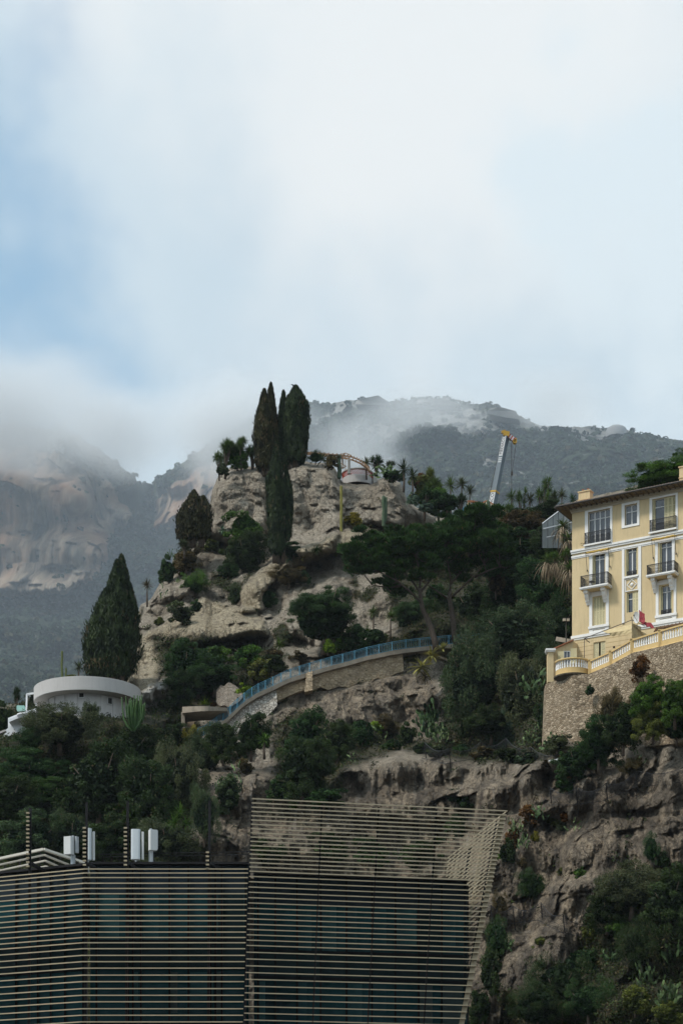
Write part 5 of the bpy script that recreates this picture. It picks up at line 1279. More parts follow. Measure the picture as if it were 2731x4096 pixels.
sillp(505,710,1637,1660,0,1705); sillp(1165,1380,1528,1552,0,1598)
# centre strip
a = rect(836,860,868,1605); MB().box((a[0],-.07,a[2]),(a[1],.002,a[3])).build('pilaster', WHT, yb)
a = rect(998,1026,835,1570); MB().box((a[0],-.07,a[2]),(a[1],.002,a[3])).build('pilaster', WHT, yb)
a = rect(862,1000,1142,1160); MB().box((a[0],-.14,a[2]),(a[1],.002,a[3])).build('window_sill', WHT, yb)
a = rect(868,998,1162,1290); m = MB(); t = .05; w_ = .07
m.box((a[0],-t,a[2]),(a[0]+w_,.002,a[3])); m.box((a[1]-w_,-t,a[2]),(a[1],.002,a[3])); m.box((a[0]+w_,-t,a[3]-w_),(a[1]-w_,.002,a[3])); m.box((a[0]+w_,-t,a[2]),(a[1]-w_,.002,a[2]+w_))
cu, czz = (a[0]+a[1])/2, (a[2]+a[3])/2; ru, rz_ = (a[1]-a[0])*.36, (a[3]-a[2])*.38
pts = [(cu-ru,czz),(cu,czz+rz_),(cu+ru,czz),(cu,czz-rz_)]
for k in range(4): p, q = pts[k], pts[(k+1) % 4]; m.bar((p[0],-.02,p[1]), (q[0],-.02,q[1]), .05, .06, up=(0,1,0))
m.lathe((0,0,0), [(0,0)], 3)
n0 = len(m.v); R = .15; V = []
for i in range(5):
    for k in range(14): t_ = k/14*6.283; V.append((cu+R*math.cos(i*.39)*math.cos(t_), -.01-R*.6*math.sin(i*.39), czz+R*math.cos(i*.39)*math.sin(t_)))
m.add(V, [(i*14+k, i*14+(k+1) % 14, (i+1)*14+(k+1) % 14, (i+1)*14+k) for i in range(4) for k in range(14)]+[tuple(56+k for k in range(14))])
m.v = [p for p in m.v]; m.build('diamond_panel', WHT, yb)
# projecting balconies
def corbel(u, w_, ztop, dp, h_):
    m = MB(); n = 14; prof = []
    for i in range(n+1):
        t = i/n; y = dp*.92*(1-t)**1.1*(1-.12*math.sin(t*9))+.10; prof.append((y, ztop-h_*t))
    V = [];
    for y, z in prof: V += [(u,0,z),(u+w_,0,z),(u+w_,-y,z),(u,-y,z)]
    f = [(i*4+2, i*4+3, i*4+7, i*4+6) for i in range(n)]+[(i*4+3, i*4+0, i*4+4, i*4+7) for i in range(n)]+[(i*4+1, i*4+2, i*4+6, i*4+5) for i in range(n)]+[(0,1,2,3), (n*4+3,n*4+2,n*4+1,n*4)]
    m.add(V, f)
    for yy, zq, rr in ((-dp*.78, ztop-h_*.14, .13), (-.2, ztop-h_*.72, .09)): m.tube([(u-.02,yy,zq),(u+w_+.02,yy,zq)], rr, 10)
    return m
def balcony(xl, xr_back, zslab, zrail, cor, dp=.95):
    u0 = U(xl)+.30; u1 = U(xr_back); z = Z(xr_back, zslab); s = MB(); s.box((u0,-dp,z-.12),(u1,0,z)); s.box((u0+.05,-dp+.05,z-.2),(u1-.05,0,z-.122)); 
    slab = s.build('balcony', WHT, yb); MB().box((u0+.08,-dp+.08,z-.22),(u1-.08,-.01,z-.205)).build('soffit', YEL, slab)
    m = MB(); h = Z(xr_back, zrail)-z
    a, b = u0+.07, u1-.07
    iron_rail(m, (a,-dp+.07), (b,-dp+.07), z, h); iron_rail(m, (a,-dp+.07), (a,0), z, h); iron_rail(m, (b,-dp+.07), (b,0), z, h); m.build('railing', IRN, slab)
    for x0, x1 in cor: cu_ = U(x0); cw = U(x1)-cu_; corbel(cu_, cw*.8, z-.2, dp*.8, 1.05).build('corbel', WHT, slab)
    return slab, z
b1, zb1 = balcony(425, 738, 1228, 1117, ((487,530),(655,700)))
b2, zb2 = balcony(1078, 1398, 1105, 1008, ((1150,1192),(1315,1362)))
for dx in (0, ):
    t = MB(); u = U(560); t.lathe((u,-.5,zb1), [(.02,0),(.22,0),(.03,.03),(.03,.42),(.25,.44),(.25,.47),(0,.47)], 12); t.build('balcony_table', IRN, b1)
# awnings rolled at the second floor
for x0, x1, y0 in ((490,722,908),(1142,1378,778)):
    u0, z0 = fz(x0, y0); u1 = U(x1); m = MB(); rr = random.Random(x0)
    pts = [(u0+(u1-u0)*k/12, -.28-.02*rr.random(), z0-.02-.05*rr.random()) for k in range(13)]; m.tube(pts, [.07+.03*rr.random() for _ in pts], 7)
    aw = m.build('awning', CLO, yb); s = MB()
    for u, o_ in ((u0+.05,.0),(u1-.03,.0)): s.bar((u,-.05,z0-.02),(u,-.45,z0-.02),.03); s.bar((u,-.45,z0),(u,-.12,z0-1.45),.028); s.box((u-.04,-.14,z0-1.5),(u+.04,-.06,z0-1.38))
    s.build('awning_arm', IRN, aw)
m = MB()
for x in (438, 465): u, z = fz(x, 813); m.tube([(u+math.cos(t)*.11,-.02,z+math.sin(t)*.11) for t in [i*math.pi/5 for i in range(11)]], .022, 5)
m.build('wall_ring', YEL, yb)
# rusticated ground floor grooves, their shadow painted as darker strips; basement lamp
m = MB()
for zy in (1805, 1850, 1895, 1938, 1985): z = Z(350, zy); m.box((.0,-.004,z),(U(550),.001,z+.03)); m.box((U(672),-.004,z),(U(900),.001,z+.03))
for zx, zy in ((600,1775),(655,1772)): 
    pass
m.build('wall_joint', mat('joint_shadow', (.30,.21,.10), .9), yb)
u, z = fz(760, 1832); MB().bar((u,-.02,z),(u,-.22,z-.08),.05).tube([(u+.02,-.22,z-.02),(u+.1,-.34,z-.14)], [.05,.09], 8).build('flood_lamp', GUT, yb)
# annex on the left with its roof edge
an = MB(); AZ = lambda zx, zy: tuple(W(536.9+zx/9.911, 462+zy/9.911, 116.2))
p = [AZ(88,2200), AZ(352,2200), AZ(352,1775), AZ(150,1865), AZ(88,1905)]; q = [(a+2.2, b+4.2, c) for a, b, c in p]
an.add(p+q, [(0,1,2,3,4),(5,9,8,7,6),(0,5,6,1),(1,6,7,2),(2,7,8,3),(3,8,9,4),(4,9,5,0)])
ax = an.build('garden_house', YEL); tag(ax, 'low yellow annex with sloping roof at the left foot of the apartment house', 'building')
m = MB(); m.bar(AZ(150,1858), AZ(352,1768), .5, .07); m.build('roof', TIL, ax)
c = AZ(118,1905); m = MB(); m.box((c[0]-.32,c[1]-.7,c[2]),(c[0]+.36,c[1]+.1,c[2]+.10)); m.box((c[0]-.38,c[1]-.76,c[2]+.10),(c[0]+.42,c[1]+.1,c[2]+.26)); m.build('capital', WHT, ax)
b = AZ(118,2200); MB().box((c[0]-.22,c[1]-.6,b[2]),(c[0]+.26,c[1]-.02,c[2])).build('pillar', YEL, ax)
a0 = AZ(256,2010); a1 = AZ(322,1875); m = MB(); y_ = a0[1]-.05
m.box((a0[0],y_,a0[2]),(a0[0]+.05,y_+.04,a1[2])); m.box((a1[0]-.05,y_,a0[2]),(a1[0],y_+.04,a1[2])); m.box((a0[0]+.05,y_,a1[2]-.05),(a1[0]-.05,y_+.04,a1[2])); m.box(((a0[0]+a1[0])/2-.02,y_,a0[2]),((a0[0]+a1[0])/2+.02,y_+.04,a1[2]-.05))
wn = m.build('window', FRM, ax); MB().box((a0[0]+.05,y_+.02,a0[2]),(a1[0]-.05,y_+.03,a1[2]-.05)).build('pane', GLS, wn)
s1 = AZ(323,2002); s2 = AZ(383,1855); shutter(s1[0], s2[0], s1[2], s2[2], y_-.1, -.12, parent=ax)
s1 = AZ(196,1995); s2 = AZ(254,1885); shutter(s1[0], s2[0], s1[2]+.25, s2[2], y_-.1, -.15, parent=ax)
m = MB()
for k in range(8): z = s1[2]-.12+k*.05; m.bar((s1[0]-.12,y_-.5+k*.05,z),(s2[0]-.12,y_-.55+k*.05,z),.02,.05)
m.build('shutter', SHU, ax)
# ------------------------------------------------------------------ terrace balustrade
PF = mat('parapet_ochre', (.56,.40,.18), .85, var=.08, scale=1, dirt=.3)
def baluster_me():
    m = MB(); m.lathe((0,0,0), [(.075,0),(.075,.06),(.045,.08),(.07,.2),(.075,.27),(.04,.45),(.035,.52),(.06,.56),(.075,.58),(.075,.64)], 8)
    return np_mesh('baluster', m.v, m.f, True)
BAL = baluster_me(); BAL.materials.append(WHT)
ter = empty('terrace_balustrade', W(587, 672, 112.4)); tb = Vector(ter.location)
def terr_pt(zx, zy, d): return Vector([float(q) for q in W(536.9+zx/9.911, 462+zy/9.911, d)])
PILS = [(520,1978,112.6),(728,1888,111.2),(938,1770,109.6),(1216,1680,107.6),(1500,1600,105.4),(1790,1520,103.4),(2100,1436,101.2),(2450,1340,98.8)]
top = [terr_pt(*p) for p in PILS]; H_ = [1.0, 1.0, 1.05, 1.1, 1.1, 1.1]
prof = MB(); low = MB(); cop = MB()
base_drop = [ (2108-1978), (2018-1888), (1895-1770), (1832-1680), (1760-1600), (1680-1520), 162, 164 ]
bot = [Vector((t.x, t.y, t.z-dz/9.911/F*p[2])) for t, dz, p in zip(top, base_drop, PILS)]
for i in range(len(top)-1):
    a, b = top[i]-tb, top[i+1]-tb; c, d = bot[i]-tb, bot[i+1]-tb
    cop.bar(a, b, .26, .12); f0 = (a-c); 
    ca = c+(a-c)*.36; da = d+(b-d)*.36
    low.hexa([c+Vector((0,-.09,0)), d+Vector((0,-.09,0)), d+Vector((0,.09,0)), c+Vector((0,.09,0))], [ca+Vector((0,-.09,0)), da+Vector((0,-.09,0)), da+Vector((0,.09,0)), ca+Vector((0,.09,0))])
    low.tube([c+Vector((0,-.12,-.02)), d+Vector((0,-.12,-.02))], .08, 8)
    n = [9, 8, 11, 10, 10, 10, 11][i]
    for k in range(n):
        t = (k+1.1)/(n+1.2); p = ca.lerp(da, t); q = a.lerp(b, t); hh = (q.z-.06)-p.z
        o = link('baluster', BAL, parent=ter, loc=p); o.scale = (1, 1, hh/.64)
low.build('parapet', PF, ter); cop.build('coping', PF, ter)
for t, b_ in zip(top, bot):
    a = t-tb; c = b_-tb; m = MB(); m.box((a.x-.17,a.y-.16,c.z-.05),(a.x+.17,a.y+.16,a.z+.05)); m.box((a.x-.21,a.y-.2,a.z+.05),(a.x+.21,a.y+.2,a.z+.12)); m.build('pillar', PF, ter)
# the round bay with balusters
cb = terr_pt(345, 1992, 113.4); R = 1.36; bc = cb-tb; zt = bc.z; zb_ = zt-1.12; a0, a1 = math.pi, 2*math.pi*.985
m = MB(); m.lathe((bc.x,bc.y,zt), [(R+.06,-.1),(R+.1,-.02),(R+.08,.04),(R-.12,.04),(R-.12,-.1),(R+.06,-.1)], 30, a0, a1); m.build('coping', PF, ter)
m = MB(); m.lathe((bc.x,bc.y,zb_), [(R-.1,-.05),(R+.1,-.05),(R+.1,.0),(R,.04),(R,.42),(R-.14,.42),(R-.14,-.05)], 30, a0, a1); m.build('parapet', PF, ter)
m = MB(); m.lathe((bc.x,bc.y,zb_), [(R+.16,-.05),(R+.16,-.16),(R*.85,-.42),(R*.4,-.62),(0,-.66)], 30, a0, 2*math.pi); m.add([(bc.x-R,bc.y,zb_-.05),(bc.x+R,bc.y,zb_-.05),(bc.x+R,bc.y+1.4,zb_-.05),(bc.x-R,bc.y+1.4,zb_-.05)], [(0,1,2,3)]); m.build('bay_soffit', mat('dark_soffit', (.07,.055,.035), .8, var=.5), ter)  # underside in a much darker brown than the parapet
for k in range(17):
    t = a0+(a1-a0)*(k+.6)/17.5; o = link('baluster', BAL, parent=ter, loc=(bc.x+math.cos(t)*(R-.05), bc.y+math.sin(t)*(R-.05), zb_+.42)); o.scale = (1, 1, (zt-.1-zb_-.42)/.64)
tag(ter, 'yellow terrace parapet with white urn balusters and a round bay', 'balustrade')
# terrace floor
m = MB(); pts = [bot[0]+Vector((-2.2,1.0,.05))]+[b+Vector((0,.1,.05)) for b in bot]; V = [tuple(p) for p in pts]+[(p.x+2.5, p.y+9, p.z) for p in pts]
n = len(pts); m.add(V, [(i, i+1, n+i+1, n+i) for i in range(n-1)]); tag(m.build('terrace_paving', mat('terrace_tiles', (.35,.28,.2), .8)), kind='structure')
# pergola, awning, dish and red cloth on the terrace
MTL = mat('rusty_pole', (.06,.05,.045), .6)
def tp(zx, zy, dd=114.0): return Vector([float(q) for q in W(536.9+zx/9.911, 462+zy/9.911, dd)])
pg = empty('awning_frame', tp(462, 2060, 113.6)); o0 = Vector(pg.location); m = MB()
for a, b in (((462,2060,113.6),(462,1748,113.6)), ((462,1748,113.6),(935,1565,111.5)), ((935,1790,111.5),(935,1565,111.5)), ((462,1748,113.6),(515,1790,115)), ((935,1565,111.5),(1060,1625,114)), ((935,1565,111.5),(925,1535,111.5)), ((462,1750,113.6),(510,1752,116))):
    m.bar(tp(*a)-o0, tp(*b)-o0, .045)
m.build('pole', MTL, pg)
def cloth(name, quad, mt, parent, n=10, sag=.12, o0=o0, seed=0, ruf=.03):
    V = []; a, b, c, d = [tp(*q)-o0 for q in quad]
    for i in range(n+1):
        for j in range(n+1):
            s, t = i/n, j/n; p = (a.lerp(b, s)).lerp(d.lerp(c, s), t); p.z -= sag*4*s*(1-s)*.5+sag*math.sin(t*3.1)*.5; p.z += ruf*math.sin(s*19+seed)*(t); p.y += ruf*math.sin(s*23+t*7+seed); V.append(tuple(p))
    f = [(i*(n+1)+j, i*(n+1)+j+1, (i+1)*(n+1)+j+1, (i+1)*(n+1)+j) for i in range(n) for j in range(n)]
    k = len(V); V += [(p[0], p[1]+.01, p[2]-.015) for p in V]; f += [tuple(k+q for q in reversed(g)) for g in f]
    return link(name, np_mesh(name, V, f, True), mt, parent)
cloth('canopy', [(640,1668,114.5),(928,1605,113),(930,1660,111.4),(700,1700,112.4)], mat('beige_awning', (.45,.36,.2), .8, var=.2), pg, seed=1)
cloth('valance', [(700,1695,112.3),(930,1660,111.3),(928,1695,111.2),(740,1722,112.2)], mat('beige_awning', (0,0,0)), pg, 14, 0, seed=4, ruf=.05)
tag(pg, 'rusty pole frame carrying a scalloped beige awning on the terrace', 'awning')
o1 = tp(1010, 1600, 110.5); rc = empty('red_cloth', o1)
cloth('sheet', [(1004,1465,110.5),(1060,1505,110.4),(1062,1590,110.2),(1004,1580,110.4)], mat('faded_red_cloth', (.30,.05,.06), .9, var=.5, scale=4), rc, 10, .05, o1, 2, .05)
cloth('loose_end', [(1015,1570,110.4),(1120,1590,110.2),(1178,1655,110),(1040,1605,110.3)], mat('faded_red_cloth', (0,0,0)), rc, 10, .1, o1, 5, .06)
tag(rc, 'torn faded red cloth flapping over the terrace beside the satellite dish', 'cloth')
o2 = tp(985, 1540, 111); sdv = empty('satellite_dish', o2); m = MB(); V = []
for i in range(6):
    for k in range(20): r_ = i*.085; t = k/20*6.283; V.append((r_*math.cos(t)*.9, -.25*(r_/.42)**2*.35, r_*math.sin(t)*1.05))
m.add(V, [(i*20+k, i*20+(k+1) % 20, (i+1)*20+(k+1) % 20, (i+1)*20+k) for i in range(5) for k in range(20)]); dsh = m.build('dish', FRM, sdv, True); dsh.rotation_euler = (R_(10), 0, R_(-62))
MB().bar((0,.05,0),(0,.1,-.9),.04).bar((0,0,-.3),(-.3,-.3,.05),.02).box((-.35,-.38,.0),(-.25,-.28,.1)).build('mast', MTL, sdv); tag(sdv, 'white satellite dish tilted beside the red cloth on the terrace', 'satellite dish')
# small cream partition wall on the terrace
a = tp(932, 1780, 111.0); b = tp(1030, 1640, 111.0); m = MB(); m.add([(a.x,a.y,a.z),(b.x+.7,b.y+.9,a.z+.1),(b.x+.7,b.y+.9,b.z-.35),(b.x,b.y+.3,b.z-.2),(b.x,b.y+.3,b.z+.15),(a.x,a.y,b.z+.35),
  (a.x,a.y+.12,a.z),(b.x+.7,b.y+1.02,a.z+.1),(b.x+.7,b.y+1.02,b.z-.35),(b.x,b.y+.42,b.z-.2),(b.x,b.y+.42,b.z+.15),(a.x,a.y+.12,b.z+.35)],
  [(0,1,2,3,4,5),(11,10,9,8,7,6),(0,6,7,1),(1,7,8,2),(2,8,9,3),(3,9,10,4),(4,10,11,5),(5,11,6,0)])
tag(m.build('partition_wall', mat('stained_cream', (.40,.32,.18), .9, var=.3, dirt=.5)), 'stained cream partition wall standing behind the terrace balustrade', 'wall')
# flat sun roof with beams further right
a = tp(1180, 1648, 111.5); b = tp(1600, 1560, 108.5); o3 = empty('wooden_sunroof', a); d = b-a; m = MB()
for k in range(5): m.bar((0,k*.35,.03*k),(d.x,d.y+k*.35,d.z+.03*k),.07,.08)
for k in range(12): p = d*(k/11); m.bar((p.x,p.y,p.z+.09),(p.x,p.y+1.5,p.z+.2),.05,.05)
m.build('beam', mat('brown_beams', (.14,.085,.05), .8, var=.3), o3); MB().box((1.1,-.1,-.25),(1.7,-.05,.12)).build('yellow_blind', CLO, o3)
MB().bar((.1,.1,-1.6),(.1,.1,0),.08).bar((d.x,d.y,d.z-1.6),(d.x,d.y,d.z),.08).build('post', MTL, o3)
tag(o3, 'brown wooden sun roof along the yellow house above the balustrade', 'pergola')
# ------------------------------------------------------------------ masonry walls
def stone_mat(name, c0, c1, gap, sc_=(3.4,3.4,4.8), rnd=.9, gapw=.06, bm=.07):
    m = bpy.data.materials.new(name); nt, b, out = nodes_of(m); g = geo_pos(nt, sc_)
    nz_ = nt.nodes.new('ShaderNodeTexNoise'); nz_.inputs['Scale'].default_value = 1.3; nt.links.new(g, nz_.inputs['Vector'])
    dist = mix(nt, .25, g, nz_.outputs['Color'])
    v1 = nt.nodes.new('ShaderNodeTexVoronoi'); v1.inputs['Randomness'].default_value = rnd; v1.inputs['Scale'].default_value = 1.35; nt.links.new(dist, v1.inputs['Vector'])
    v2 = nt.nodes.new('ShaderNodeTexVoronoi'); v2.feature = 'DISTANCE_TO_EDGE'; v2.inputs['Randomness'].default_value = rnd; v2.inputs['Scale'].default_value = 1.35; nt.links.new(dist, v2.inputs['Vector'])
    sp = nt.nodes.new('ShaderNodeSeparateColor'); nt.links.new(v1.outputs['Color'], sp.inputs[0])
    c = mix(nt, sp.outputs[0], c0, c1); f = noise(nt, 3, 8, .7, g); c = mix(nt, ramp(nt, f, .35, .65), mix(nt, .45, c, gap), c)
    c = mix(nt, ramp(nt, v2.outputs['Distance'], 0, gapw), gap, c)
    big = noise(nt, .25, 5, .6, g); c = mix(nt, ramp(nt, big, .42, .66, (0,0,0), (.7,.7,.7)), c, mix(nt, .5, c, (.10,.08,.06)))
    nt.links.new(c, b.inputs['Base Color']); b.inputs['Roughness'].default_value = .92; b.inputs['Specular IOR Level'].default_value = .15
    hh = nt.nodes.new('ShaderNodeMath'); hh.operation = 'ADD'; nt.links.new(ramp(nt, v2.outputs['Distance'], 0, gapw*2), hh.inputs[0]); nt.links.new(f, hh.inputs[1])
    bump(nt, b, hh.outputs[0], .9, bm); return m
STONE = stone_mat('rubble_masonry', (.22,.165,.105), (.50,.41,.29), (.14,.105,.07), gapw=.09)
PLAST = stone_mat('worn_plaster_wall', (.44,.34,.22), (.58,.46,.32), (.25,.19,.12), (2.6,2.6,4.2), gapw=.05, bm=.09)
WRUB = stone_mat('white_rubble', (.34,.31,.26), (.56,.53,.47), (.12,.10,.08), (2.8,2.8,3.0), gapw=.09)
def sheet_wall(name, pts_top, pts_bot, thick, m_, label, cat='wall', nx=90, nz=40, amp=.10, group=None, hug=False):
    """wall between a top and a bottom line given as (px, py, d)"""
    if hug: fl_ = min(tdepth(p[0], p[1]) for p in pts_top+pts_bot); pts_top = [(x, y, max(fl_, tdepth(x, y)-1.6)-.5) for x, y, d in pts_top]; pts_bot = [(x, y, max(fl_, tdepth(x, y)-1.6)-.6) for x, y, d in pts_bot]
    T_ = np.array([W(*p) for p in pts_top]); B_ = np.array([W(*p) for p in pts_bot])
    def samp(A, t):
        s = np.linspace(0, 1, len(A)); return np.stack([np.interp(t, s, A[:, k]) for k in range(3)], -1)
    t = np.linspace(0, 1, nx); a = samp(T_, t); b = samp(B_, t); s = np.linspace(0, 1, nz)[:, None, None]
    G = a[None]*(1-s)+b[None]*s
    nzv = fbm(G[..., 0], G[..., 1], G[..., 2], 1.5, 5, .6)*amp*2; ed = np.minimum(1, np.minimum(s[..., 0]*nz/4, 1)); G[..., 1] += nzv*ed
    Bk = G.copy(); Bk[..., 1] += thick; V = np.concatenate([G.reshape(-1, 3), Bk.reshape(-1, 3)]); n = nx*nz; ix = np.arange(n).reshape(nz, nx)
    q = np.stack([ix[1:, :-1], ix[1:, 1:], ix[:-1, 1:], ix[:-1, :-1]], -1).reshape(-1, 4); f = [tuple(r) for r in q]+[tuple(n+i for i in reversed(r)) for r in q.tolist()]
    rim = list(ix[0, :])+list(ix[1:, -1])+list(ix[-1, -2::-1])+list(ix[-2:0:-1, 0])
    for i in range(len(rim)): a_, b_ = rim[i], rim[(i+1) % len(rim)]; f.append((a_, b_, b_+n, a_+n))
    o = link(name, np_mesh(name, V, f), m_); shade_angle(o, 50); return tag(o, label, cat, group)
sheet_wall('retaining_wall', [(545,684,114.6),(556,680,113.4),(573,675,112.2),(587.5,674,112.1),(608,665.5,110.8),(632,652.5,109.2),(660,646.5,107.2),(688,639,105),(718,630,103),(752,620,100.9),(788,610,98.6),(812,606,97.6)],
           [(543,742,113.6),(555,744,112.6),(575,746,111.4),(590,750,110.8),(610,750,109.6),(634,748,108.2),(660,745,106.2),(690,742,104),(720,742,102),(752,742,100),(790,744,98),(815,746,97)], 1.5, STONE, 'tall rubble stone wall carrying the terrace of the yellow house', nx=220, nz=90, amp=.13)
MB_ = MB()
for x, y in ((578,676),(567,694),(645,662)): p = W(x, y, 111.2 if x < 600 else 107.7); MB_.box((p[0]-.07,p[1]-.3,p[2]-.3),(p[0]+.07,p[1]+.5,p[2]+.15))
# ------------------------------------------------------------------ garden path with the blue railing
CON = mat('old_concrete', (.27,.23,.18), .9, var=.25, scale=1.2, bmp=.02, dirt=.5)
def path_at(x): return W(x, np.interp(x, _px, _py), np.interp(x, _px, _pd))
XS = np.arange(193, 478, 3.0); top_ = [path_at(x) for x in XS]; V = []; f = []
for i, p in enumerate(top_):
    h = .42; w_ = 2.2; V += [(p[0],p[1]-.25,p[2]),(p[0],p[1]-.25,p[2]-h),(p[0],p[1]+w_,p[2]-h),(p[0],p[1]+w_,p[2])]
n = len(top_)
for i in range(n-1):
    for k in range(4): f.append((i*4+k, i*4+(k+1) % 4, (i+1)*4+(k+1) % 4, (i+1)*4+k))
f += [(3,2,1,0), (n*4-4,n*4-3,n*4-2,n*4-1)]
pth = link('garden_path', np_mesh('garden_path', V, f), CON); tag(pth, kind='structure')
BLU = mat('blue_paint', (.075,.22,.31), .5, var=.12, scale=3)
rl = empty('path_railing', path_at(197.5)); ro = np.array(rl.location)
postx = [74.9+z/5.708 for z in (700,735,770,806,845,885,925,965,1008,1045,1085,1128,1175,1228,1280,1337,1400,1462,1525)]+[324.6+z/5.708 for z in (100,168,237,307,382,460,540,622,705,790,880)]
HR = .98
for i, x in enumerate(postx):
    p = path_at(x)-ro; MB().box((p[0]-.045,p[1]-.045,p[2]-.05),(p[0]+.045,p[1]+.045,p[2]+HR)).build('post', BLU, rl)
m = MB(); bl = MB()
for i in range(len(postx)-1):
    a = Vector(path_at(postx[i])-ro); b = Vector(path_at(postx[i+1])-ro)
    for z, t in ((HR-.03,.05),(HR-.16,.03),(.12,.03)): m.bar(a+Vector((0,0,z)), b+Vector((0,0,z)), .035, t)
    for k in range(1, 8):
        t = k/8; q = a.lerp(b, t); s = .06 if k % 2 else .03
        bl.tube([q+Vector((-s,0,.13)), q+Vector((s*.6,0,.35)), q+Vector((-s*.3,0,.6)), q+Vector((s,0,HR-.16))], .013, 4)
m.build('rail', BLU, rl); bl.build('balusters', BLU, rl); tag(rl, 'long sky blue metal railing curving up along the garden path', 'railing')
# plastered wall and vault under the path
def pp(x, dy, dd=0): return (x, np.interp(x, _px, _py)+dy, np.interp(x, _px, _pd)+dd)
sheet_wall('path_wall', [pp(x, 4.0, .12) for x in (312,330,350,370,390,402)], [(312,691,142.3),(320,687,142.5),(328,690,142.7),(338,686,142.9),(350,688,143),(358,682,143.2),(368,683,143.4),(376,678,143.5),(385,680,143.7),(394,674,143.9),(403,671,144)], .8, PLAST, 'right stretch of cream plastered wall under the blue railing', nx=120, nz=30, amp=.14)
sheet_wall('path_wall', [pp(x, 4.0, .3) for x in (262,275,290,300,308)], [(265,708,141.2),(276,702,141.4),(288,696,141.6),(300,691,141.8),(308,689,141.9)], .8, PLAST, 'left stretch of cream plastered wall with a vaulted recess under the railing', nx=80, nz=30, amp=.14)
sheet_wall('wall_pier', [(306,672.5,141.6),(312,671,141.6)], [(304,692,141.4),(312,690,141.4)], 1.2, PLAST, 'square plastered pier between the two cream walls under the railing', 'pier', nx=12, nz=30, amp=.03)
sheet_wall('rubble_wall', [pp(x, 4.0, .2) for x in (212,225,238,250,262,276)], [(212,742,138.6),(226,738,138.9),(238,734,139.2),(250,730,139.6),(262,722,140),(277,705,140.6)], .8, WRUB, 'white rubble wall under the lower end of the blue railing', nx=90, nz=40, amp=.12)
sheet_wall('rubble_wall', [(216,690,147),(220,685,147),(224,686,147),(228,682,147),(233,684,147),(238,688,147),(243,692,147)], [(216,702,146),(220,706,146),(224,705,146),(228,707,146),(233,705,146),(238,702,146),(242,698,146)], .8, stone_mat('grey_rubble', (.16,.135,.11), (.30,.26,.21), (.05,.04,.03), (2.4,2.4,3.4)), 'grey dry stone wall with a curved top above the canopy', nx=60, nz=30, amp=.1, hug=True)
# canopy at the lower end of the path
m = MB(); V = []; n = 14
for i in range(n+1):
    t = i/n; x = 182+45*t; y = 706.8+1.2*t-1.2*math.sin(t*3.1); p = W(x, y, 139.4-1.6*math.sin(t*3.1)); hh = .62-.30*t
    V += [(p[0],p[1],p[2]),(p[0],p[1],p[2]-hh),(p[0],p[1]+3.4,p[2]-hh),(p[0],p[1]+3.4,p[2])]
f = []
for i in range(n):
    for k in range(4): f.append((i*4+k, i*4+(k+1) % 4, (i+1)*4+(k+1) % 4, (i+1)*4+k))
f += [(3,2,1,0), (n*4,n*4+1,n*4+2,n*4+3)]; m.add(V, f)
cn = m.build('shelter', CON); tag(cn, 'curved concrete shelter roof at the lower end of the railing path', 'shelter')
p = W(181, 712, 139.6); q = W(183, 727, 139.6); MB().box((p[0],p[1],q[2]-.4),(p[0]+.35,p[1]+3.3,p[2]-.05)).build('side_wall', CON, cn)
p = W(181, 712, 142); q = W(228, 728, 142); MB().box((p[0],p[1],q[2]-.4),(q[0],p[1]+.2,p[2])).build('back_wall', mat('cave_stucco', (.20,.15,.10), .9, var=.3), cn)
# ------------------------------------------------------------------ round white house
RW = mat('white_stucco', (.43,.415,.40), .85, var=.05, scale=.5, bmp=.004, dirt=.22)
RD = mat('grey_stucco', (.40,.375,.35), .85, var=.08, scale=.5, dirt=.25)
rh = empty('round_house', W(87.4, 731, 138.5)); ro_ = Vector(rh.location); c = Vector([float(q) for q in W(87.4, 699, 138.5)])-ro_; R = 5.18; kz = 138.5/F
zt = (HY-690.5)*kz-(HY-731)*kz
m = MB(); m.lathe((0,0,zt), [(R-.25,-1.3),(R-.02,-1.3),(R,-1.28),(R,-.02),(R-.02,0),(R-.22,0),(R-.25,-.9)], 72, sy=.95); o = m.build('parapet', RW, rh); shade_angle(o, 40)
m = MB(); m.lathe((0,0,zt-1.2), [(R-.24,0),(R-.24,.05),(0,.05)], 72, sy=.95); m.lathe((0,0,zt-1.31), [(R-.03,0),(3.6,0),(3.6,.1)], 72, sy=.95); m.build('roof_slab', RD, rh)
m = MB(); m.lathe((0,0,0), [(3.95,-6),(3.95,zt-1.32)], 64, sy=.95)
for k in range(10):
    a = math.pi+.12+k*(math.pi-.24)/9; m.bar((3.98*math.cos(a),3.98*math.sin(a)*.95,-1), (3.98*math.cos(a),3.98*math.sin(a)*.95,zt-1.33), .28, .12, up=(math.cos(a),math.sin(a),0))
dr = m.build('wall', RW, rh); shade_angle(dr, 30)
def arcp(px, z, r=4.0):
    x = (px-87.4)*kz; y = -math.sqrt(max(.01, r*r-x*x))*.95; return Vector((x, y, z))
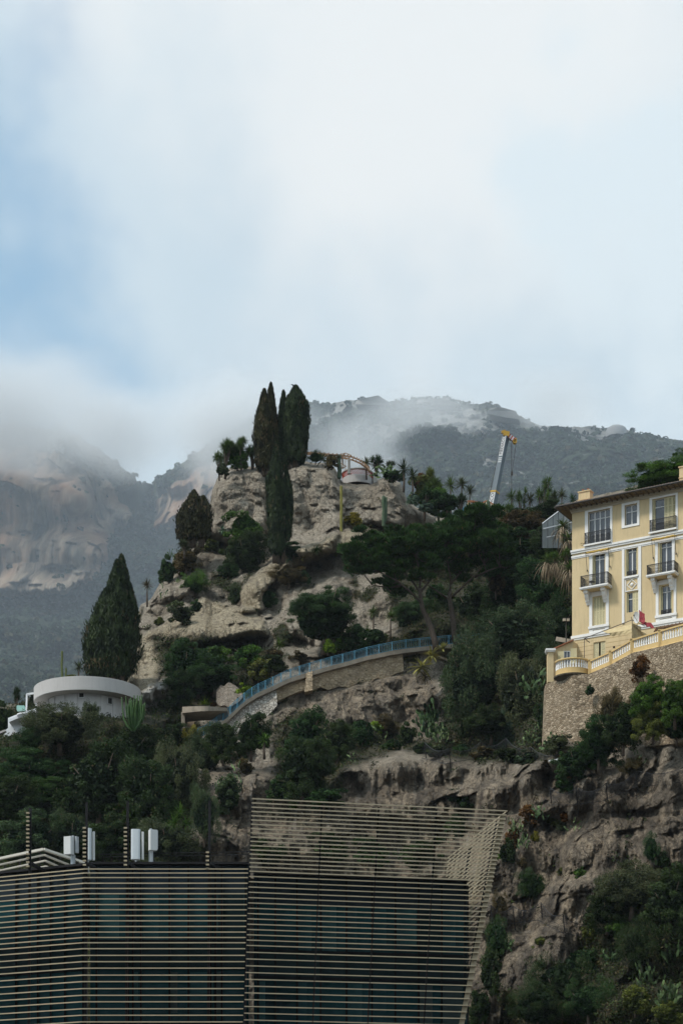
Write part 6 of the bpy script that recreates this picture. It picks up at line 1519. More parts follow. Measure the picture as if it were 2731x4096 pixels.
for x0, x1, y0, y1 in ((84,89,704.2,708.5),(111.5,115.5,706.5,712.5)):
    za = (731-y1)*kz; zb__ = (731-y0)*kz; a, b = arcp(x0, 0, 4.02), arcp(x1, 0, 4.02); m = MB()
    m.hexa([(a.x,a.y,za),(b.x,b.y,za),(b.x,b.y+.3,za),(a.x,a.y+.3,za)], [(a.x,a.y,zb__),(b.x,b.y,zb__),(b.x,b.y+.3,zb__),(a.x,a.y+.3,zb__)]); w_ = m.build('window', DRK, rh)
    f_ = MB(); f_.bar((a.x,a.y-.02,za),(a.x,a.y-.02,zb__),.05); f_.bar((b.x,b.y-.02,za),(b.x,b.y-.02,zb__),.05); f_.bar((a.x,a.y-.02,za),(b.x,b.y-.02,za),.05); f_.build('window_frame', FRM, w_)
m = MB(); m.lathe((0,0,.25), [(3.9,-.25),(4.45,-.25),(4.5,-.05),(4.4,.05),(3.95,.08)], 64, sy=.95); o = m.build('ledge', RW, rh); shade_angle(o, 30)
m = MB(); m.lathe((0,0,-3.4), [(4.2,-3),(4.2,3.4)], 64, sy=.95); m.build('basement_wall', RW, rh)
tag(rh, 'round white house with broad disc roof and small dark windows at left', 'building')
# stepped white stair walls at the left edge
WH = mat('bright_white_wall', (.70,.71,.72), .8, var=.04, dirt=.15)
st = empty('stepped_house', W(15, 745, 137)); so_ = Vector(st.location)
def q3(px, py, d): return Vector([float(v) for v in W(px, py, d)])-so_
def slabp(poly, d, th, m_, name='wall'):
    p = [q3(x, y, d) for x, y in poly]; q = [v+Vector((.0, th, 0)) for v in p]; n = len(p); return MB().add(p+q, [tuple(range(n))[::-1], tuple(range(n, 2*n))]+[(i, (i+1) % n, n+(i+1) % n, n+i) for i in range(n)]).build(name, m_, st)
slabp([(18,714),(36,708),(36,716),(46,741),(-12,753),(-12,744),(4,736),(4,731),(8,728),(8,718)], 136.5, 3.5, WH)
slabp([(-14,739),(6,731),(4.5,729.5),(-14,737)], 135.8, .5, RD, 'stair_edge')
slabp([(9,719),(34,709.5),(34,711.5),(9,722)], 135.6, 2.5, WH, 'parapet')
slabp([(45,741),(52,741.5),(52,757),(42,761)], 133, 1.5, WH, 'lower_wall')
MB().lathe(tuple(q3(27, 716, 135.6)), [(0,-.35),(.7,-.25),(.95,0),(.95,.12),(0,.12)], 20, a0=math.pi, a1=2*math.pi).build('bay', WH, st)
tag(st, 'stepped white stair walls beside the round house at the left edge', 'building')
fr = empty('terrace_canopy', W(26, 711, 138)); b0 = Vector(fr.location); m = MB()
t3 = lambda px, py, d: Vector([float(v) for v in W(px, py, d)])-b0
m.bar(t3(26.3,711,138), t3(26.8,694,138), .16); m.bar(t3(26.8,694.2,138), t3(36,693,138), .16); m.bar(t3(26.8,694.2,138), t3(30,696,142), .12); m.bar(t3(36,693,138), t3(36,706,138), .12)
m.build('beam', WH, fr); tag(fr, 'bare white beam frame on the terrace left of the round roof', 'canopy')
tk = MB(); p = W(21, 709, 136.4); tk.box((p[0]-.38,p[1]-.3,p[2]-.15),(p[0]+.38,p[1]+.3,p[2]+.22)).box((p[0]-.35,p[1]-.27,p[2]+.22),(p[0]+.35,p[1]+.27,p[2]+.27)); tag(tk.build('storage_box', mat('mint_plastic', (.28,.48,.42), .5)), 'mint green box on the white terrace at the far left', 'box')
sheet_wall('rock_wall', [(0,750,133),(14,742,133),(30,741,133),(45,744,133)], [(0,762,131),(16,764,131),(32,768,131),(46,766,131)], .8, STONE, 'rough stone wall under the stepped white house', nx=60, nz=24, amp=.15)
# ------------------------------------------------------------------ top of the crag: pergola, round terrace
WD = mat('pergola_wood', (.22,.13,.07), .8, var=.3, scale=5)
OC = mat('garden_column', (.42,.39,.35), .8, var=.1, scale=2, dirt=.3)
dt = tdepth(357, 486)+15.6/F*180/K+1.2
gt = empty('round_terrace', W(357, 483.5, dt)); g0 = Vector(gt.location); kk = dt/F; Rt = 15.6*kk
m = MB(); m.lathe((0,0,0), [(Rt-.15,-.5),(Rt,-.5),(Rt,.42),(Rt-.3,.42)], 40); o = m.build('base_wall', RW, gt); shade_angle(o, 30)
m = MB()
for row in range(3):
    for k in range(40):
        a = math.pi*2*k/40; b = math.pi*2*(k+1)/40; z0 = .46+row*.22; z1 = z0+.22
        for s, e in ((a, b), (b, a)): m.bar((Rt*.985*math.cos(s), Rt*.985*math.sin(s), z0), (Rt*.985*math.cos(e), Rt*.985*math.sin(e), z1), .045)
m.build('lattice', mat('red_lattice', (.38,.07,.045), .8, var=.15), gt)
m = MB(); m.lathe((0,0,1.16), [(Rt-.25,-.04),(Rt+.05,-.04),(Rt+.07,.03),(Rt+.05,.10),(Rt-.25,.10),(Rt-.25,-.04)], 40); o = m.build('coping', OC, gt); shade_angle(o, 30)
m = MB(); m.lathe((0,0,.3), [(Rt-.1,0),(0,0)], 40); m.build('floor', CON, gt)
e_ = Vector([float(v) for v in W(374.5, 476, dt-.5)])-g0; MB().box((e_.x-.25,e_.y-.3,e_.z-1.3),(e_.x+.3,e_.y+.3,e_.z+.35)).build('end_pier', OC, gt)
tag(gt, 'round white terrace with red lattice parapet on top of the crag', 'terrace')
pe = empty('garden_pergola', W(350, 474, 180)); g1 = Vector(pe.location)
t4 = lambda px, py, d: Vector([float(v) for v in W(px, py, d)])-g1
arc1 = [(306,454,182),(316,455,182),(326,456,182),(334,457.5,182),(343,458,181),(352,460,180),(360,463.5,179),(366,468,178.5),(369,472,178.3)]
arc2 = [(306,452.5,185),(318,453.4,185),(330,454.6,185),(341,455.4,184),(350,456.5,183),(358,459.5,182),(364,463.5,181.5),(368.5,468,181.3)]
m = MB()
for arc in (arc1, arc2):
    P_ = [t4(*p) for p in arc]
    for a, b in zip(P_, P_[1:]): m.bar(a, b, .12, .18)
m.build('long_beam', WD, pe); A1 = [t4(*p) for p in arc1]; A2 = [t4(*p) for p in arc2]
def along(P_, t):
    s = t*(len(P_)-1); i = min(int(s), len(P_)-2); return P_[i].lerp(P_[i+1], s-i)
m = MB()
for k in range(20):
    a = along(A1, k/19); b = along(A2, k/19); d = (b-a); m.bar(a-d*.14+Vector((0,0,.14)), b+d*.12+Vector((0,0,.14)), .09, .14)
m.build('rafters', WD, pe)
for px, py, yb_, d in ((348.5,459.5,474,179.5),(342,456.5,468,183)):
    b = t4(px, yb_, d); t_ = t4(px, py, d); h = t_.z-b.z; m = MB(); m.lathe(tuple(b), [(.24,0),(.24,.12),(.18,.18),(.16,h-.2),(.22,h-.12),(.22,h)], 12); o = m.build('column', OC, pe); shade_angle(o, 40)
m = MB()
for a, b in (((338.5,455,178.6),(338.5,470,178.6)), ((345,456,178.6),(345,470,178.6)), ((338.5,455,178.6),(345,453,178.6)), ((345,453,178.6),(351,455.5,178.6)), ((351,455.5,178.6),(345,459,178.6)), ((338.5,462,178.6),(345,466,178.6)), ((338.5,470,178.6),(346,466,178.6)), ((345,453,178.6),(340,457,178.6))): m.bar(t4(*a), t4(*b), .07)
m.build('scaffold', mat('new_wood', (.30,.18,.09), .8), pe)
tag(pe, 'curved wooden pergola with short rafters and a stone column above the lattice terrace', 'pergola')
cactus(338.8, 455, 475, 4.2, 'og', 'thick grey cactus standing against the pergola corner', d=176.5)
# ------------------------------------------------------------------ gabled house, crane, greenhouse, lamp
PKW = mat('peach_wall', (.50,.34,.20), .85, var=.06, dirt=.2)
gh = empty('gabled_house', W(482, 517, 163)); h0 = Vector(gh.location); t5 = lambda px, py, d=163: Vector([float(v) for v in W(px, py, d)])-h0
p = [t5(470,524),t5(503,524),t5(503,513),t5(486,505.2),t5(470,511)]; q = [v+Vector((1.5,9,0)) for v in p]; m = MB().add(p+q, [(4,3,2,1,0),(5,6,7,8,9),(0,1,6,5),(1,2,7,6),(4,0,5,9)]); m.build('wall', PKW, gh)
m = MB(); a, b, c_ = t5(468.8,511.8), t5(486,503.6), t5(505,514.2); back_ = Vector((1.5,9.3,0)); fo = Vector((0,-.55,0)); th = Vector((0,0,.14))
for u, v in ((a, b), (b, c_)): m.hexa([u+fo, v+fo, v+back_, u+back_], [u+fo+th, v+fo+th, v+back_+th, u+back_+th])
for k in range(26):
    for u, v in ((a, b), (b, c_)):
        s = u.lerp(v, (k+.5)/26); m.tube([s+fo+th, s+back_+th], .09, 5)
rf = m.build('roof', TIL, gh)
m = MB(); m.bar(a+fo-Vector((0,.02,.1)), b+fo-Vector((0,.02,.1)), .06, .2); m.bar(b+fo-Vector((0,.02,.1)), c_+fo-Vector((0,.02,.1)), .06, .2); m.build('fascia', mat('cream_fascia', (.55,.46,.33), .8), gh)
a = t5(467,502,162.6); b = t5(471,517,162.6); MB().box((a.x,a.y,b.z-1),(b.x-.1,a.y+3,a.z)).build('chimney_wall', PKW, gh)
m = MB(); c1_, c2_ = t5(466.6,501.6,162.5), t5(480,504.5,167); m.hexa([c1_, c1_+Vector((.7,0,0)), c2_+Vector((.7,0,0)), c2_], [c1_+th, c1_+Vector((.7,0,0))+th, c2_+Vector((.7,0,0))+th, c2_+th]); m.build('side_roof', TIL, gh)
tag(gh, 'low peach coloured gabled house with tiled roof under the crane', 'house')
tp_ = MB(); pa = W(462, 512, 166); rr = random.Random(4); V = []
for i in range(7):
    for j in range(7): V.append((pa[0]+i*.11*(1-.03*j), pa[1]+.15*rr.random(), pa[2]-.5+j*.16+.05*rr.random()+.05*i))
tp_.add(V, [(i*7+j, (i+1)*7+j, (i+1)*7+j+1, i*7+j+1) for i in range(6) for j in range(6)]); V2 = [(x, y+.12, z) for x, y, z in V]; tp_.add(V2, [(i*7+j, i*7+j+1, (i+1)*7+j+1, (i+1)*7+j) for i in range(6) for j in range(6)])
tag(tp_.build('blue_tarpaulin', mat('blue_sheet', (.08,.32,.50), .5, var=.6, scale=3)), 'crumpled light blue tarpaulin at the left end of the gabled house', 'tarpaulin')
# crane
GR = mat('crane_grey', (.10,.13,.15), .45, var=.08); LG = mat('crane_light', (.50,.51,.51), .45, var=.05); YC = mat('crane_yellow', (.42,.25,.03), .5); RC = mat('crane_red', (.35,.05,.05), .5); BK = mat('black_lettering', (.015,.015,.02), .6)
cr = empty('mobile_crane', W(489, 519, 205)); c0 = Vector(cr.location); t6 = lambda px, py, d=205: Vector([float(v) for v in W(px, py, d)])-c0
base = t6(488.6, 521); tip = t6(505.2, 435.5); ax_ = (tip-base).normalized(); sd_ = Vector((ax_.z, 0, -ax_.x)).normalized(); fw = ax_.cross(sd_)
if fw.y > 0: fw = -fw
rotz = .62   # boom turned so that two faces show
sA = (sd_*math.cos(rotz)+fw*math.sin(rotz)); sB = (fw*math.cos(rotz)-sd_*math.sin(rotz))
def boom(a, b, w_, m_, name, parent=cr):
    p, q = base.lerp(tip, a), base.lerp(tip, b); cc = [(-1,-1),(1,-1),(1,1),(-1,1)]
    return MB().hexa([p+sA*x*w_/2+sB*y*w_/2 for x, y in cc], [q+sA*x*w_/2+sB*y*w_/2 for x, y in cc]).build(name, m_, parent)
B1 = boom(0, .33, 0.86, GR, 'lower_boom'); B2 = boom(.33, .985, .75, GR, 'upper_boom'); boom(.325, .345, 1.0, YC, 'boom_collar')
def face(a, b, side, w_, f0, f1, m_, name, parent, off=.012):
    """plate on boom face: a,b along; f0,f1 across the face (0..1)"""
    n, s = (sB, sA) if side == 0 else (sA, -sB) if side == 1 else (-sA, sB)
    def P3(t, f): return base.lerp(tip, t)+n*(w_/2+off)+s*w_*(f-.5)
    return MB().hexa([P3(a, f0), P3(a, f1), P3(a, f1)-n*.02, P3(a, f0)-n*.02], [P3(b, f0), P3(b, f1), P3(b, f1)-n*.02, P3(b, f0)-n*.02]).build(name, m_, parent)
face(.0, .32, 0, 0.86, .05, .95, LG, 'boom_plate', cr); face(.0, .32, 2, 0.86, .35, .95, LG, 'boom_plate', cr)
face(.75, .975, 0, .75, .12, .92, LG, 'boom_plate', cr); face(.75, .975, 2, .75, .2, .95, LG, 'boom_plate', cr)
for k in range(3): face(.675+k*.022, .685+k*.022, 0, .75, .15, .9, LG, 'stripe', cr); face(.675+k*.022, .685+k*.022, 2, .75, .2, .9, LG, 'stripe', cr)
def text_on(txt, a, side, w_, size, fm, up_flip=False):
    cu = bpy.data.curves.new('lettering', 'FONT'); cu.body = txt; cu.size = size; cu.align_x = 'LEFT'; cu.align_y = 'CENTER'; cu.extrude = .01
    ob = bpy.data.objects.new('tmp', cu); COL.objects.link(ob); dg_ = bpy.context.evaluated_depsgraph_get(); me_ = bpy.data.meshes.new_from_object(ob.evaluated_get(dg_)); bpy.data.objects.remove(ob)
    n, s = (sB, sA) if side == 0 else (-sA, sB)
    xx = ax_; yy = n.cross(xx); M = Matrix((xx, yy, n)).transposed().to_4x4(); M.translation = base.lerp(tip, a)+n*(w_/2+.03)+s*w_*(fm-.5)
    me_.transform(M); me_.materials.clear(); me_.materials.append(BK); return link('lettering', me_, parent=cr)
text_on('MEDIACO', .045, 0, 0.86, .75, .5); text_on('MEDIACO', .765, 0, .75, .6, .5); text_on('MEDIACO', .765, 2, .75, .6, .55)
hd = empty('crane_head'); 
bpy.data.objects.remove(hd)
m = MB(); m.bar(tip-ax_*.2, tip+ax_*.5, .85); m.bar(tip+ax_*.3-sd_*.7, tip+ax_*.6-sd_*.2, .35); m.build('boom_head', YC, cr)
e1 = t6(504.5,434); e2 = t6(514,440.5); m = MB(); m.bar(e1, e2, .55); m.build('jib', LG, cr)
d_ = e2-e1
for k in range(4): p_ = e1+d_*(.12+.24*k); MB().bar(p_, p_+d_*.11, .58).build('stripe', RC, cr)
MB().bar(e2-d_*.03, e2+d_*.10, .6).tube([e2+Vector((0,-.3,-.2)), e2+Vector((0,.3,-.2))], .3, 12).build('pulley', YC, cr)
m = MB(); hk = t6(511.8, 520); m.tube([e2+Vector((-.45,0,-.3)), Vector((e2.x-.45, e2.y, hk.z))], .05, 5); m.tube([e2+Vector((.2,0,-.3)), Vector((e2.x-.35, e2.y, e2.z-4.4))], .035, 5); m.tube([t6(501.2,438), t6(490.5,486), t6(484.5, 522)], .035, 5); m.build('cable', GUT, cr)
p_ = Vector((e2.x-.42, e2.y, e2.z-4.6)); MB().box((p_.x-.14,p_.y-.14,p_.z-.4),(p_.x+.14,p_.y+.14,p_.z+.1)).build('cable_block', GUT, cr)
m = MB(); b_ = base; m.box((b_.x-2.2,b_.y-1.3,b_.z-4.5),(b_.x+4,b_.y+1.3,b_.z-2.2)); m.box((b_.x-1.2,b_.y-1.2,b_.z-2.2),(b_.x+1.6,b_.y+1.2,b_.z)); m.build('chassis', YC, cr)
m = MB()
for x in (-1.5, 0, 1.5, 3.2):
    for s in (-1.35, 1.35): m.tube([(b_.x+x,b_.y+s-.15,b_.z-4.5),(b_.x+x,b_.y+s+.15,b_.z-4.5)], .6, 14)
m.build('wheels', GUT, cr); tag(cr, 'grey telescopic crane boom with yellow head rising behind the gabled house', 'crane')
# greenhouse
gl = bpy.data.materials.new('greenhouse_glass'); nt_, b_, out_ = nodes_of(gl); b_.inputs['Base Color'].default_value = (.42,.46,.47,1); b_.inputs['Roughness'].default_value = .25; b_.inputs['Alpha'].default_value = .55
ge = empty('greenhouse', W(558, 540, 133)); g2 = Vector(ge.location); t7 = lambda px, py, d: Vector([float(v) for v in W(px, py, d)])-g2
Aa = [t7(541.5,523.5,130), t7(560,509.5,132), t7(580,521,134)]; Bb = [t7(541.5,548,130), t7(560,548,132), t7(580,548,134)]
ee = Vector((2.5,-1.0,0)); m = MB(); m.add([*Aa, *Bb], [(0,3,4,1),(1,4,5,2)]); m.add([Aa[0], Aa[1], Aa[1]+Vector((4,8,0)), Aa[0]+Vector((4,8,0))], [(0,1,2,3)]); m.build('glazing', gl, ge)
m = MB()
for i in (0, 1): m.bar(Aa[i], Aa[i+1], .10)
for k in range(8): t_ = k/7*2; i = min(int(t_), 1); a = Aa[i].lerp(Aa[i+1], t_-i); b = Bb[i].lerp(Bb[i+1], t_-i); m.bar(a, b, .055)
m.bar(Aa[1], Aa[1]+Vector((4,8,0)), .08); m.build('frame', mat('dark_frame', (.06,.07,.07), .6), ge)
m = MB(); m.bar(t7(543,528.5,129.8), t7(580,520,133.8), .10); m.bar(t7(541.5,523.5,129.9), t7(560,509.5,131.9), .06); m.bar(t7(546,537,129.8), t7(580,531,133.8), .06); m.build('white_rail', WH, ge)
tag(ge, 'gabled greenhouse with pale glass beside the yellow house corner', 'greenhouse')
# double headed street lamp
la = empty('street_lamp', W(565.3, 642, 121)); l0 = Vector(la.location); kz = 121/F; H = (642-621)*kz
MB().tube([(0,0,-.5),(0,0,.4),(0,0,H)], [.07,.05,.04], 8).bar((-.26,0,H-.05),(.26,0,H-.05),.03).build('post', GUT, la)
for s in (-1, 1):
    m = MB(); x = s*.16; m.box((x-.12,-.12,H-.02),(x+.12,.12,H+.20)); o = m.build('lantern', mat('lantern_glass', (.45,.40,.33), .4), la); MB().box((x-.14,-.14,H+.20),(x+.14,.14,H+.24)).build('cap', GUT, o)
tag(la, 'double headed lamp post beside the left corner of the yellow house', 'street lamp')
m = MB(); p = W(556,639,122); q = W(573,642,121); m.bar(tuple(p), tuple(q), .25, .35); tag(m.build('low_wall', CON), 'low dark wall at the foot of the lamp post', 'wall')
# ------------------------------------------------------------------ rockfall nets
def net(pts, h0, label, sag=.5):
    """pts along the top cable (px,py,d); net hangs h0 px"""
    e = empty('rockfall_net', W(*pts[0])); o_ = Vector(e.location); T_ = [Vector([float(v) for v in W(*p)])-o_ for p in [(p[0], p[1], min(tdepth(p[0], p[1]), tdepth(p[0], p[1]+h0))-.7) for p in pts]]; Bm = [Vector([float(v) for v in W(p[0]-3, p[1]+h0, tdepth(p[0]-3, p[1]+h0)-.25)])-o_ for p in pts]
    n = int(sum((b-a).length for a, b in zip(T_, T_[1:]))/.4); m = MB(); nr_ = 7; G = []
    for j in range(nr_+1):
        row = []
        for i in range(n+1):
            t = i/n; a = along(T_, t); b = along(Bm, t); seg = (t*(len(T_)-1)) % 1; p_ = a.lerp(b, j/nr_); p_.z -= sag*4*seg*(1-seg)*(1-j/nr_); p_.y -= .5*math.sin(j/nr_*3.1); row.append(p_)
        G.append(row)
    for j in range(nr_):
        for i in range(n):
            m.bar(G[j][i], G[j+1][i+1], .010); m.bar(G[j][i+1], G[j+1][i], .010)
    m.build('mesh', IRN, e); m = MB(); m.tube(G[0], .022, 4); m.tube(G[-1], .022, 4); m.build('cable', IRN, e)
    for a, b in list(zip(T_, Bm))[::1]: MB().tube([a, b+Vector((.5,.6,-.6))], .04, 5).build('post', IRN, e)
    tag(e, label, 'rockfall net')
net([(424,742,112.5),(448,748,112),(480,742,112.5),(505,738,113),(530,747,112.5),(562,752,112)], 16, 'thin rockfall net sagging along the ledge under the large oaks')
net([(549,787,100),(575,787,100),(605,783,100.5),(635,770,101.5),(690,763,101.5)], 18, 'thin rockfall net across the upper right cliff')
net([(490,905,90),(512,906,90.5),(540,902,91),(562,914,91),(590,920,91)], 18, 'thin rockfall net low on the bare right cliff')
m = MB(); p = W(555, 760.5, tdepth(555,763)-.6); m.bar((p[0]-.55,p[1],p[2]-.05),(p[0]+.5,p[1],p[2]+.12),.25,.10); tag(m.build('white_drainpipe', WH), 'short white pipe lying on the ledge below the stone wall', 'pipe')
# ------------------------------------------------------------------ far fort and dome
FT = mat('fort_stone', (.24,.225,.205), .9, var=.35, scale=.03, bmp=.6)
def fort(poly, d, th, label, name='fort'):
    p = [Vector([float(v) for v in W(x, y, d+dd)]) for x, y, dd in poly]; q = [v+Vector((3, th, 0)) for v in p]; n = len(p)
    f = [tuple(range(n))[::-1], tuple(range(n, 2*n))]+[(i, (i+1) % n, n+(i+1) % n, n+i) for i in range(n)]
    o = MB().add(p+q, f).build(name, FT); tag(o, label, 'fort')
fort([(487,410.5,0),(490,408.0,0),(497,407.6,0),(498.5,406.6,0),(515.6,411.2,12),(517.8,419,12),(505,417.5,6),(487,413.5,0)], 1345, 14, 'pale fort wall with a square corner at the right end of the ridge')
fort([(355,403,20),(357,399.6,20),(377.5,395.3,0),(388.5,402,10),(389,404.5,10),(355,404.5,20)], 1430, 14, 'pointed gabled rampart at the left of the misty ridge')
fort([(416,403,6),(417,399.4,6),(436,398.8,0),(441,399.6,0),(442,397.4,0),(448,397.4,0),(449,400.6,0),(459,404,0),(459,405.5,0),(416,404,6)], 1400, 14, 'long low rampart along the middle of the ridge')
m = MB(); p = W(615.5, 431.5, 1330); m.lathe(tuple(p), [(10,-6),(10,0),(9,2.2),(6.5,4),(3,5),(0,5.3)], 24); tag(m.build('dome', mat('pale_dome', (.25,.25,.25), .7), smooth=True), 'small white dome on the right mountain ridge', 'dome')
# ------------------------------------------------------------------ the louvred building in front
ALU = mat('beige_louvre', (.335,.28,.19), .6, var=.14, scale=1.6, spec=.25)
DKM = mat('dark_steel', (.016,.016,.017), .6, var=.2, spec=.1)
PAN = mat('slate_panel', (.012,.021,.027), .6, var=.15, scale=.5, spec=.1)
GL2 = mat('teal_glass', (.007,.031,.036), .06, var=.6, scale=.25, spec=.06)
GL3 = mat('blue_blind', (.10,.24,.33), .4, var=.15)
MUL = mat('mullion', (.008,.010,.011), .7, spec=.05)
lb = empty('louvred_building', W(247, 1100, 55)); L0 = Vector(lb.location)
def w8(px, py, d): return Vector([float(v) for v in W(px, py, d)])-L0
def xB(y): return 84-(y-869)*.020
def xC(y): return 251-(y-799)*.036
DA, DB, DC = 56.9, 55.0, 55.0
def dR(x): return 55+1.55*(x-251)/255
def xE(y): return 506.4-(y-811.3)*.1993
def slat(m, a, b, h=.042, dp=.15):
    m.hexa([a+Vector((0,0,-h)), b+Vector((0,0,-h)), b+Vector((0,dp,-h*.4)), a+Vector((0,dp,-h*.4))], [a, b, b+Vector((0,dp,h*.35)), a+Vector((0,dp,h*.35))])
yl = [467,490,516,548,578,608,638,670,700,733,763,795,827,858,888,922,960,996,1033,1073,1110,1150,1188,1225,1265,1302,1340,1378,1416,1454,1492,1530]
mL = MB(); mM = MB()
for y in yl:
    py = 786.6+y/5.708; h = HY-py
    A_ = w8(-46, HY-h*55/DA, DA); B_ = w8(xB(py), py, 55); C_ = w8(xC(py), py, 55); slat(mL, A_, B_-Vector((.004,0,0))); slat(mM, B_, C_-Vector((.03,0,0)))
mL.build('left_louvres', ALU, lb); mM.build('middle_louvres', ALU, lb)
yr = [786.6+(85+23.3*k)/5.46 for k in range(-1, 17)]; y0 = yr[-1]
for k in range(14): y0 += 29/5.46; yr.append(y0)
for k in range(16): y0 += 37/5.46; yr.append(y0)
mR = MB(); mT = MB()
for i, py in enumerate(yr):
    h = HY-py; hh = .050 if i < 18 else .040
    a = w8(xC(py), py, 55); xe = 490.0
    for _ in range(6): de = dR(xe); ye = HY-h*55/de; xe = xE(ye)
    b = w8(xe, ye, de); slat(mR, a+Vector((.02,0,0)), b, hh)
    # return face, running back to the left behind the front
    f = min(1, max(0, (py-799)/220)); db_ = 63.5; xb = 447-16*f
    c = w8(xb, HY-h*55/db_, db_); mT.bar(b+Vector((-.03,.16,-.02)), c, .03, .05)
mR.build('right_louvres', ALU, lb); mT.build('return_louvres', ALU, lb)
for k in range(4):      # uprights of the return
    t = (k+.6)/4.4; a0 = w8(506,812,56.5).lerp(w8(447,868,63.5), t); b0 = w8(464,1024,56.3).lerp(w8(431,1052,63.5), t); a0.y += .2; b0.y += .2
    MB().bar(a0, b0, .12, .2).build('return_post', ALU if k % 2 else DKM, lb)
a0 = w8(502.5,814,56.5); b0 = w8(461,1024,56.3); a0.y += .18; b0.y += .18; MB().bar(a0, b0, .20, .06, up=(0,1,0)).build('edge_plate', ALU, lb)
for xt, yt, xb, yb2 in ((321.5,803,312,1030),(378.2,806,367,1030),(436,808.5,423,1030),(251.6,800,243.5,1030)):
    a0 = w8(xt, yt, dR(xt)); b0 = w8(xb, yb2, dR(xb)); a0.y += .2; b0.y += .2; MB().bar(a0, b0, .07, .10).build('screen_post', DKM, lb)
m = MB()
for xt, yt, xb in ((321.5,803,312),(378.2,806,367),(436,808.5,423)):
    for py in yr:
        f = (py-799)/(1030-803); x = xt+(xb-xt)*f; h = HY-py; p = w8(x, HY-h*55/dR(x), dR(x)); m.box((p.x-.015,p.y-.006,p.z-.05),(p.x+.015,p.y+.03,p.z+.006))
m.build('louvre_clips', DKM, lb)
# posts that rise above the roof edge, with louvre stubs
for x, yt, ys in ((29.4,807,812),(86,801.5,827),(127,800.3,827),(209,799.7,851.4)):
    d = 55 if x > 80 else 55+(84-x)/130*1.9; a0 = w8(x, yt, d); b0 = w8(x-1.6, 1060, d); a0.y += .2; b0.y += .2
    o = MB().bar(a0, b0, .10, .10).build('screen_post', DKM, lb); m = MB(); y = ys
    while y < 868: p = w8(x-1.1, y, d); m.hexa([p+Vector((-.09,0,-.06)), p+Vector((.03,0,-.06)), p+Vector((.03,.2,-.04)), p+Vector((-.09,.2,-.04))], [p+Vector((-.09,0,0)), p+Vector((.03,0,0)), p+Vector((.03,.2,.02)), p+Vector((-.09,.2,.02))]); y += 4.1
    m.build('louvre_stub', ALU, o)
    t = w8(x+1, 862, d); MB().bar(t+Vector((0,.3,0)), t+Vector((.45,.9,-.22)), .07, .12).build('bracket', DKM, o)
# glazed wall behind
def back_run(p0, p1, ytop, off, mull, mname='glass_wall'):
    """p0,p1 (px,d) ends; wall off metres behind"""
    a = w8(p0[0], ytop, p0[1]); b = w8(p1[0], HY-(HY-ytop)*p0[1]/p1[1], p1[1]); a.y += off; b.y += off; zt_ = a.z; zb_ = -L0.z
    b.z = a.z; z1 = zt_-1.12; d = b-a
    def q(t, z, o=0): p = a+d*t; return Vector((p.x, p.y-o, z))
    MB().hexa([q(0,z1), q(1,z1), q(1,z1)+Vector((0,.3,0)), q(0,z1)+Vector((0,.3,0))], [q(0,zt_), q(1,zt_), q(1,zt_)+Vector((0,.3,0)), q(0,zt_)+Vector((0,.3,0))]).build('roof_parapet', PAN, lb)
    MB().bar(q(0,zt_+.04,.05), q(1,zt_+.04,.05), .34, .09).build('coping', DKM, lb)
    g = MB().hexa([q(0,zb_), q(1,zb_), q(1,zb_)+Vector((0,.2,0)), q(0,zb_)+Vector((0,.2,0))], [q(0,z1-.01), q(1,z1-.01), q(1,z1-.01)+Vector((0,.2,0)), q(0,z1-.01)+Vector((0,.2,0))]).build('glass_wall', GL2, lb)
    m = MB()
    for t in mull: m.bar(q(t, zb_, .06), q(t, zt_-.05, .06), .07, .10)
    zf = z1-2.1
    for z in (z1-1.95, z1-3.0, z1-5.2, z1-6.1, z1-8.3): m.hexa([q(0,z-.0,.04), q(1,z,.04), q(1,z,-.02), q(0,z,-.02)], [q(0,z+.12,.04), q(1,z+.12,.04), q(1,z+.12,-.02), q(0,z+.12,-.02)])
    m.build('mullions', MUL, g)
    s = MB()
    for z in (z1-2.95, z1-6.05): s.hexa([q(0,z,.03), q(1,z,.03), q(1,z,-.02), q(0,z,-.02)], [q(0,z+.98,.03), q(1,z+.98,.03), q(1,z+.98,-.02), q(0,z+.98,-.02)])
    s.build('spandrel', mat('spandrel_teal', (.005,.015,.017), .4, spec=.08), g)
    return q, z1
back_run((-46,DA+.0), (83,55), 872.5, 1.3, [.02,.22,.45,.62,.72,.83,.97])
qm, z1m = back_run((86,55.0), (247,55.0), 858.5, 1.3, [.04,.24,.27,.32,.50,.62,.76,.79,.83,.98])
qr, z1r = back_run((252,55.2), (468,56.4), 868, 1.3, [.02,.1,.2,.31,.43,.55,.66,.77,.88,.99])
a = w8(186, 958, 55.9); b = w8(205.5, 985, 55.9); a.y += .95; MB().box((a.x,a.y,b.z),(b.x,a.y+.03,a.z)).build('window_blind', GL3, lb)
for x0, x1, y0, y1 in ((158,181,962,1012),(140,157,964,1020),(283,292,966,1018),(208,238,1005,1030),(20,34,890,940),(40,62,888,935),(64,88,886,930)):
    a = w8(x0, y0, 55.9); b = w8(x1, y1, 55.9); a.y += .97+(max(0, 84-x0)/130*1.9*K*.9); MB().box((a.x,a.y,b.z),(b.x,a.y+.02,a.z)).build('window_blind', mat('dull_teal_blind', (.03,.07,.075), .4, var=.3), lb)
rr = random.Random(8); DB = [mat('blind_a', (.010,.038,.044), .5, spec=.05), mat('blind_b', (.016,.05,.055), .5, spec=.05), mat('blind_c', (.006,.016,.018), .6, spec=.05), mat('blind_d', (.03,.045,.045), .5, spec=.05)]
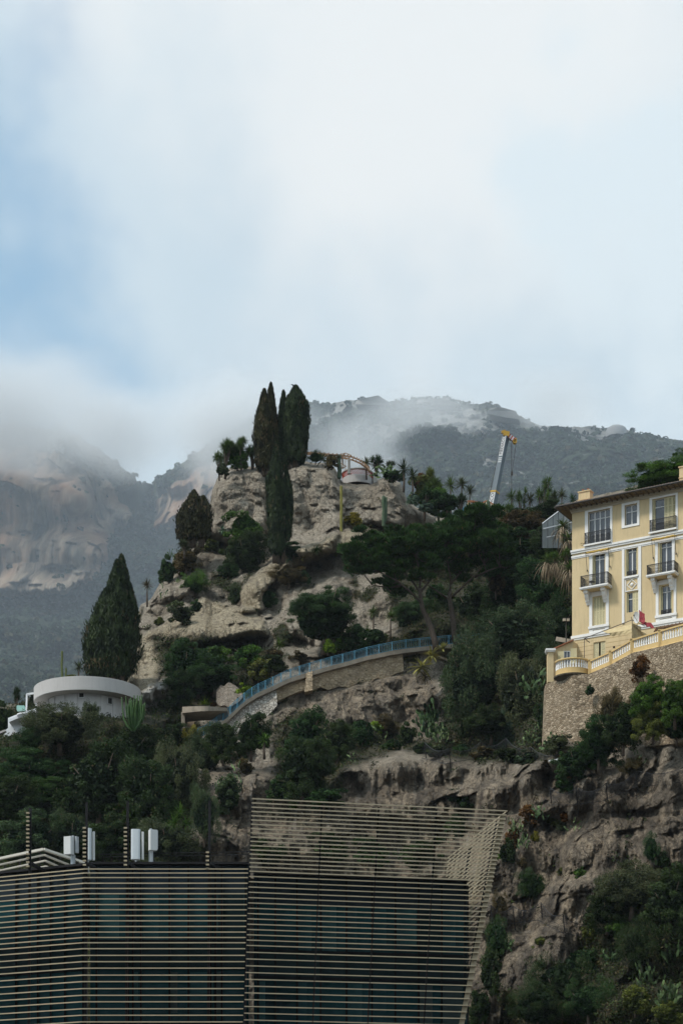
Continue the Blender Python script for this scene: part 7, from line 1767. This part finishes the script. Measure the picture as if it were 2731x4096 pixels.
for q_, z1_, ms_ in ((qm, z1m, [.04,.27,.32,.50,.62,.79,.83,.98]), (qr, z1r, [.02,.1,.2,.31,.43,.55,.66,.77,.88,.99])):
    for t0_, t1_ in zip(ms_, ms_[1:]):
        for za, zc in ((z1_-1.9, z1_-.05), (z1_-5.1, z1_-3.1), (z1_-8.2, z1_-6.15)):
            if rr.random() < .6:
                w_ = (t1_-t0_); a_ = t0_+w_*.06; b_ = a_+w_*rr.choice([.35,.55,.85]); zb_ = za+(zc-za)*rr.choice([0, .2, .45])
                m = MB(); m.hexa([q_(a_,zb_,.02), q_(b_,zb_,.02), q_(b_,zb_,-.01), q_(a_,zb_,-.01)], [q_(a_,zc,.02), q_(b_,zc,.02), q_(b_,zc,-.01), q_(a_,zc,-.01)]); m.build('window_blind', rr.choice(DB), lb)
# flat roof deck and building body behind
m = MB(); p = [w8(-46,872,57.8), w8(85,860.5,56.1), w8(247,860.5,56.1), w8(252,869.5,56.3), w8(468,873.5,57.4)]; zz = min(v.z for v in p)-.3
V = [(v.x, v.y+.3, zz) for v in p]+[(v.x, v.y+14, zz) for v in p]; n = 5; m.add(V, [(i, i+1, n+i+1, n+i) for i in range(4)]); m.build('roof', mat('roof_gravel', (.12,.12,.115), .9), lb)
m = MB(); v = w8(468,873,57.4); m.add([(v.x,v.y,zz),(v.x,v.y+14,zz),(v.x,v.y+14,-L0.z),(v.x,v.y,-L0.z)], [(0,1,2,3)]); m.build('side_wall', PAN, lb)
tag(lb, 'large dark glass building wrapped in thin beige horizontal louvres', 'building')
# roof railing
e = empty('roof_railing', W(100, 858, 57.5)); e0 = Vector(e.location); t9 = lambda px, py, d: Vector([float(v) for v in W(px, py, d)])-e0
MB().bar(t9(97,858-3.5,57.5), t9(252,851.5,57.5), .035).bar(t9(97,857,57.5), t9(252,854.5,57.5), .03).build('rail', DKM, e)
for x in (103,125,153,176,200,226,248): MB().bar(t9(x,863,57.5), t9(x,852.5,57.5), .03).build('post', DKM, e)
tag(e, 'thin dark handrail on the flat roof behind the antennas', 'railing')
# white roof lantern of louvres on the left
sk = empty('roof_lantern', W(43, 868, 62)); s0 = Vector(sk.location); t0 = lambda px, py, d: Vector([float(v) for v in W(px, py, d)])-s0
WL = mat('white_louvre', (.60,.56,.48), .6, var=.06)
m = MB(); pk = t0(43.5, 849.3, 62); m.bar(t0(-30,865,62.6), pk, .16, .10); m.bar(pk, t0(98,867.5,63.5), .16, .10)
for k in range(1, 6):
    z = Vector((0,0,-.20*k)); m.bar(t0(-30,865,62.6)+z+Vector((.1,.25*k,0)), pk+z+Vector((0,.25*k,0)), .12, .06); m.bar(pk+z+Vector((0,.25*k,0)), t0(92-4*k,867.5,63.5)+z+Vector((0,.25*k,0)), .12, .06)
m.build('slat', WL, sk); m = MB()
for x in (-20, 5, 20, 40, 60, 78): yy = 851+abs(x-43)*.3; m.bar(t0(x,yy,62.8), t0(x,873,62.8), .06)
m.build('post', DKM, sk); tag(sk, 'low white louvred roof lantern behind the left screen post', 'roof lantern')
# antennas
ANT = mat('antenna_grey', (.48,.52,.54), .45, var=.04); ANT2 = mat('antenna_white', (.55,.56,.55), .5, var=.04); GAL = mat('galvanised', (.35,.37,.38), .4, metal=.5)
def rbox(m, x0, x1, y0, y1, z0, z1, r=.04, n=4):
    P_ = []
    for cx_, cy_, a in ((x1-r,y1-r,0),(x0+r,y1-r,90),(x0+r,y0+r,180),(x1-r,y0+r,270)):
        for k in range(n+1): t = R_(a+90*k/n); P_.append((cx_+r*math.cos(t), cy_+r*math.sin(t)))
    N = len(P_); V = [(x, y, z0) for x, y in P_]+[(x, y, z1) for x, y in P_]; m.add(V, [tuple(range(N))[::-1], tuple(range(N, 2*N))]+[(i, (i+1) % N, N+(i+1) % N, N+i) for i in range(N)]); return m
def antenna(cx, top, bot, w_, kind, rot, tilt, label):
    d = 57.2; k = d/F; H = (bot-top)*k; e = empty('antenna', W(cx, 866, d), rot); zb_ = (866-bot)*k; wd = w_*k
    if kind == 'tall':
        m = MB(); rbox(m, -wd/2, wd/2, -.11, .11, zb_, zb_+H, .09, 5); o = m.build('panel', ANT, e); shade_angle(o, 40); o.rotation_euler = (tilt, 0, 0)
        MB().tube([(.0,.32,-.2),(0,.32,zb_+H*.92)], .045, 8).bar((0,.1,zb_+H*.85),(0,.34,zb_+H*.85),.05).bar((0,.1,zb_+H*.2),(0,.34,zb_+H*.2),.05).build('mast', GAL, e)
        m = MB(); rbox(m, wd/2+.05, wd/2+.14, .02, .2, zb_+.02, zb_+H*.92, .02, 2); m.build('side_panel', ANT2, e)
    else:
        m = MB(); rbox(m, -wd/2, wd/2, -.14, .10, zb_+H*.27, zb_+H*.93, .02, 2); m.build('box', ANT2, e)
        m = MB(); m.tube([(.02,.26,-.2),(.02,.26,zb_+H*1.02)], .05, 8); m.tube([(.02,.26,-.2),(.02,.26,zb_+H*.3)], .10, 8); m.bar((0,.1,zb_+H*.8),(0,.28,zb_+H*.8),.06); m.bar((0,.1,zb_+H*.4),(0,.28,zb_+H*.4),.06); m.build('mast', GAL, e)
        m = MB(); rbox(m, wd/2+.03, wd/2+.12, .1, .28, zb_+H*.35, zb_+H*.95, .02, 2); m.build('bracket_plate', GAL, e)
    MB().tube([(.1,.3,zb_+H*.1),(.25,.35,zb_-.05),(.5,.4,zb_-.2),(.9,.5,-.2)], .015, 5).build('cable', DKM, e)
    tag(e, label, 'antenna', 'mobile phone antennas on the roof edge')
antenna(69, 835, 862, 8.5, 'box', -.45, 0, 'leftmost boxy white antenna on a thick grey pole on the roof')
antenna(89, 828.5, 860, 5.0, 'tall', .25, 0, 'slim tall antenna right behind the second screen post')
antenna(135.5, 829, 859.5, 9.3, 'tall', .05, R_(-4), 'widest tall grey antenna panel right of the third screen post')
antenna(152.5, 828, 859, 7.6, 'box', .45, 0, 'rightmost boxy white antenna on a pole')
